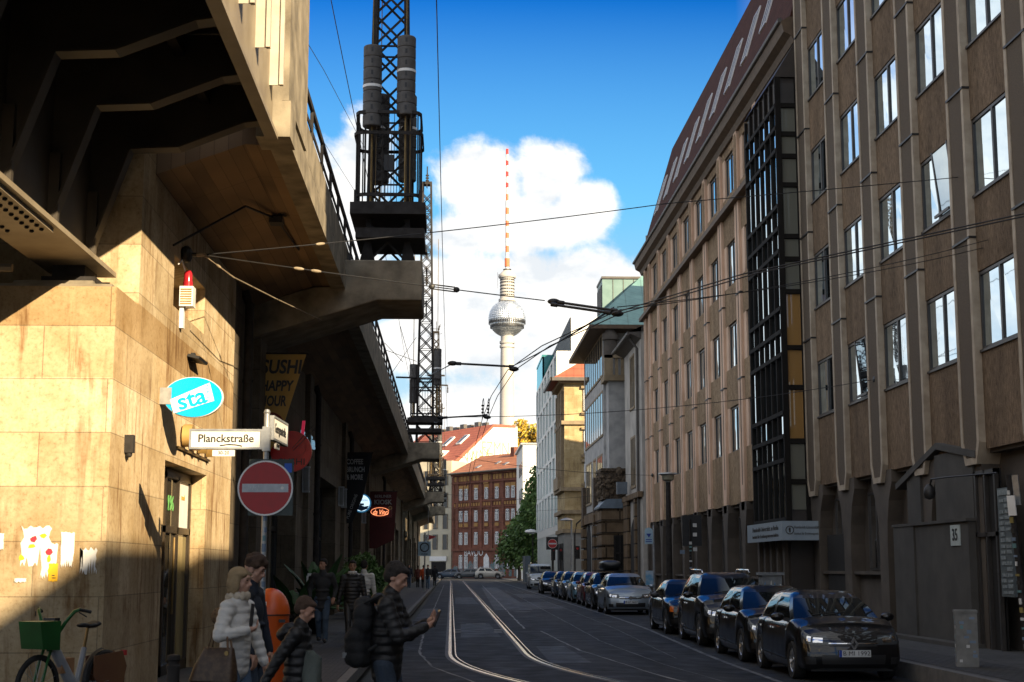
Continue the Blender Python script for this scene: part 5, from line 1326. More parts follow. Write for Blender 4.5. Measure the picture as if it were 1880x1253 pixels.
clio = make_car('parked_car', 4.06, 1.73, 1.45, 2.59, .31, p_blk, belt=.93, hood=.98, nose=.74, cowl=1.10, wtop=.20, rtop=-1.45, rbase=-1.88, badge='diamond', fo=.86)
place_car(clio, 6.56, 24.3, 4.06, 'black hatchback with a diamond badge and plate B MI 1992, nearest of the parked row')
c2 = make_car('parked_car', 4.15, 1.77, 1.47, 2.58, .32, p_blk, belt=.94, hood=1.0, nose=.72, cowl=1.12, wtop=.22, rtop=-1.4, rbase=-1.9, badge='round', plate='B KR 4471')
place_car(c2, 6.58, 28.75, 4.15, 'glossy black hatchback parked directly behind the car with the diamond badge')
suv = make_car('parked_car', 4.45, 1.84, 1.66, 2.63, .36, p_blk, belt=1.06, hood=1.12, nose=.82, cowl=1.1, wtop=.25, rtop=-1.7, rbase=-2.05, tail=1.08, rails=True, badge='round', plate='B VS 318')
place_car(suv, 6.60, 33.7, 4.45, 'tall black off-roader with chrome roof rails in the near parked row')
sed = make_car('parked_car', 4.5, 1.69, 1.40, 2.66, .31, p_blk, belt=.90, hood=.92, nose=.72, cowl=.88, wtop=.22, rtop=-.95, rbase=-1.55, tail=.93, boxy=True, full=False, plate='B HT 702', fo=.8)
place_car(sed, 6.46, 38.7, 4.5, 'old boxy black saloon with amber indicators, fourth in the near parked row')
golf = make_car('parked_car', 4.20, 1.76, 1.49, 2.58, .32, p_sil, belt=.94, hood=1.0, nose=.74, cowl=1.05, wtop=.2, rtop=-1.45, rbase=-1.9, badge='round', plate='B LP 4637')
place_car(golf, 6.50, 54.1, 4.2, 'silver blue hatchback with a round badge after the gap in the row')
drk = make_car('parked_car', 4.5, 1.78, 1.50, 2.7, .32, p_blk, belt=.95, hood=1.0, nose=.74, cowl=1.0, wtop=.15, rtop=-1.75, rbase=-2.1, plate='B RD 905', full=False)
place_car(drk, 6.62, 60.4, 4.5, 'black estate car carrying a long black roof box')
for o, sm in ((p_red, ('dark red car between a black estate and a light blue car', 66.6)), (p_blu, ('light blue small car parked between a dark red and a grey car', 72.4)), (p_gry, ('grey car parked beyond the light blue one', 78.6)), (p_dbl, ('dark blue car fourth before the white van', 84.6))):
    c = copy_tree(golf if o is not p_gry else drk)
    for ch in c.children:
        if ch.data and ch.data.materials and ch.data.materials[0] in (p_sil, p_blk): ch.data = ch.data.copy(); ch.data.materials[0] = o
    place_car(c, 6.75, sm[1], 4.2, sm[0])
c = copy_tree(clio)
place_car(c, 6.70, 96.5, 4.06, 'small black car parked just in front of the white van')
van = make_car('parked_van', 5.0, 1.95, 1.98, 3.0, .33, p_van, belt=1.15, hood=1.18, nose=.86, tail=1.16, cowl=1.75, wtop=1.05, rtop=-2.2, rbase=-2.35, fo=.9, tw=1.02, plate='B WK 88', full=False, badge='round')
place_car(van, 7.05, 116.5, 5.0, 'pale blue white delivery van at the far end of the parked row'); van['category'] = 'van'
b = MB(); n = 8
for j, (x, sy, sz_) in enumerate(((-1.05, .02, .02), (-1.0, .28, .12), (-.85, .38, .18), (-.2, .40, .2), (.6, .40, .2), (.95, .38, .17), (1.08, .26, .1), (1.12, .02, .02))):
    r_ = [b.v((x, sy * math.copysign(abs(math.cos(a)) ** .5, math.cos(a)), sz_ * math.copysign(abs(math.sin(a)) ** .6, math.sin(a)))) for a in [2 * math.pi * (k + .5) / 16 for k in range(16)]]
    if j: b.skin(pr_, r_)
    else: b.face(r_)
    pr_ = r_
b.face(pr_)
rb = b.build('roof_box', mat('black_roof_box', (.02, .022, .024), rough=.35), smooth=50); rb.location = (6.62, 62.4, 1.78); rb.rotation_euler.z = R(-90); tag(rb, 'long black roof box strapped on top of a black estate car', 'roof box')
b = MB(); b.box(-.6, -.55, -.6, .6, -.24, -.2); b.box(.6, .65, -.6, .6, -.24, -.2); b.build('crossbars', m_trim, rb, local=True)
# traffic at the far crossing
for i, (x, y, col, ang, lb) in enumerate(((-.3, 231, p_dbl, 165, 'dark blue car leftmost in the traffic at the far end of the street'), (2.6, 229, p_gry, 170, 'grey car turning at the far end, before the beige building'), (5.9, 228, p_beige, -12, 'beige silver off-roader crossing the far end of the street'), (11.2, 229, p_blu, -92, 'pale blue car at the far end beside the dark trees'))):
    c = copy_tree(suv if i == 2 else golf)
    for ch in c.children:
        if ch.data and ch.data.materials and ch.data.materials[0] in (p_sil, p_blk): ch.data = ch.data.copy(); ch.data.materials[0] = col
    c.location = (x, y, 0); c.rotation_euler.z = R(ang); c.name = 'crossing_car'; tag(c, lb, 'car', 'cars at the far crossing')

# ------------------------------------------------------------------ people
m_skin = mat('skin', (.46, .26, .18), (.40, .21, .14), scale=9, rough=.55); m_skin2 = mat('tanned_skin', (.34, .19, .12), (.28, .15, .09), scale=9, rough=.55)
def quilt(name, c, k=.7):
    m, t, b = newmat(name); p = POS(t)
    t.links.new(MIX(t, RAMP(t, NOISE(t, p, 6, 4), (.35, 0.), (.65, 1.)), c, tuple(x * k for x in c)), b.inputs['Base Color']); b.inputs['Roughness'].default_value = .55
    wv = NN(t, 'ShaderNodeTexWave', bands_direction='Z', wave_profile='SIN'); wv.inputs['Scale'].default_value = 4.2; wv.inputs['Distortion'].default_value = 1.6; wv.inputs['Detail'].default_value = 2; wv.inputs['Detail Scale'].default_value = 3
    t.links.new(p, wv.inputs['Vector'])
    h = MATH(t, 'ADD', MATH(t, 'POWER', wv.outputs['Fac'], .45), MATH(t, 'MULTIPLY', NOISE(t, p, 22, 4, .6), .55)); BUMP(t, b, h, .32, .02); return m
def cloth(name, c, k=.7, bs=55): return mat(name, c, tuple(x * k for x in c), scale=7, rough=.85, bump=.5, bscale=bs, bdist=.012)
m_eye = mat('eye_dark', (.02, .015, .012), rough=.2)
def solid(name, shapes, m, parent, vox=.012, sm=4):
    """one continuous skin grown round a list of limbs (two ends, two radii) and lumps (centre, radii, turn)"""
    b = MB()
    for s in shapes:
        if len(s) == 4:
            p, q, r, r2 = s; b.cyl(p, q, r, r2, 14); b.ell(p, r, 14, 8); b.ell(q, r2, 14, 8)
        else: b.ell(s[0], s[1], 18, 12, mtx=s[2] if len(s) > 2 else None)
    o = b.build(name, m, parent, local=True)
    md = o.modifiers.new('r', 'REMESH'); md.mode = 'VOXEL'; md.voxel_size = vox
    if sm: s_ = o.modifiers.new('s', 'SMOOTH'); s_.iterations = sm; s_.factor = .5
    dg = bpy.context.evaluated_depsgraph_get(); dg.update()
    me = bpy.data.meshes.new_from_object(o.evaluated_get(dg)); old = o.data; o.modifiers.clear(); o.data = me; bpy.data.meshes.remove(old)
    for p in me.polygons: p.use_smooth = True
    if not me.materials: me.materials.append(m)
    return o
def ik(a, c, l1, l2, bend):
    a, c, bend = Vector(a), Vector(c), Vector(bend); d = c - a; L_ = min(d.length, (l1 + l2) * .999); n = d.normalized(); c = a + n * L_
    x = (l1 * l1 - l2 * l2 + L_ * L_) / (2 * L_); h = math.sqrt(max(0, l1 * l1 - x * x)); bb = (bend - n * bend.dot(n)).normalized()
    return a + n * x + bb * h, c
def hand_shapes(wr, d, nrm, curl=.5, k=1.):
    """palm, four unequal fingers bent at the knuckles and a thumb leaving the side of the palm"""
    d = Vector(d).normalized(); nrm = Vector(nrm); nrm = (nrm - d * nrm.dot(d)).normalized(); sd = d.cross(nrm); o = []
    pc = Vector(wr) + d * .045 * k
    o += [(Vector(wr), pc, .026 * k, .030 * k), (pc - sd * .018 * k, pc + d * .04 * k - sd * .028 * k, .017 * k, .014 * k), (pc + sd * .018 * k, pc + d * .04 * k + sd * .026 * k, .017 * k, .014 * k), (pc, pc + d * .04 * k, .018 * k, .014 * k)]
    for q, ln in ((-.030, .062), (-.010, .074), (.010, .070), (.029, .054)):
        p = pc + d * .042 * k + sd * q * k; dirn = d
        for seg, r_ in ((.45, .0095), (.32, .0088), (.26, .008)):
            c = curl * .85; dirn = (dirn * math.cos(c) + nrm * math.sin(c)).normalized() if True else dirn
            nn = p + dirn * ln * seg * 1.25 * k; o.append((p, nn, r_ * k, r_ * .93 * k)); p = nn
            nrm2 = nrm
    t0 = Vector(wr) + d * .02 * k - sd * .026 * k; t1 = t0 + (d * .6 - sd * .7 + nrm * .45).normalized() * .038 * k; o += [(t0, t1, .012 * k, .011 * k), (t1, t1 + (d * .8 + nrm * .5 - sd * .1).normalized() * .034 * k, .0105 * k, .009 * k)]
    return o
def person(loc, rz, label, H=1.72, lean=0., hands=None, bends=None, feet=None, yaw=0, pitch=0, top=None, topm=None, puff=False, legm=None, shoem=None, hair=None, hairm=None, skin=None, collar=None, vox=.012, hem=.44, curls=(.5, .5), group=None, slim=1., far=False, palm=((0, 0, -1), (0, 0, -1)), face=True, hood=None, sleeve=None):
    k = H / 1.72; skin = skin or m_skin
    o = thing('person', loc, label, 'person', group, rz)
    hipz = .53 * H if not feet or True else 0
    up = Vector((math.sin(lean), 0, math.cos(lean)))
    pel = Vector((0, 0, hipz)); chest = pel + up * .19 * H; nb = pel + up * .305 * H
    sh = {s: pel + up * .285 * H + Vector((0, s * .108 * H * slim, 0)) for s in (1, -1)}
    hp = {s: pel + Vector((0, s * .052 * H, -.01 * H)) for s in (1, -1)}
    feet = feet or {1: (.05, .09, .0), -1: (-.03, -.09, .0)}
    hands = hands or {1: (.06, .27, .80), -1: (.08, -.27, .80)}; bends = bends or {1: (-1, .4, 0), -1: (-1, -.4, 0)}
    el, wr, kn, an = {}, {}, {}, {}
    for s in (1, -1):
        el[s], wr[s] = ik(sh[s], Vector(hands[s]) * k, .172 * H, .150 * H, bends[s])
        f = Vector(feet[s]) * k + Vector((0, 0, .075 * k)); kn[s], an[s] = ik(hp[s], f, .243 * H, .243 * H, (1, 0, 0))
    hc = nb + up * .055 * H + Vector((.018 * k, 0, .060 * H)) + Vector((.05 * k * math.sin(pitch), 0, -.02 * abs(pitch) * k))
    Rm = Matrix.Rotation(yaw, 4, 'Z') @ Matrix.Rotation(pitch, 4, 'Y'); hv = lambda x, y, z: hc + (Rm @ Vector((x * k, y * k, z * k)))
    r3 = Rm.to_3x3()
    L_ = [(pel, (.085 * k, .125 * k * slim, .10 * k)), (pel, chest, .085 * k, .10 * k), (chest, (.095 * k, .145 * k * slim, .15 * k)), (sh[1], sh[-1], .055 * k, .055 * k), (nb, hc - Vector((0, 0, .04 * k)), .052 * k, .05 * k)]
    for s in (1, -1):
        L_ += [(sh[s], el[s], .050 * k, .040 * k), (el[s], wr[s], .038 * k, .027 * k), (hp[s], kn[s], .082 * k, .056 * k), (kn[s], an[s], .054 * k, .038 * k), (an[s], an[s] + Vector((.11, 0, -.045)) * k, .034 * k, .022 * k)]
        L_ += hand_shapes(wr[s], (wr[s] - el[s]), palm[0 if s > 0 else 1], curls[0 if s > 0 else 1], k) if not far else [(wr[s], wr[s] + (wr[s] - el[s]).normalized() * .12 * k, .03 * k, .025 * k)]
    L_ += [(hv(-.012, 0, .03), (.098 * k, .076 * k, .088 * k), Rm), (hv(.03, 0, -.05), (.062 * k, .056 * k, .062 * k), Rm), (hv(.055, 0, -.085), (.03 * k, .034 * k, .022 * k), Rm), (hv(.06, 0, .015), (.03 * k, .058 * k, .04 * k), Rm), (hv(.068, 0, -.045), (.026 * k, .036 * k, .03 * k), Rm)]
    if face:
        L_ += [(hv(.086, 0, .012), hv(.108, 0, -.026), .009 * k, .0135 * k), (hv(.100, .010, -.03), .009 * k), (hv(.100, -.010, -.03), .009 * k), (hv(.086, 0, -.056), (.010 * k, .024 * k, .007 * k), Rm), (hv(.084, 0, -.067), (.010 * k, .02 * k, .007 * k), Rm), (hv(.082, 0, .036), (.012 * k, .05 * k, .010 * k), Rm), (hv(.04, .05, -.03), (.03 * k, .02 * k, .03 * k), Rm), (hv(.04, -.05, -.03), (.03 * k, .02 * k, .03 * k), Rm)]
        for s in (1, -1): L_.append((hv(-.008, s * .077, -.008), (.022 * k, .010 * k, .032 * k), Rm))
    solid('body', L_, skin, o, min(vox, .0085) if not far else vox, 3)
    if face and not far:
        for s in (1, -1):
            b = MB(); b.ell(hv(.083, s * .031, .014), (.008 * k, .011 * k, .0055 * k), 10, 6, mtx=Rm); b.build('eye', m_eye, o, local=True, smooth=60)
            b = MB(); b.obox(hv(.091, s * .033, .037), r3 @ Vector((.004, 0, 0)), r3 @ Vector((0, .02 * k, .002)), r3 @ Vector((0, 0, .0045 * k))); b.build('eyebrow', hairm, o, local=True)
    hs = []
    for p, r_ in (hair or [((-.02, 0, .045), (.104, .084, .088))]): hs.append((hv(*p), tuple(q * k for q in r_), Rm))
    solid('hair', hs, hairm, o, vox, 1 if len(hs) > 12 else 3)
    # coat, with sleeves to the wrist
    T = []; th = .028 if puff else .022; hz = hem * H
    if puff:
        n = 10; z0, z1 = hz, (nb.z + .0)
        for i in range(n):
            f = i / (n - 1); c = Vector((up.x * max(0, (z0 + (z1 - z0) * f) - pel.z), 0, z0 + (z1 - z0) * f)); rx_ = (.125 + .02 * math.sin(f * 3.1)) * (1 - .28 * f ** 4); ry_ = (.165 + .035 * f) * (1 - .32 * f ** 5) * slim
            T.append((c, (rx_ * k, ry_ * k, .075 * k)))
        T += [(Vector((0, .035 * k, hz + .02)), chest + Vector((0, .04 * k, 0)), .122 * k, .130 * k), (Vector((0, -.035 * k, hz + .02)), chest + Vector((0, -.04 * k, 0)), .122 * k, .130 * k)]; T.append((sh[1] - up * .015 * H, sh[-1] - up * .015 * H, .074 * k, .074 * k))
    else:
        T += [(Vector((0, 0, hz)), (.12 * k, .165 * k * slim, .06 * k)), (Vector((0, .03, hz)), chest, .115 * k, .12 * k), (Vector((0, -.03, hz)), chest, .115 * k, .12 * k), (chest, (.125 * k, .18 * k * slim, .17 * k)), (sh[1] - up * .01 * H, sh[-1] - up * .01 * H, .072 * k, .072 * k)]
        for i in range(5): T.append((Vector((.02 * (-1) ** i, 0, hz + .09 * i * k)), (.125 * k, .172 * k * slim, .03 * k)))
    for s in (1, -1):
        if puff:
            for a, c, n_, r1, r2 in ((sh[s], el[s], 5, .078, .066), (el[s], wr[s], 4, .064, .050)):
                d_ = (c - a); q = d_.to_track_quat('Z', 'Y').to_matrix().to_4x4()
                for i in range(n_): f = i / (n_ - .6); rr_ = (r1 + (r2 - r1) * f) * k; T.append((a + d_ * f, (rr_, rr_, .052 * k), q))
            T += [(sh[s], el[s], .070 * k, .060 * k), (el[s], wr[s], .059 * k, .045 * k)]
        else: T += [(sh[s], el[s], .070 * k, .058 * k), (el[s], wr[s], .056 * k, .044 * k), (el[s], .063 * k), (sh[s] * .5 + el[s] * .5, .068 * k)]
    T.append((nb - up * .02, nb + up * .035 * H, .085 * k, .072 * k))
    if hood:
        for p, r_ in hood: T.append((nb + Vector(p) * k, tuple(q * k for q in r_)))
    solid('jacket' , T, topm, o, vox, 2)
    if collar:
        solid('collar', [(nb + Vector((.02 * math.cos(a) + .0, 0, .02)) + Vector((.075 * math.cos(a), .078 * math.sin(a), .035 + .01 * math.cos(a))) * k, (.03 * k, .03 * k, .045 * k)) for a in [2 * math.pi * i / 10 for i in range(10)]], collar, o, vox, 2)
    B = [(pel + Vector((0, 0, .01)), (.105 * k, .15 * k * slim, .11 * k))]
    for s in (1, -1): B += [(hp[s], kn[s], .095 * k, .070 * k), (kn[s], an[s] + Vector((0, 0, -.02 * k)), .068 * k, .058 * k), (kn[s], .073 * k), (an[s] + Vector((0, 0, .03)), (.066 * k, .06 * k, .03 * k))]
    solid('trousers', B, legm, o, vox, 2)
    for s in (1, -1): solid('shoe', [(an[s] + Vector((-.02, 0, -.03)) * k, an[s] + Vector((.15, s * .01, -.045)) * k, .045 * k, .034 * k), (an[s] + Vector((.04, 0, -.05)) * k, (.12 * k, .045 * k, .026 * k)), (an[s], .047 * k)], shoem or m_black, o, vox, 2)
    o['_hc'] = list(hc); return o, dict(wr=wr, el=el, sh=sh, hc=hc, nb=nb, k=k)
m_jean = cloth('blue_denim', (.07, .11, .17)); m_djean = cloth('dark_denim', (.03, .045, .07)); m_blkc = quilt('black_quilted_nylon', (.010, .0095, .010)); m_whc = quilt('white_quilted_nylon', (.62, .59, .54), .85); m_nvy = cloth('navy_wool', (.015, .02, .032)); m_gryc = cloth('dark_grey_wool', (.035, .035, .037)); m_blond = cloth('blonde_hair', (.36, .25, .13), .6, 90); m_brn = cloth('brown_hair', (.075, .04, .022), .6, 90); m_dkh = cloth('dark_hair', (.025, .018, .014), .6, 90); m_fur = mat('brown_fur_trim', (.26, .15, .07), (.10, .055, .025), scale=30, rough=.95, bump=1., bscale=80, bdist=.03); m_cream_fur = mat('cream_fleece', (.55, .47, .36), (.42, .34, .25), scale=25, rough=.95, bump=.8, bscale=70)
bob = [((-.025, 0, .05), (.105, .090, .088)), ((-.06, 0, -.02), (.075, .088, .095)), ((-.015, .075, -.03), (.05, .026, .085)), ((-.015, -.075, -.03), (.05, .026, .085)), ((-.05, 0, -.09), (.07, .085, .05)), ((.03, .055, .065), (.055, .035, .03)), ((.03, -.055, .065), (.055, .035, .03))]
_rs = random.Random(77)
short = [((-.02 + .088 * math.cos(a) * math.cos(e) - .01, .076 * math.sin(a) * math.cos(e), .052 + .075 * math.sin(e)), (.013, .014, .015)) for a, e in [(_rs.uniform(-3.1, 3.1), _rs.uniform(.0, 1.4)) for _ in range(42)] if not (abs(a) < .8 and e < .45)] + [((-.024, 0, .048), (.098, .081, .082)), ((-.05, 0, .0), (.065, .080, .07)), ((.035, 0, .085), (.06, .062, .03)), ((-.015, .072, .015), (.03, .016, .035)), ((-.015, -.072, .015), (.03, .016, .035))]
rg = random.Random(3)
curly = [((-.02, 0, .055), (.100, .084, .085))] + [(((.105 * math.cos(a) * math.cos(e)) - .01, .092 * math.sin(a) * math.cos(e), .055 + .085 * math.sin(e)), (.030, .030, .030)) for a, e in [(rg.uniform(-3.1, 3.1), rg.uniform(-.1, 1.4)) for _ in range(46)] if not (abs(a) < .75 and e < .35)]
WZ = 13.6
wo, J = person((-1.93, WZ, 0), R(-22), 'person with blonde bob in a white padded jacket carrying a brown handbag', 1.66, lean=.04, hands={1: (.17, .30, .82), -1: (.20, -.14, 1.19)}, bends={1: (-.6, .6, 0), -1: (-.7, -.8, -.3)}, yaw=.05, pitch=.06, topm=m_whc, puff=True, legm=m_jean, hair=bob, hairm=m_blond, collar=m_cream_fur, vox=.0095, hem=.47, curls=(.5, 1.), palm=((0, -1, 0), (0, .6, 1)), slim=.93)
hd = solid('hood', [(J['nb'] + Vector((-.13 - .04 * math.sin(i), .13 * math.cos(i * .52), -.06 - .07 * abs(math.cos(i * 1.7)))), (.06, .055, .07)) for i in range(7)] + [(J['nb'] + Vector((-.15, -.10 + .03 * i, -.12 - .02 * i)), (.055, .05, .07)) for i in range(4)], m_fur, wo, .011, 1)
b = MB(); b.obox(J['nb'] + Vector((.135, .02, -.12)), (.012, 0, -.004), (0, .01, 0), (.01, 0, .11)); b.build('zip', m_dsteel, wo, local=True)
def hang(world_o, p): return world_o.matrix_basis @ Vector(p)
# handbag under her right arm
hb = thing('handbag', (-1.93, WZ, .62), 'dark brown leather handbag hanging under the arm of the white jacket', 'handbag', rz=R(-22))
b = MB(); rows = []
for z, hx, hy, ox in ((.08, .20, .065, -.04), (.10, .225, .085, -.04), (.22, .20, .075, -.02), (.36, .15, .045, .01), (.385, .145, .03, .01)):
    r_ = [b.v((ox + hx * math.copysign(abs(math.cos(a)) ** .45, math.cos(a)), -.285 + hy * math.copysign(abs(math.sin(a)) ** .6, math.sin(a)), z)) for a in [2 * math.pi * (i + .5) / 20 for i in range(20)]]
    if rows: b.skin(rows[-1], r_)
    else: b.face(r_[::-1])
    rows.append(r_)
b.face(rows[-1]); b.build('bag_body', mat('brown_monogram_leather', (.050, .026, .014), (.085, .05, .024), scale=22, rough=.5, lo=.45, hi=.6), hb, local=True, smooth=45)
for s in (-1, 1):
    b = MB(); b.tube([(-.08, -.285 + s * .035, .37), (-.05, -.27 + s * .02, .52), (.02, -.245, .62), (.09, -.27 + s * .02, .52), (.12, -.285 + s * .035, .37)], .010, 6); b.build('bag_strap', mat('tan_strap', (.14, .075, .035), rough=.6) if s < 0 else bpy.data.materials['tan_strap'], hb, local=True, smooth=50)
b = MB(); b.cyl((.12, -.335, .34), (.12, -.345, .34), .02, n=10); b.build('bag_clasp', m_brass, hb, local=True)
person((-1.97, 14.9, 0), R(-12), 'person with dark curly hair in a navy jacket behind the white jacket', 1.77, hands={1: (.12, .26, .82), -1: (.14, -.26, .82)}, pitch=.32, yaw=.05, topm=m_nvy, legm=m_djean, hair=curly, hairm=m_brn, vox=.012)
bo_, JB = person((-1.26, 12.5, 0), R(-8), 'child in a black padded jacket with hood, looking down, led by the sleeve', 1.43, lean=.05, hands={1: (.16, .22, .92), -1: (-.29, -.22, .90)}, bends={1: (-1, .4, 0), -1: (-.9, -.7, -.5)}, pitch=.42, topm=m_blkc, puff=True, legm=mat('pale_jogging_cotton', (.20, .2, .2), rough=.9), hair=short, hairm=m_brn, vox=.0095, hem=.41, hood=[((-.12, 0, -.02), (.09, .13, .07)), ((-.17, 0, -.05), (.07, .10, .07)), ((-.10, .07, .02), (.07, .05, .05)), ((-.10, -.07, .02), (.07, .05, .05))])
b = MB(); rw = []
rg = random.Random(9)
for z, x0, w_ in ((1.02, .13, .03), (.98, .15, .07), (.85, .14, .085), (.6, .15, .07), (.42, .16, .06)):
    r_ = [b.v((x0 + w_ * math.cos(a) * rg.uniform(.7, 1.2), -.10 + .05 * math.sin(a) * rg.uniform(.7, 1.2), z + .02 * rg.uniform(-1, 1))) for a in [2 * math.pi * i / 12 for i in range(12)]]
    if rw: b.skin(rw[-1], r_)
    else: b.face(r_)
    rw.append(r_)
b.face(rw[-1][::-1]); gc = b.build('folded_coat', cloth('grey_green_cotton', (.10, .115, .10)), smooth=60); gc.location = (-1.26, 12.5, 0); gc.rotation_euler.z = R(-8); tag(gc, 'grey green coat carried in front of the child in black', 'coat')
# the walker with the phone
mo, JM = person((-.54, 12.8, 0), R(-10), 'person in a black padded jacket and jeans looking down at a phone', 1.71, lean=.06, hands={1: (.33, .10, 1.24), -1: (.335, -.05, 1.21)}, bends={1: (-.3, .6, -1), -1: (-.35, -.5, -1)}, pitch=.42, topm=m_blkc, puff=True, legm=m_djean, hair=short, hairm=m_dkh, skin=m_skin, vox=.0095, hem=.47, curls=(.6, .75), palm=((-.3, -.5, .8), (-.4, .6, .7)), hood=[((-.10, 0, .01), (.07, .10, .05))])
b = MB(); b.obox((0, 0, 0), (.036, 0, 0), (0, .075, 0), (0, 0, .005), 0); b.obox((0, 0, .0056), (.033, 0, 0), (0, .070, 0), (0, 0, .0006), 1)
ph_ = b.build('phone', [m_black, glassmat('phone_screen', (.02, .03, .04), f=.3)]); ph_.location = mo.matrix_basis @ (JM['wr'][-1] + Vector((.105, .02, .075))); ph_.rotation_euler = (R(70), R(10), R(-80)); tag(ph_, 'dark smartphone held up in the hand of the walker in the road', 'phone')
bp_ = thing('backpack', (-.54, 12.8, .93), 'black backpack worn on the back of the walker with the phone', 'backpack', rz=R(-10))
solid('pack', [((-.19 - .05 * (z < .3), s * .09, z), (.085, .075, .09)) for s in (1, -1) for z in (.02, .10, .20, .30, .38)] + [((-.20, 0, z), (.09, .10, .09)) for z in (.02, .1, .2, .3, .40, .44)] + [((-.30, s * .06, z), (.05, .07, .07)) for s in (1, -1) for z in (.02, .10, .17)], cloth('black_canvas', (.011, .011, .012)), bp_, .012, 2)
for s in (1, -1):
    b = MB(); b.tube([(-.18, s * .10, .47), (-.02, s * .115, .545), (.09, s * .12, .44), (.06, s * .14, .2), (-.12, s * .14, .08)], .016, 6); b.build('shoulder_strap', m_black, bp_, local=True, smooth=50)
b = MB(); b.obox((-.335, -.11, .04), (.02, -.01, 0), (.0, .002, 0), (0, 0, .022)); b.build('care_label', m_glav, bp_, local=True)
# walkers on the left pavement
person((-2.77, 32.6, .106), R(-90), 'person in a dark grey jacket and jeans walking this way by the plants', 1.74, yaw=-.6, topm=m_gryc, legm=m_jean, hair=short, hairm=m_dkh, vox=.016, feet={1: (.12, .08, 0), -1: (-.16, -.07, .03)}, hands={1: (.10, .25, .95), -1: (.12, -.25, .95)}, hem=.42)
person((-2.06, 31.5, .106), R(-84), 'person in a black padded jacket with white collar walking this way', 1.70, topm=m_blkc, puff=True, legm=m_black, hair=short, hairm=m_dkh, skin=m_skin2, collar=m_whc, vox=.015, feet={1: (-.14, .07, .03), -1: (.15, -.07, 0)}, hands={1: (.08, .30, .80), -1: (.02, -.30, .80)}, hem=.43, shoem=m_black)
person((-2.05, 35.5, .106), R(80), 'person in a white top walking away behind the black padded jacket', 1.72, topm=m_whc, legm=m_black, hair=short, hairm=m_dkh, vox=.018)
for x, y, H_, tc, lc, rz, lb in ((-3.25, 117, 1.78, (.02, .025, .04), (.05, .08, .13), -90, 'person in a dark jacket over pale blue shirt, leftmost of the far walkers'), (-2.62, 119, 1.70, (.10, .025, .015), (.02, .02, .02), 90, 'person in a dark rust coat beside the orange coat, far pavement'), (-2.13, 116, 1.72, (.60, .09, .02), (.02, .02, .025), 90, 'person in a bright orange coat on the far left pavement'), (-1.72, 112, 1.75, (.02, .02, .022), (.10, .16, .24), -90, 'person in black jacket and light jeans at the far kerb'), (-1.4, 130, 1.72, (.015, .015, .02), (.02, .02, .02), 90, 'person all in black, farthest walker on the left pavement')):
    m1 = cloth('coat_%d' % int(y), tc); m2 = cloth('trousers_%d' % int(y), lc)
    person((x, y, .106), R(rz), lb, H_, topm=m1, legm=m2, hair=short, hairm=m_dkh, vox=.03, far=True, face=False, group='walkers far down the left pavement', feet={1: (.14, .07, 0), -1: (-.14, -.07, .02)})

# ------------------------------------------------------------------ things on the left pavement
nx, ny = math.cos(R(-62)) , 0
bk = thing('rental_bicycle', (-4.16, 16.8, .10), 'green rental electric bicycle leaning by the stone pier', 'bicycle', rz=R(-117))
m_grn = mat('lime_green_paint', (.012, .10, .02), (.01, .075, .016), rough=.35); m_gm = mat('grey_frame_paint', (.30, .32, .34), (.24, .25, .27), rough=.4)
for x in (.52, -.56):
    b = MB(); R0 = .33
    b.lathe([(R0 - .05, -.02), (R0 - .01, -.024), (R0 + .01, 0), (R0 - .01, .024), (R0 - .05, .02)], (x, 0, .34), 32, axis='y'); wo_ = b.build('wheel', m_tyre, bk, local=True, smooth=40)
    b = MB()
    for k in range(18): a = 2 * math.pi * k / 18; b.bar((x, .02 * (-1) ** k, .34), (x + .29 * math.cos(a), 0, .34 + .29 * math.sin(a)), .004)
    b.cyl((x, -.05, .34), (x, .05, .34), .045, n=12); b.build('spokes', m_glav, wo_, local=True)
b = MB(); b.tube([(.33, 0, .80), (.05, 0, .42), (-.08, 0, .30)], [.055, .065, .06], 10); b.tube([(-.08, 0, .30), (-.20, 0, .72)], .032, 8); b.tube([(-.08, .04, .30), (-.56, .05, .34)], .018, 6); b.tube([(-.08, -.04, .30), (-.56, -.05, .34)], .018, 6); b.build('frame', m_gm, bk, local=True, smooth=50)
b = MB(); b.box(-.0, .2, -.045, .045, .46, .62); b.build('battery', mat('tan_battery_case', (.32, .17, .08), rough=.5), bk, local=True)
b = MB()
for s in (1, -1): b.tube([(.36, s * .05, .78), (.44, s * .055, .6), (.52, s * .06, .34)], .016, 6)
b.tube([(.36, 0, .70), (.325, 0, .86)], .03, 8); b.build('fork', m_grn, bk, local=True, smooth=50)
b = MB()
for s in (1, -1): b.tube([(.325, s * .06, .86), (.31, s * .17, 1.02), (.27, s * .25, 1.13), (.22, s * .29, 1.15)], .020, 8)
b.tube([(.325, -.07, .86), (.325, .07, .86)], .024, 8); hb_ = b.build('handlebar', m_grn, bk, local=True, smooth=50)
for s in (1, -1):
    b = MB(); b.tube([(.24, s * .28, 1.15), (.12, s * .345, 1.12)], .019, 8); b.tube([(.26, s * .3, 1.12), (.2, s * .36, 1.07)], .007, 5); b.build('grip', m_black, hb_, local=True)
b = MB(); b.prism([(.36, .72), (.62, .74), (.68, 1.03), (.36, 1.03)], 'y', -.15, .15); b.build('basket', m_grn, bk, local=True)
b = MB(); b.box(.30, .38, -.08, .08, .95, 1.06); b.build('display', m_black, hb_, local=True)
b = MB(); b.tube([(-.20, 0, .72), (-.245, 0, .93)], .016, 8); b.build('seat_post', m_brass, bk, local=True)
solid('saddle', [((-.30, 0, .96), (.09, .085, .035)), ((-.16, 0, .965), (.10, .035, .028)), ((-.36, 0, .975), (.05, .09, .035))], m_black, bk, .012, 2)
b = MB()
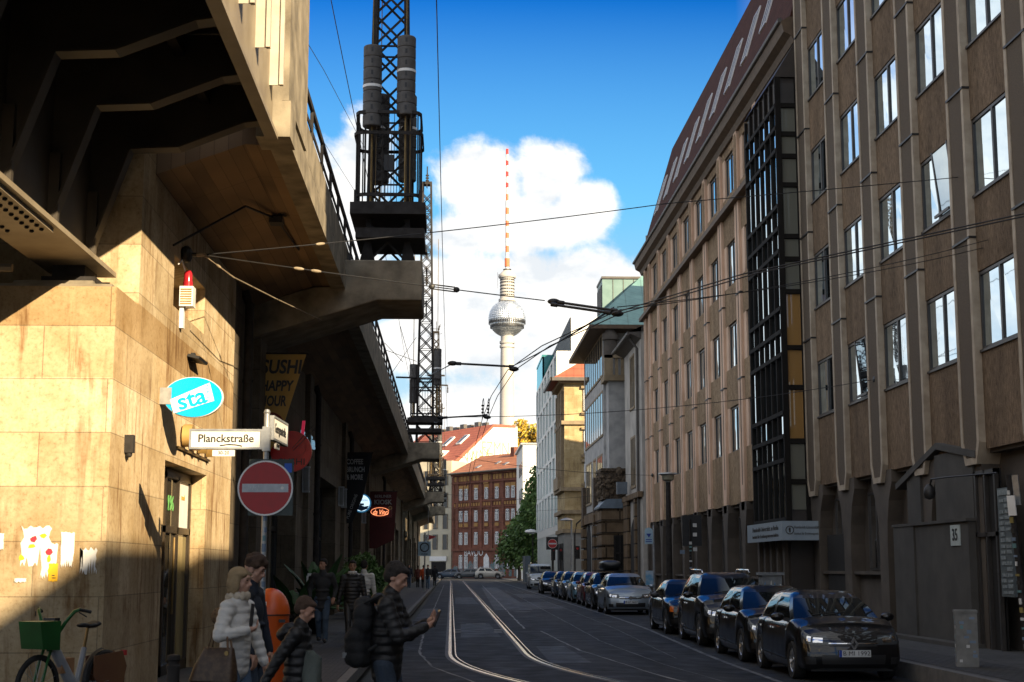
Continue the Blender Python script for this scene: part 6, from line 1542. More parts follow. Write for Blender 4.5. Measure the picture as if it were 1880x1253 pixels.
for s in (1, -1): b.prism([(-.3, .62), (-.78, .66), (-.86, .48), (-.80, .26), (-.5, .2), (-.3, .4)], 'y', s * .06 - .006, s * .06 + .006)
fd = b.build('mudguard_panel', mat('brown_mudguard_panel', (.15, .07, .03), (.12, .05, .025), rough=.5), bk, local=True)
b = MB(); b.lathe([(.36, -.035), (.375, 0), (.36, .035)], (-.56, 0, .34), 20, axis='y', a0=.2, a1=2.6); b.build('mudguard', m_black, bk, local=True)
b = MB(); b.box(-.9, -.86, -.03, .03, .60, .66); b.build('rear_light', m_red, bk, local=True)
def bollard(loc, h, label):
    b = MB(); b.lathe([(0, 0), (.055, 0), (.055, h - .13), (.062, h - .13), (.062, h - .10), (.05, h - .09), (.05, h - .06), (.06, h - .05), (.055, h - .01), (0, h)], loc, 16); return tag(b.build('bollard', m_dsteel, smooth=40), label, 'bollard')
bollard((-2.42, 13.35, 0), .95, 'dark metal bollard on the kerb left of the white jacket')
binm = mat('orange_plastic', (.62, .10, .012), (.55, .085, .012), scale=2, rough=.35)
bi = thing('litter_bin', (-2.32, 19.5, .106), 'round orange litter bin with a domed top beside the sign pole', 'bin')
b = MB(); b.lathe([(0, .12), (.20, .12), (.225, .2), (.245, .98), (.25, 1.0), (0, 1.0)], n=32); b.build('bin_body', binm, bi, local=True, smooth=40)
b = MB(); b.lathe([(.252, 1.0)] + [(.252 * math.cos(R(a)), 1.0 + .33 * math.sin(R(a))) for a in range(10, 91, 10)], n=32); b.build('dome', binm, bi, local=True, smooth=40)
b = MB(); b.lathe([(.252, .985), (.257, .985), (.257, 1.0), (.252, 1.0)], n=32); b.box(.14, .22, -.26, -.235, .90, .94); b.build('rim_band', m_trim, bi, local=True)
b = MB(); b.obox((-.06, -.235, 1.1), (.035, 0, 0), (0, .004, -.001), (0, .02, .06), 0); b.obox((-.065, -.2405, 1.09), (.02, 0, 0), (0, .002, -.001), (0, .01, .025), 1); b.build('sticker', [m_white, mat('yellow_sticker', (.7, .4, .02), rough=.5)], bi, local=True)
b = MB(); b.cyl((0, 0, 0), (0, 0, .14), .07, n=10); b.build('post', m_trim, bi, local=True)

# ------------------------------------------------------------------ sign pole
sp_ = thing('sign_pole', (-2.265, 18.2, .10), 'stickered steel pole with two street name signs and a no entry disc', 'sign pole')
b = MB(); b.cyl((-2.265, 18.2, .1), (-2.265, 18.2, 3.56), .034, n=14); b.lathe([(.034, 3.56), (.042, 3.58), (.03, 3.61), (0, 3.62)], (-2.265, 18.2, 0), 14); b.build('pole', m_glav, sp_, smooth=40)
rg = random.Random(21); stc = [mat('sticker_%s' % n_, c, rough=.5) for n_, c in (('white', (.6, .6, .58)), ('blue', (.16, .22, .30)), ('black', (.03, .03, .03)), ('teal', (.12, .24, .25)), ('yellow', (.30, .24, .08)))]
b = MB(); z = .7
while z < 2.3:
    h_ = rg.uniform(.04, .11); a0 = rg.uniform(-2.6, -1.2); b.lathe([(.0352, z), (.0352, z + h_)], (-2.265, 18.2, 0), 8, rg.randrange(4), a0=a0, a1=a0 + rg.uniform(.8, 1.8)); z += h_ + rg.uniform(0, .08)
b.build('stickers', stc, sp_)
m_nm = mat('name_sign_white', (.80, .78, .72), (.74, .72, .66), scale=4, rough=.35)
def name_sign(c, rt, txt, L_, h_, sub=None):
    c, rt = Vector(c), Vector(rt).normalized(); n_ = rt.cross(Vector((0, 0, 1)))
    b = MB(); b.obox(c, rt * L_ / 2, n_ * .022, (0, 0, h_ / 2)); o = b.build('street_name_sign', m_nm, sp_)
    b = MB()
    for s in (1, -1): b.obox(c + Vector((0, 0, s * (h_ / 2 - .012))), rt * (L_ / 2 + .012), n_ * .034, (0, 0, .012)); b.obox(c + rt * s * L_ / 2, rt * .012, n_ * .032, (0, 0, h_ / 2 - .024))
    b.build('sign_frame', m_glav, o)
    text(txt, h_ * .55, m_black, o, c + n_ * .023 + Vector((0, 0, .005)), rt, (0, 0, 1), width=L_ * .78, bold=.002)
    if sub:
        b = MB(); cc = c + rt * L_ * sub[1] - Vector((0, 0, h_ / 2 + .045)); b.obox(cc, rt * .135, n_ * .012, (0, 0, .04)); q = b.build('number_plate', m_nm, o); text(sub[0], .06, m_black, q, cc + n_ * .013, rt, (0, 0, 1))
    return o
ns = name_sign((-2.75, 18.18, 3.245), (1, 0, 0), 'Planckstraße', .86, .245, ('30-20', -.03))
b = MB(); b.tube([(-2.82, 18.15, 3.165), (-2.72, 18.15, 3.18), (-2.62, 18.15, 3.175), (-2.55, 18.15, 3.16)], .006, 5); b.build('scribble', m_black, ns)
name_sign((-2.19, 18.82, 3.40), (.05, 1, 0), 'Georgenstraße', 1.06, .30, ('189-197', -.1))
b = MB(); b.box(-2.31, -2.22, 18.15, 18.25, 3.1, 3.4); b.build('sign_clamp', m_glav, sp_)
def no_entry(c, r_, parent, n_=(0, -1, 0), graf_=True):
    c = Vector(c); b = MB(); b.lathe([(0, -.006), (r_, -.006), (r_, .006), (0, .006)], c, 40, axis='y'); b.build('sign_back', m_white, parent)
    o = [ch for ch in parent.children][-1]
    b = MB(); b.lathe([(0, -.0072), (r_ * .94, -.0072), (r_ * .94, -.0065), (0, -.0065)], c, 40, axis='y'); b.build('red_disc', m_red, o)
    b = MB(); b.box(c.x - r_ * .83, c.x + r_ * .83, c.y - .0092, c.y - .0074, c.z - r_ * .15, c.z + r_ * .15); b.build('white_bar', mat('greyish_white_bar', (.52, .56, .60), (.42, .46, .50), scale=14, rough=.45) if 'greyish_white_bar' not in bpy.data.materials else bpy.data.materials['greyish_white_bar'], o); return o
ne = no_entry((-2.255, 18.13, 2.65), .335, sp_)
b = MB()
for k in range(5): b.bar((-2.47 + .03 * k, 18.1195, 2.62 + .03 * (k % 2)), (-2.45 + .03 * k, 18.1195, 2.685 - .02 * (k % 2)), .010, .002)
b.ell((-2.05, 18.1195, 2.65), (.02, .002, .02), 8, 5); b.build('scrawl', m_white, ne)
b = MB(); b.box(-2.46, -1.92, 18.14, 18.16, 2.32, 3.0); bb_ = b.build('backing_board', mat('dark_green_grey_board', (.05, .065, .06), rough=.6), sp_)
b = MB(); b.box(-2.03, -1.94, 18.135, 18.1395, 2.84, 2.95); b.build('blue_sticker', mat('bright_blue_sticker', (.02, .12, .6), rough=.5), bb_)

# ------------------------------------------------------------------ signs and fittings on the viaduct wall
m_cy = mat('cyan_sign_face', (.0, .42, .80), (.0, .40, .78), rough=.25); 
st_ = thing('oval_shop_sign', (W, 20.62, 4.0), 'oval cyan shop sign reading sta travel, projecting from the stone pier', 'sign')
E_ = lambda f: [(-3.585 + .40 * f * math.cos(R(a)), 4.03 + .275 * f * math.sin(R(a))) for a in range(0, 360, 9)]
b = MB(); b.prism(E_(1), 'y', 20.56, 20.68); b.build('sign_body', m_cy, st_)
b = MB(); b.prism(E_(1.03), 'y', 20.575, 20.665); b.build('sign_rim', m_white, st_)
b = MB(); b.prism([(-3.90, 3.99), (-3.84, 3.80), (-3.29, 3.98), (-3.36, 4.23)], 'y', 20.545, 20.5598); wp = b.build('white_panel', m_white, st_)
text('sta', .33, m_cy, wp, (-3.60, 20.543, 4.0), (.55, 0, .17), (-.17, 0, .55), bold=.007, width=.40)
text('TRAVEL', .07, m_cy, wp, (-3.38, 20.543, 4.09), (.05, 0, -.2), (.2, 0, .05))
b = MB(); b.box(W, -3.88, 20.55, 20.68, 3.93, 4.16); b.build('wall_bracket', m_glav, st_)
lt = thing('shop_lettering', (W, 23.4, 3.6), 'row of thick gilt letters standing above the shop door', 'lettering')
for k, ch in enumerate('COPY'):
    text(ch, .46, m_gold, lt, (W + .10, 22.3 + k * .70, 3.63), (0, 1, 0), (0, 0, 1), 'letter', ext=.07, bold=.01)
b = MB(); b.box(W + .0, W + .04, 21.9, 24.8, 3.43, 3.46); b.build('letter_rail', m_brass, lt)
si = thing('alarm_beacon', (W, 21.9, 5.5), 'small white alarm box with a red beacon on the stone pier', 'alarm')
b = MB(); b.box(W, W + .20, 21.75, 21.98, 5.52, 5.82); b.build('alarm_box', m_white, si)
b = MB()
for k in range(7): b.box(W + .02, W + .18, 21.735, 21.75, 5.55 + k * .036, 5.565 + k * .036)
b.build('louvres', m_gold, si)
b = MB(); b.lathe([(.075, 5.82), (.075, 5.9), (.068, 5.9), (.062, 6.03), (.04, 6.07), (0, 6.08)], (W + .1, 21.86, 0), 16); b.build('red_beacon', mat('red_lens', (.45, .02, .03), rough=.2), si, smooth=40)
b = MB(); b.tube([(W + .06, 21.85, 6.05), (W + .03, 21.7, 6.2), (W + .02, 21.5, 6.1)], .012); b.box(W, W + .06, 21.8, 21.92, 5.2, 5.52); b.build('cable', m_white, si)
b = MB(); b.box(W, W + .11, 18.45, 18.56, 3.1, 3.32); b.ell((W + .055, 18.5, 3.08), .04, 8, 6); tag(b.build('wall_sensor', m_dsteel), 'little dark sensor box on the sunlit corner of the pier', 'sensor')
b = MB(); b.obox((W + .10, 22.9, 4.88), (.09, 0, -.02), (0, .38, 0), (.01, 0, .02)); b.box(W, W + .06, 22.85, 22.95, 4.85, 4.98); tag(b.build('floodlight', m_black), 'flat black floodlight above the gilt letters', 'floodlight')
# torn posters on the pier front
def poster(name, u, v, w_, h_, m, label, seed, sub=None, jag=.12):
    rg = random.Random(seed); c = at(u, v, Y=17.7); pts = []; n = 11
    for i in range(n): f = i / (n - 1); pts.append((c.x + w_ * (f - .5), c.z + h_ / 2 - jag * h_ * .5 * rg.random() * (1 if i % 3 else .2)))
    for i in range(1, 7): f = i / 7; pts.append((c.x + w_ / 2 * (1 - jag * 1.3 * rg.random()), c.z + h_ / 2 - h_ * f))
    for i in range(n + 4): f = i / (n + 3); pts.append((c.x + w_ * (.5 - f) * .96, c.z - h_ / 2 + h_ * rg.random() * (.32 * jag / .12 if i % 2 else .04)))
    for i in range(1, 7): f = i / 7; pts.append((c.x - w_ / 2 * (1 - jag * 1.3 * rg.random()), c.z - h_ / 2 + h_ * f))
    y_ = 17.6985 - .0022 * seed; b = MB(); b.prism(pts, 'y', y_ - .0012, y_); o = b.build(name, m); tag(o, label, 'poster', 'torn posters on the pier front')
    for q in (sub or []):
        b = MB(); p = [(c.x + q[0] + q[2] * math.cos(i) * rg.uniform(.5, 1), c.z + q[1] + q[3] * math.sin(i) * rg.uniform(.5, 1)) for i in range(7)]; b.prism(p, 'y', y_ - .0021, y_ - .0013); b.build('coloured_scrap', q[4], o)
    return o
m_pap = mat('weathered_paper', (.80, .79, .76), (.66, .64, .60), scale=8, rough=.9); m_lim = mat('lime_print', (.45, .62, .02), rough=.8); m_mag = mat('red_print', (.50, .03, .05), rough=.8); m_ylw = mat('yellow_poster', (.75, .42, .01), (.68, .38, .01), rough=.7)
poster('torn_poster', 66, 1003, .36, .48, m_pap, 'ragged white poster with lime and red scraps, top left on the pier', 1, [(-.03, .08, .05, .05, m_mag), (.08, .12, .05, .04, m_lim), (-.05, .0, .06, .04, m_lim), (-.16, -.14, .04, .05, m_lim)], .2)
poster('torn_poster', 90, 1030, .20, .42, m_pap, 'narrow torn white poster with a red letter and lime marks', 2, [(.0, .10, .05, .05, m_mag), (.0, .02, .03, .06, m_lim), (.02, -.12, .04, .05, m_lim)], .16)
poster('torn_poster', 98, 1052, .11, .22, m_ylw, 'yellow poster scrap with black print, lowest on the pier', 3, [(0, -.03, .03, .008, m_black), (0.01, -.06, .035, .008, m_black)], .05)
poster('torn_poster', 124, 1010, .16, .42, m_pap, 'plain white poster remnant with frayed lower edge', 4, None, .10)
poster('torn_poster', 163, 1030, .20, .32, m_pap, 'greyish poster remnant nearest the corner, half in shade', 5, None, .28)
poster('torn_poster', 38, 1066, .15, .05, m_pap, 'thin white paper strip low on the pier front', 6, None, .15)
poster('torn_poster', 0, 995, .10, .2, m_pap, 'white paper remnant cut by the left edge of the picture', 8, None, .12)
# hanging banners and round signs along the shops
m_by = mat('ochre_banner_cloth', (.55, .32, .08), (.47, .27, .06), rough=.8); m_bk = mat('black_banner_cloth', (.012, .012, .013), rough=.8); m_pale = mat('pale_print', (.45, .45, .43), rough=.7)
bn = thing('shop_banner', (W, 31.1, 6.2), 'pointed ochre banner with sushi happy hour in black brush letters', 'banner')
b = MB(); b.prism([(W + .02, 6.14), (-3.08, 6.14), (-3.62, 4.3), (W + .02, 3.9)], 'y', 31.09, 31.11); cl_ = b.build('banner_cloth', m_by, bn)
b = MB(); b.tube([(W, 31.1, 6.16), (-3.02, 31.1, 6.16)], .018); b.build('banner_rod', m_dsteel, bn)
text('SUSHI', .40, m_black, cl_, (-3.60, 31.085, 5.86), (1, 0, 0), (0, 0, 1), width=.86, bold=.012, shear=.15); text('HAPPY', .30, m_black, cl_, (-3.69, 31.085, 5.46), (1, 0, 0), (0, 0, 1), width=.70, bold=.01, shear=.15); text('HOUR', .30, m_black, cl_, (-3.76, 31.085, 5.14), (1, 0, 0), (0, 0, 1), width=.55, bold=.01, shear=.15)
b = MB(); b.lathe([(0, -.012), (.27, -.012), (.27, -.01), (0, -.01)], (-3.78, 31.1, 4.64), 30, axis='y'); rc = b.build('red_seal', mat('dull_red_print', (.20, .025, .02), rough=.8), cl_)
b = MB()
for p, q in (((-3.9, 4.8), (-3.76, 4.8)), ((-3.83, 4.84), (-3.83, 4.45)), ((-3.92, 4.66), (-3.75, 4.68)), ((-3.83, 4.62), (-3.92, 4.5)), ((-3.68, 4.84), (-3.72, 4.48)), ((-3.74, 4.74), (-3.58, 4.76)), ((-3.71, 4.64), (-3.6, 4.65)), ((-3.71, 4.54), (-3.58, 4.55)), ((-3.64, 4.8), (-3.64, 4.5))): b.bar((p[0], 31.086, p[1]), (q[0], 31.086, q[1]), .022, .003)
b.build('brush_character', m_by, rc)
rs_ = thing('round_shop_sign', (W, 32, 4.15), 'round red sushi sign with two black chopsticks on the dark wall', 'sign')
b = MB(); b.lathe([(0, -.05), (.44, -.05), (.44, .05), (0, .05)], (-3.44, 32, 4.16), 40, axis='y'); b.build('sign_body', mat('lacquer_red', (.68, .02, .015), rough=.35), rs_)
b = MB(); b.bar((-3.42, 31.94, 4.22), (-2.98, 31.94, 4.72), .03, .01); b.bar((-3.40, 31.94, 4.17), (-2.93, 31.94, 4.66), .03, .01); b.build('chopsticks', m_black, rs_)
text('SUSHI', .2, m_black, rs_, (-3.42, 31.945, 3.93), (1, 0, 0), (0, 0, 1), width=.55); b = MB(); b.lathe([(.16, -.004), (.185, -.004), (.185, 0), (.16, 0)], (-3.30, 31.945, 4.24), 20, axis='y', a0=.6, a1=3.4); b.build('bowl_outline', mat('bright_red_line', (.62, .04, .03), rough=.5), rs_); b = MB(); b.box(W, -3.86, 31.97, 32.03, 4.1, 4.2); b.build('wall_bracket', m_dsteel, rs_)
nsn = thing('neon_sign', (W, 38.4, 4.9), 'small lit blue and red letter sign above the round red sign', 'sign')
b = MB(); b.prism([(-3.98, 4.8), (-3.90, 4.8), (-3.84, 5.5), (-3.92, 5.5)], 'y', 38.9, 38.95); b.build('red_tube', emat('red_neon', (.75, .04, .10), .16), nsn)
text('Media', .50, emat('pale_blue_neon', (.25, .48, .65), .22), nsn, (-3.98, 41.0, 5.15), (.09, 1, 0), (0, 0, 1), ext=.02, bold=.01, width=2.2)
bn2 = thing('shop_banner', (W, 56, 5.4), 'black pointed banner reading coffee brunch & more', 'banner')
b = MB(); b.prism([(W + .02, 5.95), (-2.98, 5.95), (-3.32, 4.3), (-3.7, 3.35), (W + .02, 3.3)], 'y', 55.99, 56.01); cl2 = b.build('banner_cloth', m_bk, bn2)
b = MB(); b.tube([(W, 56, 5.97), (-2.95, 56, 5.97)], .02); b.build('banner_rod', m_dsteel, bn2)
for s_, z, w_ in (('COFFEE', 5.62, .62), ('BRUNCH', 5.33, .68), ('& MORE', 5.04, .62)): text(s_, .27, m_pale, cl2, (-3.95 + w_ / 2, 55.985, z), (1, 0, 0), (0, 0, 1), width=w_, bold=.008)
text('PURE ORIGINS', .16, m_pale, cl2, (-3.72, 55.985, 3.95), (.35, 0, 1), (-1, 0, .35), width=.95)
rs2 = thing('round_shop_sign', (W, 57, 4.1), 'round lit white and blue sign with a house on waves', 'sign')
b = MB(); b.lathe([(0, -.06), (.36, -.06), (.36, .06), (0, .06)], (-3.42, 57, 4.12), 36, axis='y'); b.build('sign_rim', emat('lit_blue_rim', (.02, .16, .32), .25), rs2)
b = MB(); b.lathe([(0, -.065), (.31, -.065), (.31, -.061), (0, -.061)], (-3.42, 57, 4.12), 36, axis='y'); fce = b.build('lit_face', emat('lit_white_face', (.55, .75, .85), .62), rs2)
text('PURE ORIGINS', .1, m_blue, fce, (-3.42, 56.93, 4.22), (1, 0, 0), (0, 0, 1), width=.46)
m_navy = mat('navy_print', (.02, .09, .18), rough=.5)
b = MB(); b.box(-3.48, -3.33, 56.928, 56.934, 4.03, 4.11); b.prism([(-3.70, 4.0), (-3.5, 4.05), (-3.3, 3.99), (-3.14, 4.02), (-3.2, 3.9), (-3.42, 3.815), (-3.64, 3.9)], 'y', 56.929, 56.9345); b.build('house_and_waves', m_navy, fce)
b = MB(); b.box(W, -3.77, 56.97, 57.03, 4.08, 4.16); b.build('wall_bracket', m_dsteel, rs2)
dv = thing('neon_sign', (W, 70, 4.0), 'red lit sign with da Vinci in orange script', 'sign')
b = MB(); b.box(-3.78, -2.78, 69.95, 70.05, 4.02, 4.52); b.build('sign_box', mat('oxblood_panel', (.18, .015, .012), rough=.4), dv)
neo = emat('orange_neon', (1., .33, .14), .9)
text('da Vinci', .34, neo, dv, (-3.32, 69.94, 4.24), (1, 0, 0), (0, 0, 1), width=.74, shear=.35)
b = MB(); pts = [(-3.34 + .42 * math.cos(R(a)), 69.94, 4.27 + .19 * math.sin(R(a))) for a in range(20, 345, 12)]; b.tube(pts, .009, 5); b.build('neon_outline', neo, dv)
b = MB(); b.lathe([(.05, -.01), (.09, -.01), (.09, 0), (.05, 0)], (-2.86, 69.95, 4.45), 16, axis='y'); b.build('grape_ring', m_gold, dv); b = MB(); b.box(W, -3.78, 69.97, 70.03, 4.2, 4.3); b.build('wall_bracket', m_dsteel, dv)
kb = thing('shop_banner', (W, 72, 4.6), 'dark red banner reading Berliner Kiosk above the script sign', 'banner')
b = MB(); b.prism([(W + .02, 5.3), (-2.62, 5.3), (-2.75, 3.0), (-3.6, 2.6), (W + .02, 2.6)], 'y', 71.99, 72.01); cl3 = b.build('banner_cloth', mat('dark_red_banner', (.085, .012, .012), rough=.8), kb)
text('BERLINER', .2, m_pale, cl3, (-3.3, 71.985, 5.08), (1, 0, 0), (0, 0, 1), width=.8); text('KIOSK', .3, m_pale, cl3, (-3.3, 71.985, 4.8), (1, 0, 0), (0, 0, 1), width=.85, bold=.008); b = MB(); b.tube([(W, 72, 5.32), (-2.6, 72, 5.32)], .02); b.build('banner_rod', m_dsteel, kb)
lg = None
for y, z, lb in ((40.5, 3.75, 'box wall lamp beside the round red sign'), (53.5, 3.9, 'box wall lamp under the coffee banner'), (54.9, 3.9, 'second box wall lamp under the coffee banner, nearer the round white sign'), (67.6, 3.7, 'box wall lamp under the script sign')):
    e = thing('wall_lamp', (W, y, z), lb, 'lamp', 'box lamps on the viaduct wall')
    b = MB(); b.box(0, .2, -.1, .1, -.04, .0); b.box(0, .2, -.1, .1, .62, .66); b.box(0, .03, -.1, .1, 0, .62); b.box(.17, .2, -.1, -.07, 0, .62); b.build('lamp_frame', m_glav, e, local=True)
    b = MB(); b.box(.04, .165, -.08, .08, 0, .62); b.build('lamp_glass', mat('frosted_lamp_glass', (.22, .22, .21), rough=.3) if 'frosted_lamp_glass' not in bpy.data.materials else bpy.data.materials['frosted_lamp_glass'], e, local=True)
# potted plants, menu stand
def palm(loc, n, L_, label, m, seed, broad=.07):
    rg = random.Random(seed); o = thing('potted_plant', loc, label, 'plant')
    b = MB(); b.lathe([(0, 0), (.20, 0), (.27, .45), (.25, .45), (.24, .40), (0, .40)], n=20); b.build('pot', m_dsteel, o, local=True, smooth=40)
    st = MB(); lf = MB()
    for i in range(n):
        a = rg.uniform(0, 6.28); e = rg.uniform(.5, 1.45); l = L_ * rg.uniform(.6, 1.1); p = Vector((0, 0, .42)); d_ = Vector((math.cos(a) * math.cos(e), math.sin(a) * math.cos(e), math.sin(e))); pts = [p.copy()]
        for k in range(6): p = p + d_ * l / 6; d_ = (d_ + Vector((0, 0, -.16))).normalized(); pts.append(p.copy())
        st.tube(pts, [.014, .012, .011, .009, .008, .006, .003], 5)
        sd = pts[-1] - pts[-2]; sd = sd.cross(Vector((0, 0, 1))).normalized()
        w_ = [0, .5, 1, .95, .6, .15]; base = pts[1:]
        for s in (1, -1):
            for k in range(5):
                q0, q1 = base[k], base[k + 1]; lf.face([q0, q1, q1 + s * sd * broad * 2 * w_[k + 1] - Vector((0, 0, .03 * w_[k + 1])), q0 + s * sd * broad * 2 * w_[k] - Vector((0, 0, .03 * w_[k]))])
    st.build('stems', m_bark, o, local=True); lf.build('leaves', m, o, local=True, normals=False); return o
m_pl = leafmat('glossy_plant_green', (.028, .085, .022), (.05, .13, .03))
palm((-3.25, 37, .1), 30, 1.5, 'broad leaved potted palm beside the man in grey', m_pl, 3, .12); palm((-3.55, 34.6, .1), 18, 1.2, 'smaller potted palm nearest the red sign', m_pl, 4, .10)
for i, (x, y, lb) in enumerate(((-2.7, 48, 'dense bushy potted tree behind the walker with the phone'), (-3.1, 52, 'second bushy potted tree further along the shop fronts'))):
    rg = random.Random(60 + i); tree((x, y, .1), lb, [(rg.uniform(-.6, .6), rg.uniform(-.6, .6), rg.uniform(.6, 1.8), rg.uniform(.28, .48)) for _ in range(12)], m_leaf, 5000, .07, .05, None, 60 + i)
b = MB(); b.bar((-3.0, 36.0, .1), (-3.0, 36.0, 1.55), .05); b.bar((-3.42, 36, 1.53), (-2.97, 36, 1.53), .06); b.bar((-3.42, 36, .1), (-3.42, 36, 1.5), .05); b.box(-3.4, -3.02, 35.99, 36.01, .5, 1.48, 1); tag(b.build('menu_stand', [m_white, m_bk]), 'white framed menu stand beside the broad leaved palm', 'menu stand')
b = MB(); b.lathe([(.02, 4.7), (.03, 4.3), (.3, 4.1), (.32, 4.05), (0, 4.08)], (-1.9, 124, 0), 14); b.tube([(-1.9, 124, 4.6), (-1.9, 124, 6.5)], .02); tag(b.build('pendant_lamp', m_glav), 'pendant street lamp under the third concrete arm', 'lamp')
zp = thing('sign_pole', (-1.75, 100, .1), 'post with a square end of no stopping zone sign, before the beige building', 'sign pole')
b = MB(); b.cyl((-1.75, 100, .1), (-1.75, 100, 4.0), .05, n=10); b.build('pole', m_glav, zp)
b = MB(); b.box(-2.2, -1.35, 99.9, 99.94, 2.45, 3.4); zs = b.build('zone_sign', mat('blue_grey_sign_face', (.34, .48, .56), rough=.4), zp)
b = MB(); b.lathe([(.24, -.01), (.32, -.01), (.32, 0), (.24, 0)], (-1.77, 99.9, 3.02), 24, axis='y'); 
for k in (-.06, 0, .06): b.bar((-2.05, 99.89, 2.72 + k), (-1.5, 99.89, 3.32 + k), .03, .006)
b.build('struck_circle', m_trim, zs); text('ZONE', .16, m_trim, zs, (-1.77, 99.89, 2.57), (1, 0, 0), (0, 0, 1))
b = MB(); b.prism([(-1.5, 3.5), (-1.0, 3.72), (-1.5, 3.85)], 'y', 99.9, 99.94); b.build('red_sign', m_red, zp)

# ------------------------------------------------------------------ right pavement
sb = thing('stone_post', (8.3, 24.0, .12), 'square pale stone post covered in stickers on the right pavement', 'post', rz=R(-14))
b = MB(); b.box(-.17, .17, -.15, .15, 0, .86); b.box(-.18, .18, -.16, .16, .86, .90); b.build('post_body', mat('pale_stone', (.21, .21, .20), (.14, .14, .13), scale=6, rough=.85), sb, local=True)
rg = random.Random(31); b = MB()
for k in range(10): x, z = rg.uniform(-.13, .09), .08 + k * .075; b.box(x, x + rg.uniform(.04, .1), -.1535, -.1505, z, z + rg.uniform(.03, .06), rg.randrange(4)); b.box(-.1735, -.1705, x, x + .06, z, z + .05, rg.randrange(4))
b.build('stickers', stc, sb, local=True)
tp = thing('leaning_pole', (9.3, 23.75, .12), 'leaning sticker covered pole at the right edge of the picture', 'pole')
pb, pt = at(1888, 1200, X=9.2), at(1852, 872, X=9.0)
b = MB(); b.cyl((pb.x, pb.y, .12), pb, .05, n=12); b.cyl(pb, pt, .05, n=12); b.build('pole', m_dsteel, tp)
b = MB(); dd = pt - pb; ax = dd.normalized(); rt_ = Vector((-.36, -.93, 0))
rg = random.Random(8)
for k in range(18):
    c = pb + dd * (.03 + .05 * k + .02 * rg.random()); hh = rg.uniform(.015, .05); b.obox(c + Vector((-.045, -.028, 0)), ax * hh, Vector((-.6, .8, 0)) * rg.uniform(.015, .035), Vector((-.8, -.6, 0)) * .012, rg.randrange(5))
b.build('stickers', stc, tp); b = MB(); b.obox(pt - ax * .25 + Vector((.05, -.06, 0)), ax * .24, Vector((.55, -.8, 0)) * .09, Vector((-.8, -.55, 0)) * .012); b.obox(pt - ax * .5 + Vector((-.04, -.09, 0)), ax * .16, Vector((.55, -.8, 0)) * .075, Vector((-.8, -.55, 0)) * .01, 1); b.build('sign_backs', [m_glav, m_white], tp)
ub = thing('distribution_box', (9.0, 42, .12), 'grey street cabinet pasted with torn blue posters before the entrance', 'cabinet')
b = MB(); b.box(8.72, 9.28, 41.75, 42.25, .12, 1.48); b.box(8.66, 9.34, 41.7, 42.3, 1.48, 1.56); b.build('cabinet', mat('grey_cabinet', (.22, .24, .25), (.16, .17, .18), scale=5, rough=.7), ub)
b = MB(); rg = random.Random(12)
for k in range(6): x = 8.74 + k * .09; b.prism([(x, .8), (x + .08, .8), (x + .07 + rg.uniform(-.03, .03), 1.25 + rg.uniform(-.1, .15)), (x + .03, 1.0 + rg.uniform(0, .3))], 'y', 41.742, 41.749, k % 3)
b.build('torn_posters', [mat('blue_paper', (.10, .30, .60), rough=.8), m_bk, m_pap], ub)
ip = thing('sign_post', (9.0, 56, .12), 'stickered post with a dark board and small plates, left of the glazed stair', 'sign pole')
b = MB(); b.cyl((9.0, 56, .12), (9.0, 56, 3.5), .045, n=10); b.build('pole', m_dsteel, ip)
b = MB(); b.box(8.72, 9.45, 56.06, 56.1, 2.5, 3.65); b.build('dark_board', m_trim, ip)
b = MB(); rg = random.Random(14)
for k in range(16): z = .6 + k * .13; b.box(8.95, 9.05, 55.94, 55.955, z, z + rg.uniform(.05, .11), rg.randrange(4))
for z in (3.2, 2.85, 2.3): b.box(9.1, 9.25, 55.95, 55.96, z, z + .14, 0)
b.box(8.6, 8.78, 55.95, 55.96, 2.2, 2.34, 1); b.build('stickers', stc, ip)
sl3 = thing('street_lamp', (9.0, 61.5, .12), 'flat topped street lamp on a thick column before the pink fins', 'street lamp')
b = MB(); b.cyl((9, 61.5, .12), (9, 61.5, 5.2), .14, .10, 14); b.build('column', m_dsteel, sl3, smooth=40)
b = MB(); b.lathe([(0, 5.62), (.38, 5.58), (.40, 5.53), (.28, 5.5), (.10, 5.2)], (9, 61.5, 0), 24); b.build('lamp_hood', m_glav, sl3, smooth=40)
b = MB(); b.lathe([(.27, 5.5), (.25, 5.3), (.1, 5.22)], (9, 61.5, 0), 24); b.build('lamp_glass', mat('yellowed_lamp_glass', (.30, .28, .20), rough=.3), sl3, smooth=40)
ap = thing('notice_post', (9.05, 68, .12), 'pole carrying a pale blue notice with a dark triangle', 'sign')
b = MB(); b.cyl((9.25, 68, .12), (9.25, 68, 3.6), .05, n=10); b.build('pole', m_glav, ap)
b = MB(); b.prism([(8.83, 2.75), (9.2, 2.75), (9.2, 3.35), (9.15, 3.45), (9.02, 3.5), (8.88, 3.45), (8.83, 3.35)], 'y', 67.9, 67.94); nb2 = b.build('notice_board', mat('pale_blue_face', (.40, .58, .70), rough=.4), ap)
b = MB(); b.prism([(8.90, 3.22), (9.13, 3.22), (9.015, 3.04)], 'y', 67.885, 67.899); b.box(8.88, 9.15, 67.89, 67.899, 2.93, 2.97); b.box(8.88, 9.15, 67.89, 67.899, 2.84, 2.88); b.build('triangle_and_lines', m_blue, nb2)
b = MB(); b.box(8.85, 9.2, 67.9, 67.95, .9, 1.55); b.build('lower_poster', mat('blue_poster', (.12, .32, .52), (.4, .5, .6), scale=5, rough=.6), ap)
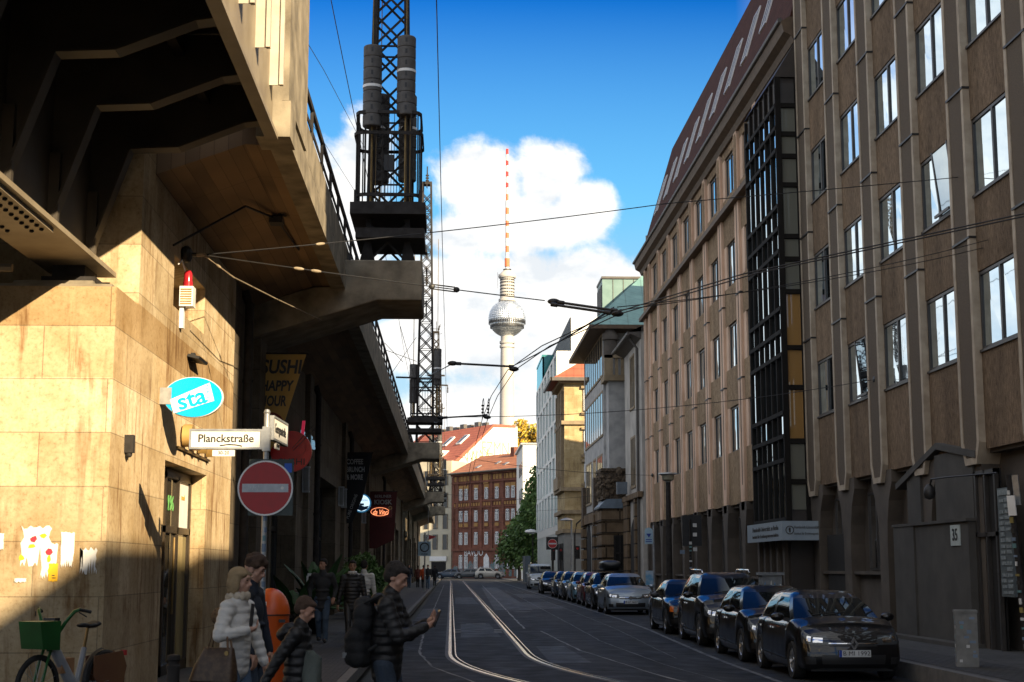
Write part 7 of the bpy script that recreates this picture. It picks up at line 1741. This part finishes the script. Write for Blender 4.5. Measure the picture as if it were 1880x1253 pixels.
def signal(loc, label, arm=False, sign=False):
    o = thing('traffic_light', loc, label, 'traffic light', 'traffic lights at the side street'); b = MB()
    if arm: b.tube([(0, 0, 0), (0, 0, 4.0), (.15, 0, 4.8), (.5, 0, 5.1), (.8, 0, 5.1)], .06, 8)
    else: b.cyl((0, 0, 0), (0, 0, 3.3), .055, n=10)
    b.build('post', m_dsteel, o, local=True)
    for x, z in (((.75, 4.0), (0.2, 2.2)) if arm else ((0, 2.1),)):
        b = MB(); b.box(x - .16, x + .16, -.12, .12, z, z + .95); hd_ = b.build('signal_head', m_trim, o, local=True)
        b = MB()
        for k in range(3): b.lathe([(.10, -.28), (.115, -.28), (.115, -.12), (.10, -.12)], (x, 0, z + .17 + .3 * k), 12, axis='y', a0=-.3, a1=3.5)
        b.build('visors', m_trim, hd_, local=True)
        b = MB(); b.lathe([(0, -.125), (.10, -.125)], (x, 0, z + .77), 12, axis='y'); b.build('red_lens', m_red, hd_, local=True)
    if sign: e = no_entry(Vector((0, -.1, 3.35)), .33, o) if False else None
    return o
signal((7.65, 112, .12), 'traffic light under the far no entry sign'); signal((8.3, 113, .12), 'middle traffic light between the no entry sign and the curved arm'); signal((9.2, 111, .12), 'traffic light on a curved arm before the sandstone house', True)
fn = thing('no_entry_sign', (7.55, 111.6, .12), 'distant red no entry sign by the white gridded block', 'sign')
b = MB(); b.cyl((7.55, 111.65, .12), (7.55, 111.65, 3.9), .05, n=8); b.box(7.1, 8.0, 111.62, 111.64, 3.0, 3.95); b.build('post_and_board', m_trim, fn); no_entry((7.57, 111.6, 3.45), .34, fn)
sl4 = thing('street_lamp', (8.55, 106, .12), 'slim grey street lamp with a flat head before the sandstone corner', 'street lamp')
b = MB(); b.cyl((8.55, 106, .12), (8.55, 106, 5.0), .06, n=10); b.build('column', m_glav, sl4); b = MB(); b.lathe([(0, 5.2), (.4, 5.1), (.5, 5.02), (0, 4.95)], (8.25, 106, 0), 16); b.build('lamp_hood', m_glav, sl4, smooth=40)
sl5 = thing('street_lamp', (8.2, 150, .12), 'street lamp with a wide pale hood beside the dark trees', 'street lamp')
b = MB(); b.cyl((8.2, 150, .12), (8.2, 150, 5.3), .06, n=8); b.build('column', m_dsteel, sl5); b = MB(); b.lathe([(0, 5.5), (.5, 5.4), (.62, 5.2), (.2, 5.0), (0, 5.0)], (8.0, 150, 0), 16); b.build('lamp_hood', m_white, sl5, smooth=40)
hw_ = MB(); hw_.box(7.8, 8.4, 158, 163, .1, 2.9); tag(hw_.build('grey_hoarding', mat('blue_grey_boards', (.12, .15, .18), rough=.7)), 'blue grey hoarding at the foot of the dark trees', 'hoarding')

# ------------------------------------------------------------------ overhead wires
m_wire = mat('black_wire', (.015, .015, .017), rough=.5); m_rope = mat('span_rope', (.30, .24, .16), (.2, .16, .11), rough=.6)
def sag(p, q, s, n=14):
    p, q = Vector(p), Vector(q); return [p.lerp(q, i / n) - Vector((0, 0, s * 4 * (i / n) * (1 - i / n))) for i in range(n + 1)]
def wire(name, pts, r, label, cat, group=None, m=None, extra=None):
    b = MB(); b.tube(pts, r, 6); o = b.build(name, m or m_wire); tag(o, label, cat, group)
    for nm, mb, mm in (extra or []): mb.build(nm, mm, o)
    return o
A0 = Vector((W, 21.9, 6.33))
anch = thing('wire_anchor', A0, 'dark hook plate on the pier from which three span ropes fan out', 'anchor')
b = MB(); b.ell(A0 + Vector((.06, 0, 0)), (.09, .16, .13), 10, 8); b.tube([A0 + Vector((.1, 0, 0)), A0 + Vector((.22, .02, 0))], .03); b.build('hook_plate', m_black, anch)
b = MB(); b.ell(A0 + Vector((.26, .02, 0)), (.10, .04, .035), 10, 6); b.build('rope_thimble', m_rope, anch)
S0 = A0 + Vector((.3, .02, 0))
def knots(pts, ks, r=.022):
    b = MB()
    for k in ks: p, q = pts[k], pts[k + 1]; d = (q - p).normalized(); b.ell((p + q) / 2, (r * 3.5, r, r), 10, 6, mtx=d.to_track_quat('X', 'Z').to_matrix().to_4x4())
    return b
# contact wires over the tram track, two side by side
def contact(off): return [Vector(p) for p in ((6.4 + off, 15.6, 5.55), (3.9 + off, 19.0, 5.52), (2.45 + off, 22.1, 5.5), (1.62 + off, 25.4, 5.5), (1.15 + off, 28.6, 5.5), (.95 + off, 33, 5.5), (.86 + off, 38, 5.5), (.78 + off, 52, 5.5), (.75 + off, 110, 5.5), (.7 + off, 200, 5.5))]
for off, lb in ((-.07, 'left tram contact wire running down the street above the track'), (.07, 'right tram contact wire running down the street above the track')): wire('contact_wire', contact(off), .009, lb, 'wire', 'tram contact wires')
def insul(name, p, q, label, n=1):
    b = MB(); p, q = Vector(p), Vector(q)
    for k in range(n):
        o_ = Vector((0, .0, -.07 * k)) + Vector((-.12 * k, -.2 * k, 0)); b.tube([p + o_, q + o_], .021, 8)
        for e in (p + o_, q + o_): b.cyl(e - (q - p).normalized() * .05, e + (q - p).normalized() * .05, .034, n=8)
    b.ell(p - (q - p).normalized() * .12, (.10, .05, .05), 8, 6); b.ell(q + Vector((.05, 0, -.05)), (.10, .08, .05), 8, 6)
    return tag(b.build('rod_insulator', m_black, smooth=50), label, 'insulator', 'rod insulators on the span ropes')
c1, c2_ = Vector((2.45, 22.1, 5.56)), Vector((1.15, 28.6, 5.57))
i1a = at(1030, 556, Y=22.4); i2a = at(842, 668, Y=28.6); i3a = at(818, 767, Y=38); c3 = Vector((.86, 38, 5.57))
insul('i', i1a, c1, 'double black rod insulator above the grey corner house', 2); insul('i', i2a, c2_, 'single rod insulator crossing the tower shaft'); insul('i', i3a, c3, 'lowest rod insulator, just left of the red roof')
p1 = sag(S0, i1a - Vector((.25, 0, -.03)), .02, 20)
tb = MB(); q = p1[14]; d_ = (p1[15] - p1[14]).normalized(); u_ = Vector((0, 0, 1))
for s in (1, -1): tb.bar(q - d_ * .17 + u_ * .035 * s, q + d_ * .17 + u_ * .035 * s, .018)
for s in (1, -1): tb.ell(q + d_ * .19 * s, (.05, .03, .045), 8, 6)
wire('span_rope', p1, .009, 'span rope sagging from the pier past the tower sphere to the double insulator', 'rope', 'span ropes across the street', m_wire, [('turnbuckle', tb, m_black), ('splices', knots(p1, (5, 6), .025), m_rope)])
p2 = sag(S0, (10.68, 29.2, 8.05), -.0, 16)
p2 = sag(S0, at(1225, 374, Y=26), .05, 16) + [at(1500, 350, Y=27), at(1760, 326, X=10.5), Vector((10.7, 28.6, 9.0))]
wire('span_rope', p2, .009, 'upper span rope rising from the pier to the brown facade', 'rope', 'span ropes across the street', m_wire, [('splices', knots(p2, (3,), .025), m_rope)])
p3 = [S0, at(430, 510, X=-3.2), at(505, 548, X=-2.9), at(590, 588, Y=30.0)]
wire('span_rope', p3, .010, 'thin lower rope from the pier to the first concrete arm', 'rope', 'span ropes across the street', m_rope, [('splices', knots(p3, (0,), .02), m_rope)])
for k, (y0, z0) in enumerate(((28.4, 8.15), (28.7, 8.05))):
    wire('pull_off_wire', sag(c1 + Vector((.05, 0, .05 * k)), (10.68, y0, z0), .12, 12), .008, ('upper', 'lower')[k] + ' of two black wires rising across the brown facade to the right edge', 'wire', 'pull off wires to the facade')
for k, dy in enumerate((0, .5)):
    wire('pull_off_wire', sag(c2_ + Vector((.05, 0, .02)), c1 + Vector((.0, dy * .4, .05)), .04, 8), .008, ('first', 'second')[k] + ' wire linking the middle insulator with the double insulator', 'wire', 'pull off wires to the facade')
wire('span_rope', sag((-.9, 75.0, 9.0), i3a - Vector((.1, 0, 0)), .1, 8), .012, 'rope from the second mast to the lowest insulator', 'rope', 'span ropes across the street')
wire('span_rope', sag((-1.4, 76, 11.5), i2a - Vector((.12, 0, 0)), .05, 8), .012, 'rope from the second mast to the middle insulator', 'rope', 'span ropes across the street')
an2 = at(1606, 697, X=10.5); wire('span_rope', sag(at(818, 766, Y=38.4), an2, .25, 14), .009, 'thin wire crossing from the lowest insulator to the facade windows', 'wire', 'span ropes across the street', None, [('eye_insulator', MB().ell(an2, (.05, .12, .09), 8, 6), m_black)])
an3 = at(1198, 873, X=10.5); wire('span_rope', sag(at(836, 838, Y=70), an3, .2, 12), .012, 'thin wire low across the grey corner house', 'wire', 'span ropes across the street', None, [('eye_insulator', MB().ell(an3, (.06, .15, .1), 8, 6), m_black)])
for y, zl, zr in ((96, 6.4, 6.3), (120, 6.5, 6.4), (150, 6.5, 6.4)):
    wire('span_rope', sag((-.7, y, zl), (9.3, y + .5, zr), .3, 10), .010, 'far span wire crossing the street %s' % ('before the grey corner house' if y < 100 else 'before the sandstone house' if y < 130 else 'before the gridded block'), 'wire', 'span ropes across the street')
b = MB()
for s in (-.07, .07): b.tube([Vector((.86 + s, 38, 5.6)), Vector((.86 + s, 38.2, 5.95)), Vector((.86 + s + .03, 38.4, 6.05)), Vector((.86 + s + .05, 38.6, 5.9)), Vector((.86 + s, 39, 5.52))], .010, 5)
for s in (-.07, .07):
    for k in range(3): b.cyl((.86 + s, 38.0, 5.62 + .09 * k), (.86 + s, 38.0, 5.66 + .09 * k), .035, n=8)
tag(b.build('wire_hanger', m_wire), 'pair of looped wire hangers over the contact wires by the red roof', 'hanger')
# railway wires along the viaduct
wire('feeder_wire', sag((-.38, 10, 14.4), (-.38, 76, 13.3), .6) + sag((-.38, 76, 13.3), (-.38, 126, 13.3), .5), .012, 'feeder wire along the right side of the masts', 'wire', 'railway wires')
wire('feeder_wire', sag((-3.0, 10, 16.4), (-3.0, 76, 15.8), .9) + sag((-3.0, 76, 15.8), (-3.0, 126, 15.8), .9), .012, 'high railway wire left of the nearest mast', 'wire', 'railway wires')
pA = [at(565, 80, X=-3.6), at(595, 130, X=-3.6), at(650, 235, X=-3.6), at(700, 330, X=-3.6)]
wire('feeder_wire', pA, .010, 'railway wire sloping down behind the safety cage', 'wire', 'railway wires')
pB = [at(562, 210, X=-4.5), at(600, 270, X=-4.5), at(660, 365, X=-4.5)]
wire('feeder_wire', pB, .010, 'lower railway wire behind the railing', 'wire', 'railway wires')
for u0, v0, u1, v1, lb in ((706, 630, 740, 665, 'left thin rail wire under the cloud'), (716, 690, 764, 620, 'crossing thin rail wire by the second mast'), (735, 600, 760, 690, 'steep thin rail wire by the second mast'), (700, 640, 765, 664, 'flat thin rail wire meeting the second mast')):
    p, q = at(u0, v0, Y=70), at(u1, v1, Y=74); wire('feeder_wire', [p, q], .014, lb, 'wire', 'railway wires')
wire('cross_beam', [at(728, 693, Y=74), at(764, 694, Y=75.5)], .05, 'pale cross beam reaching left from the second mast', 'beam')
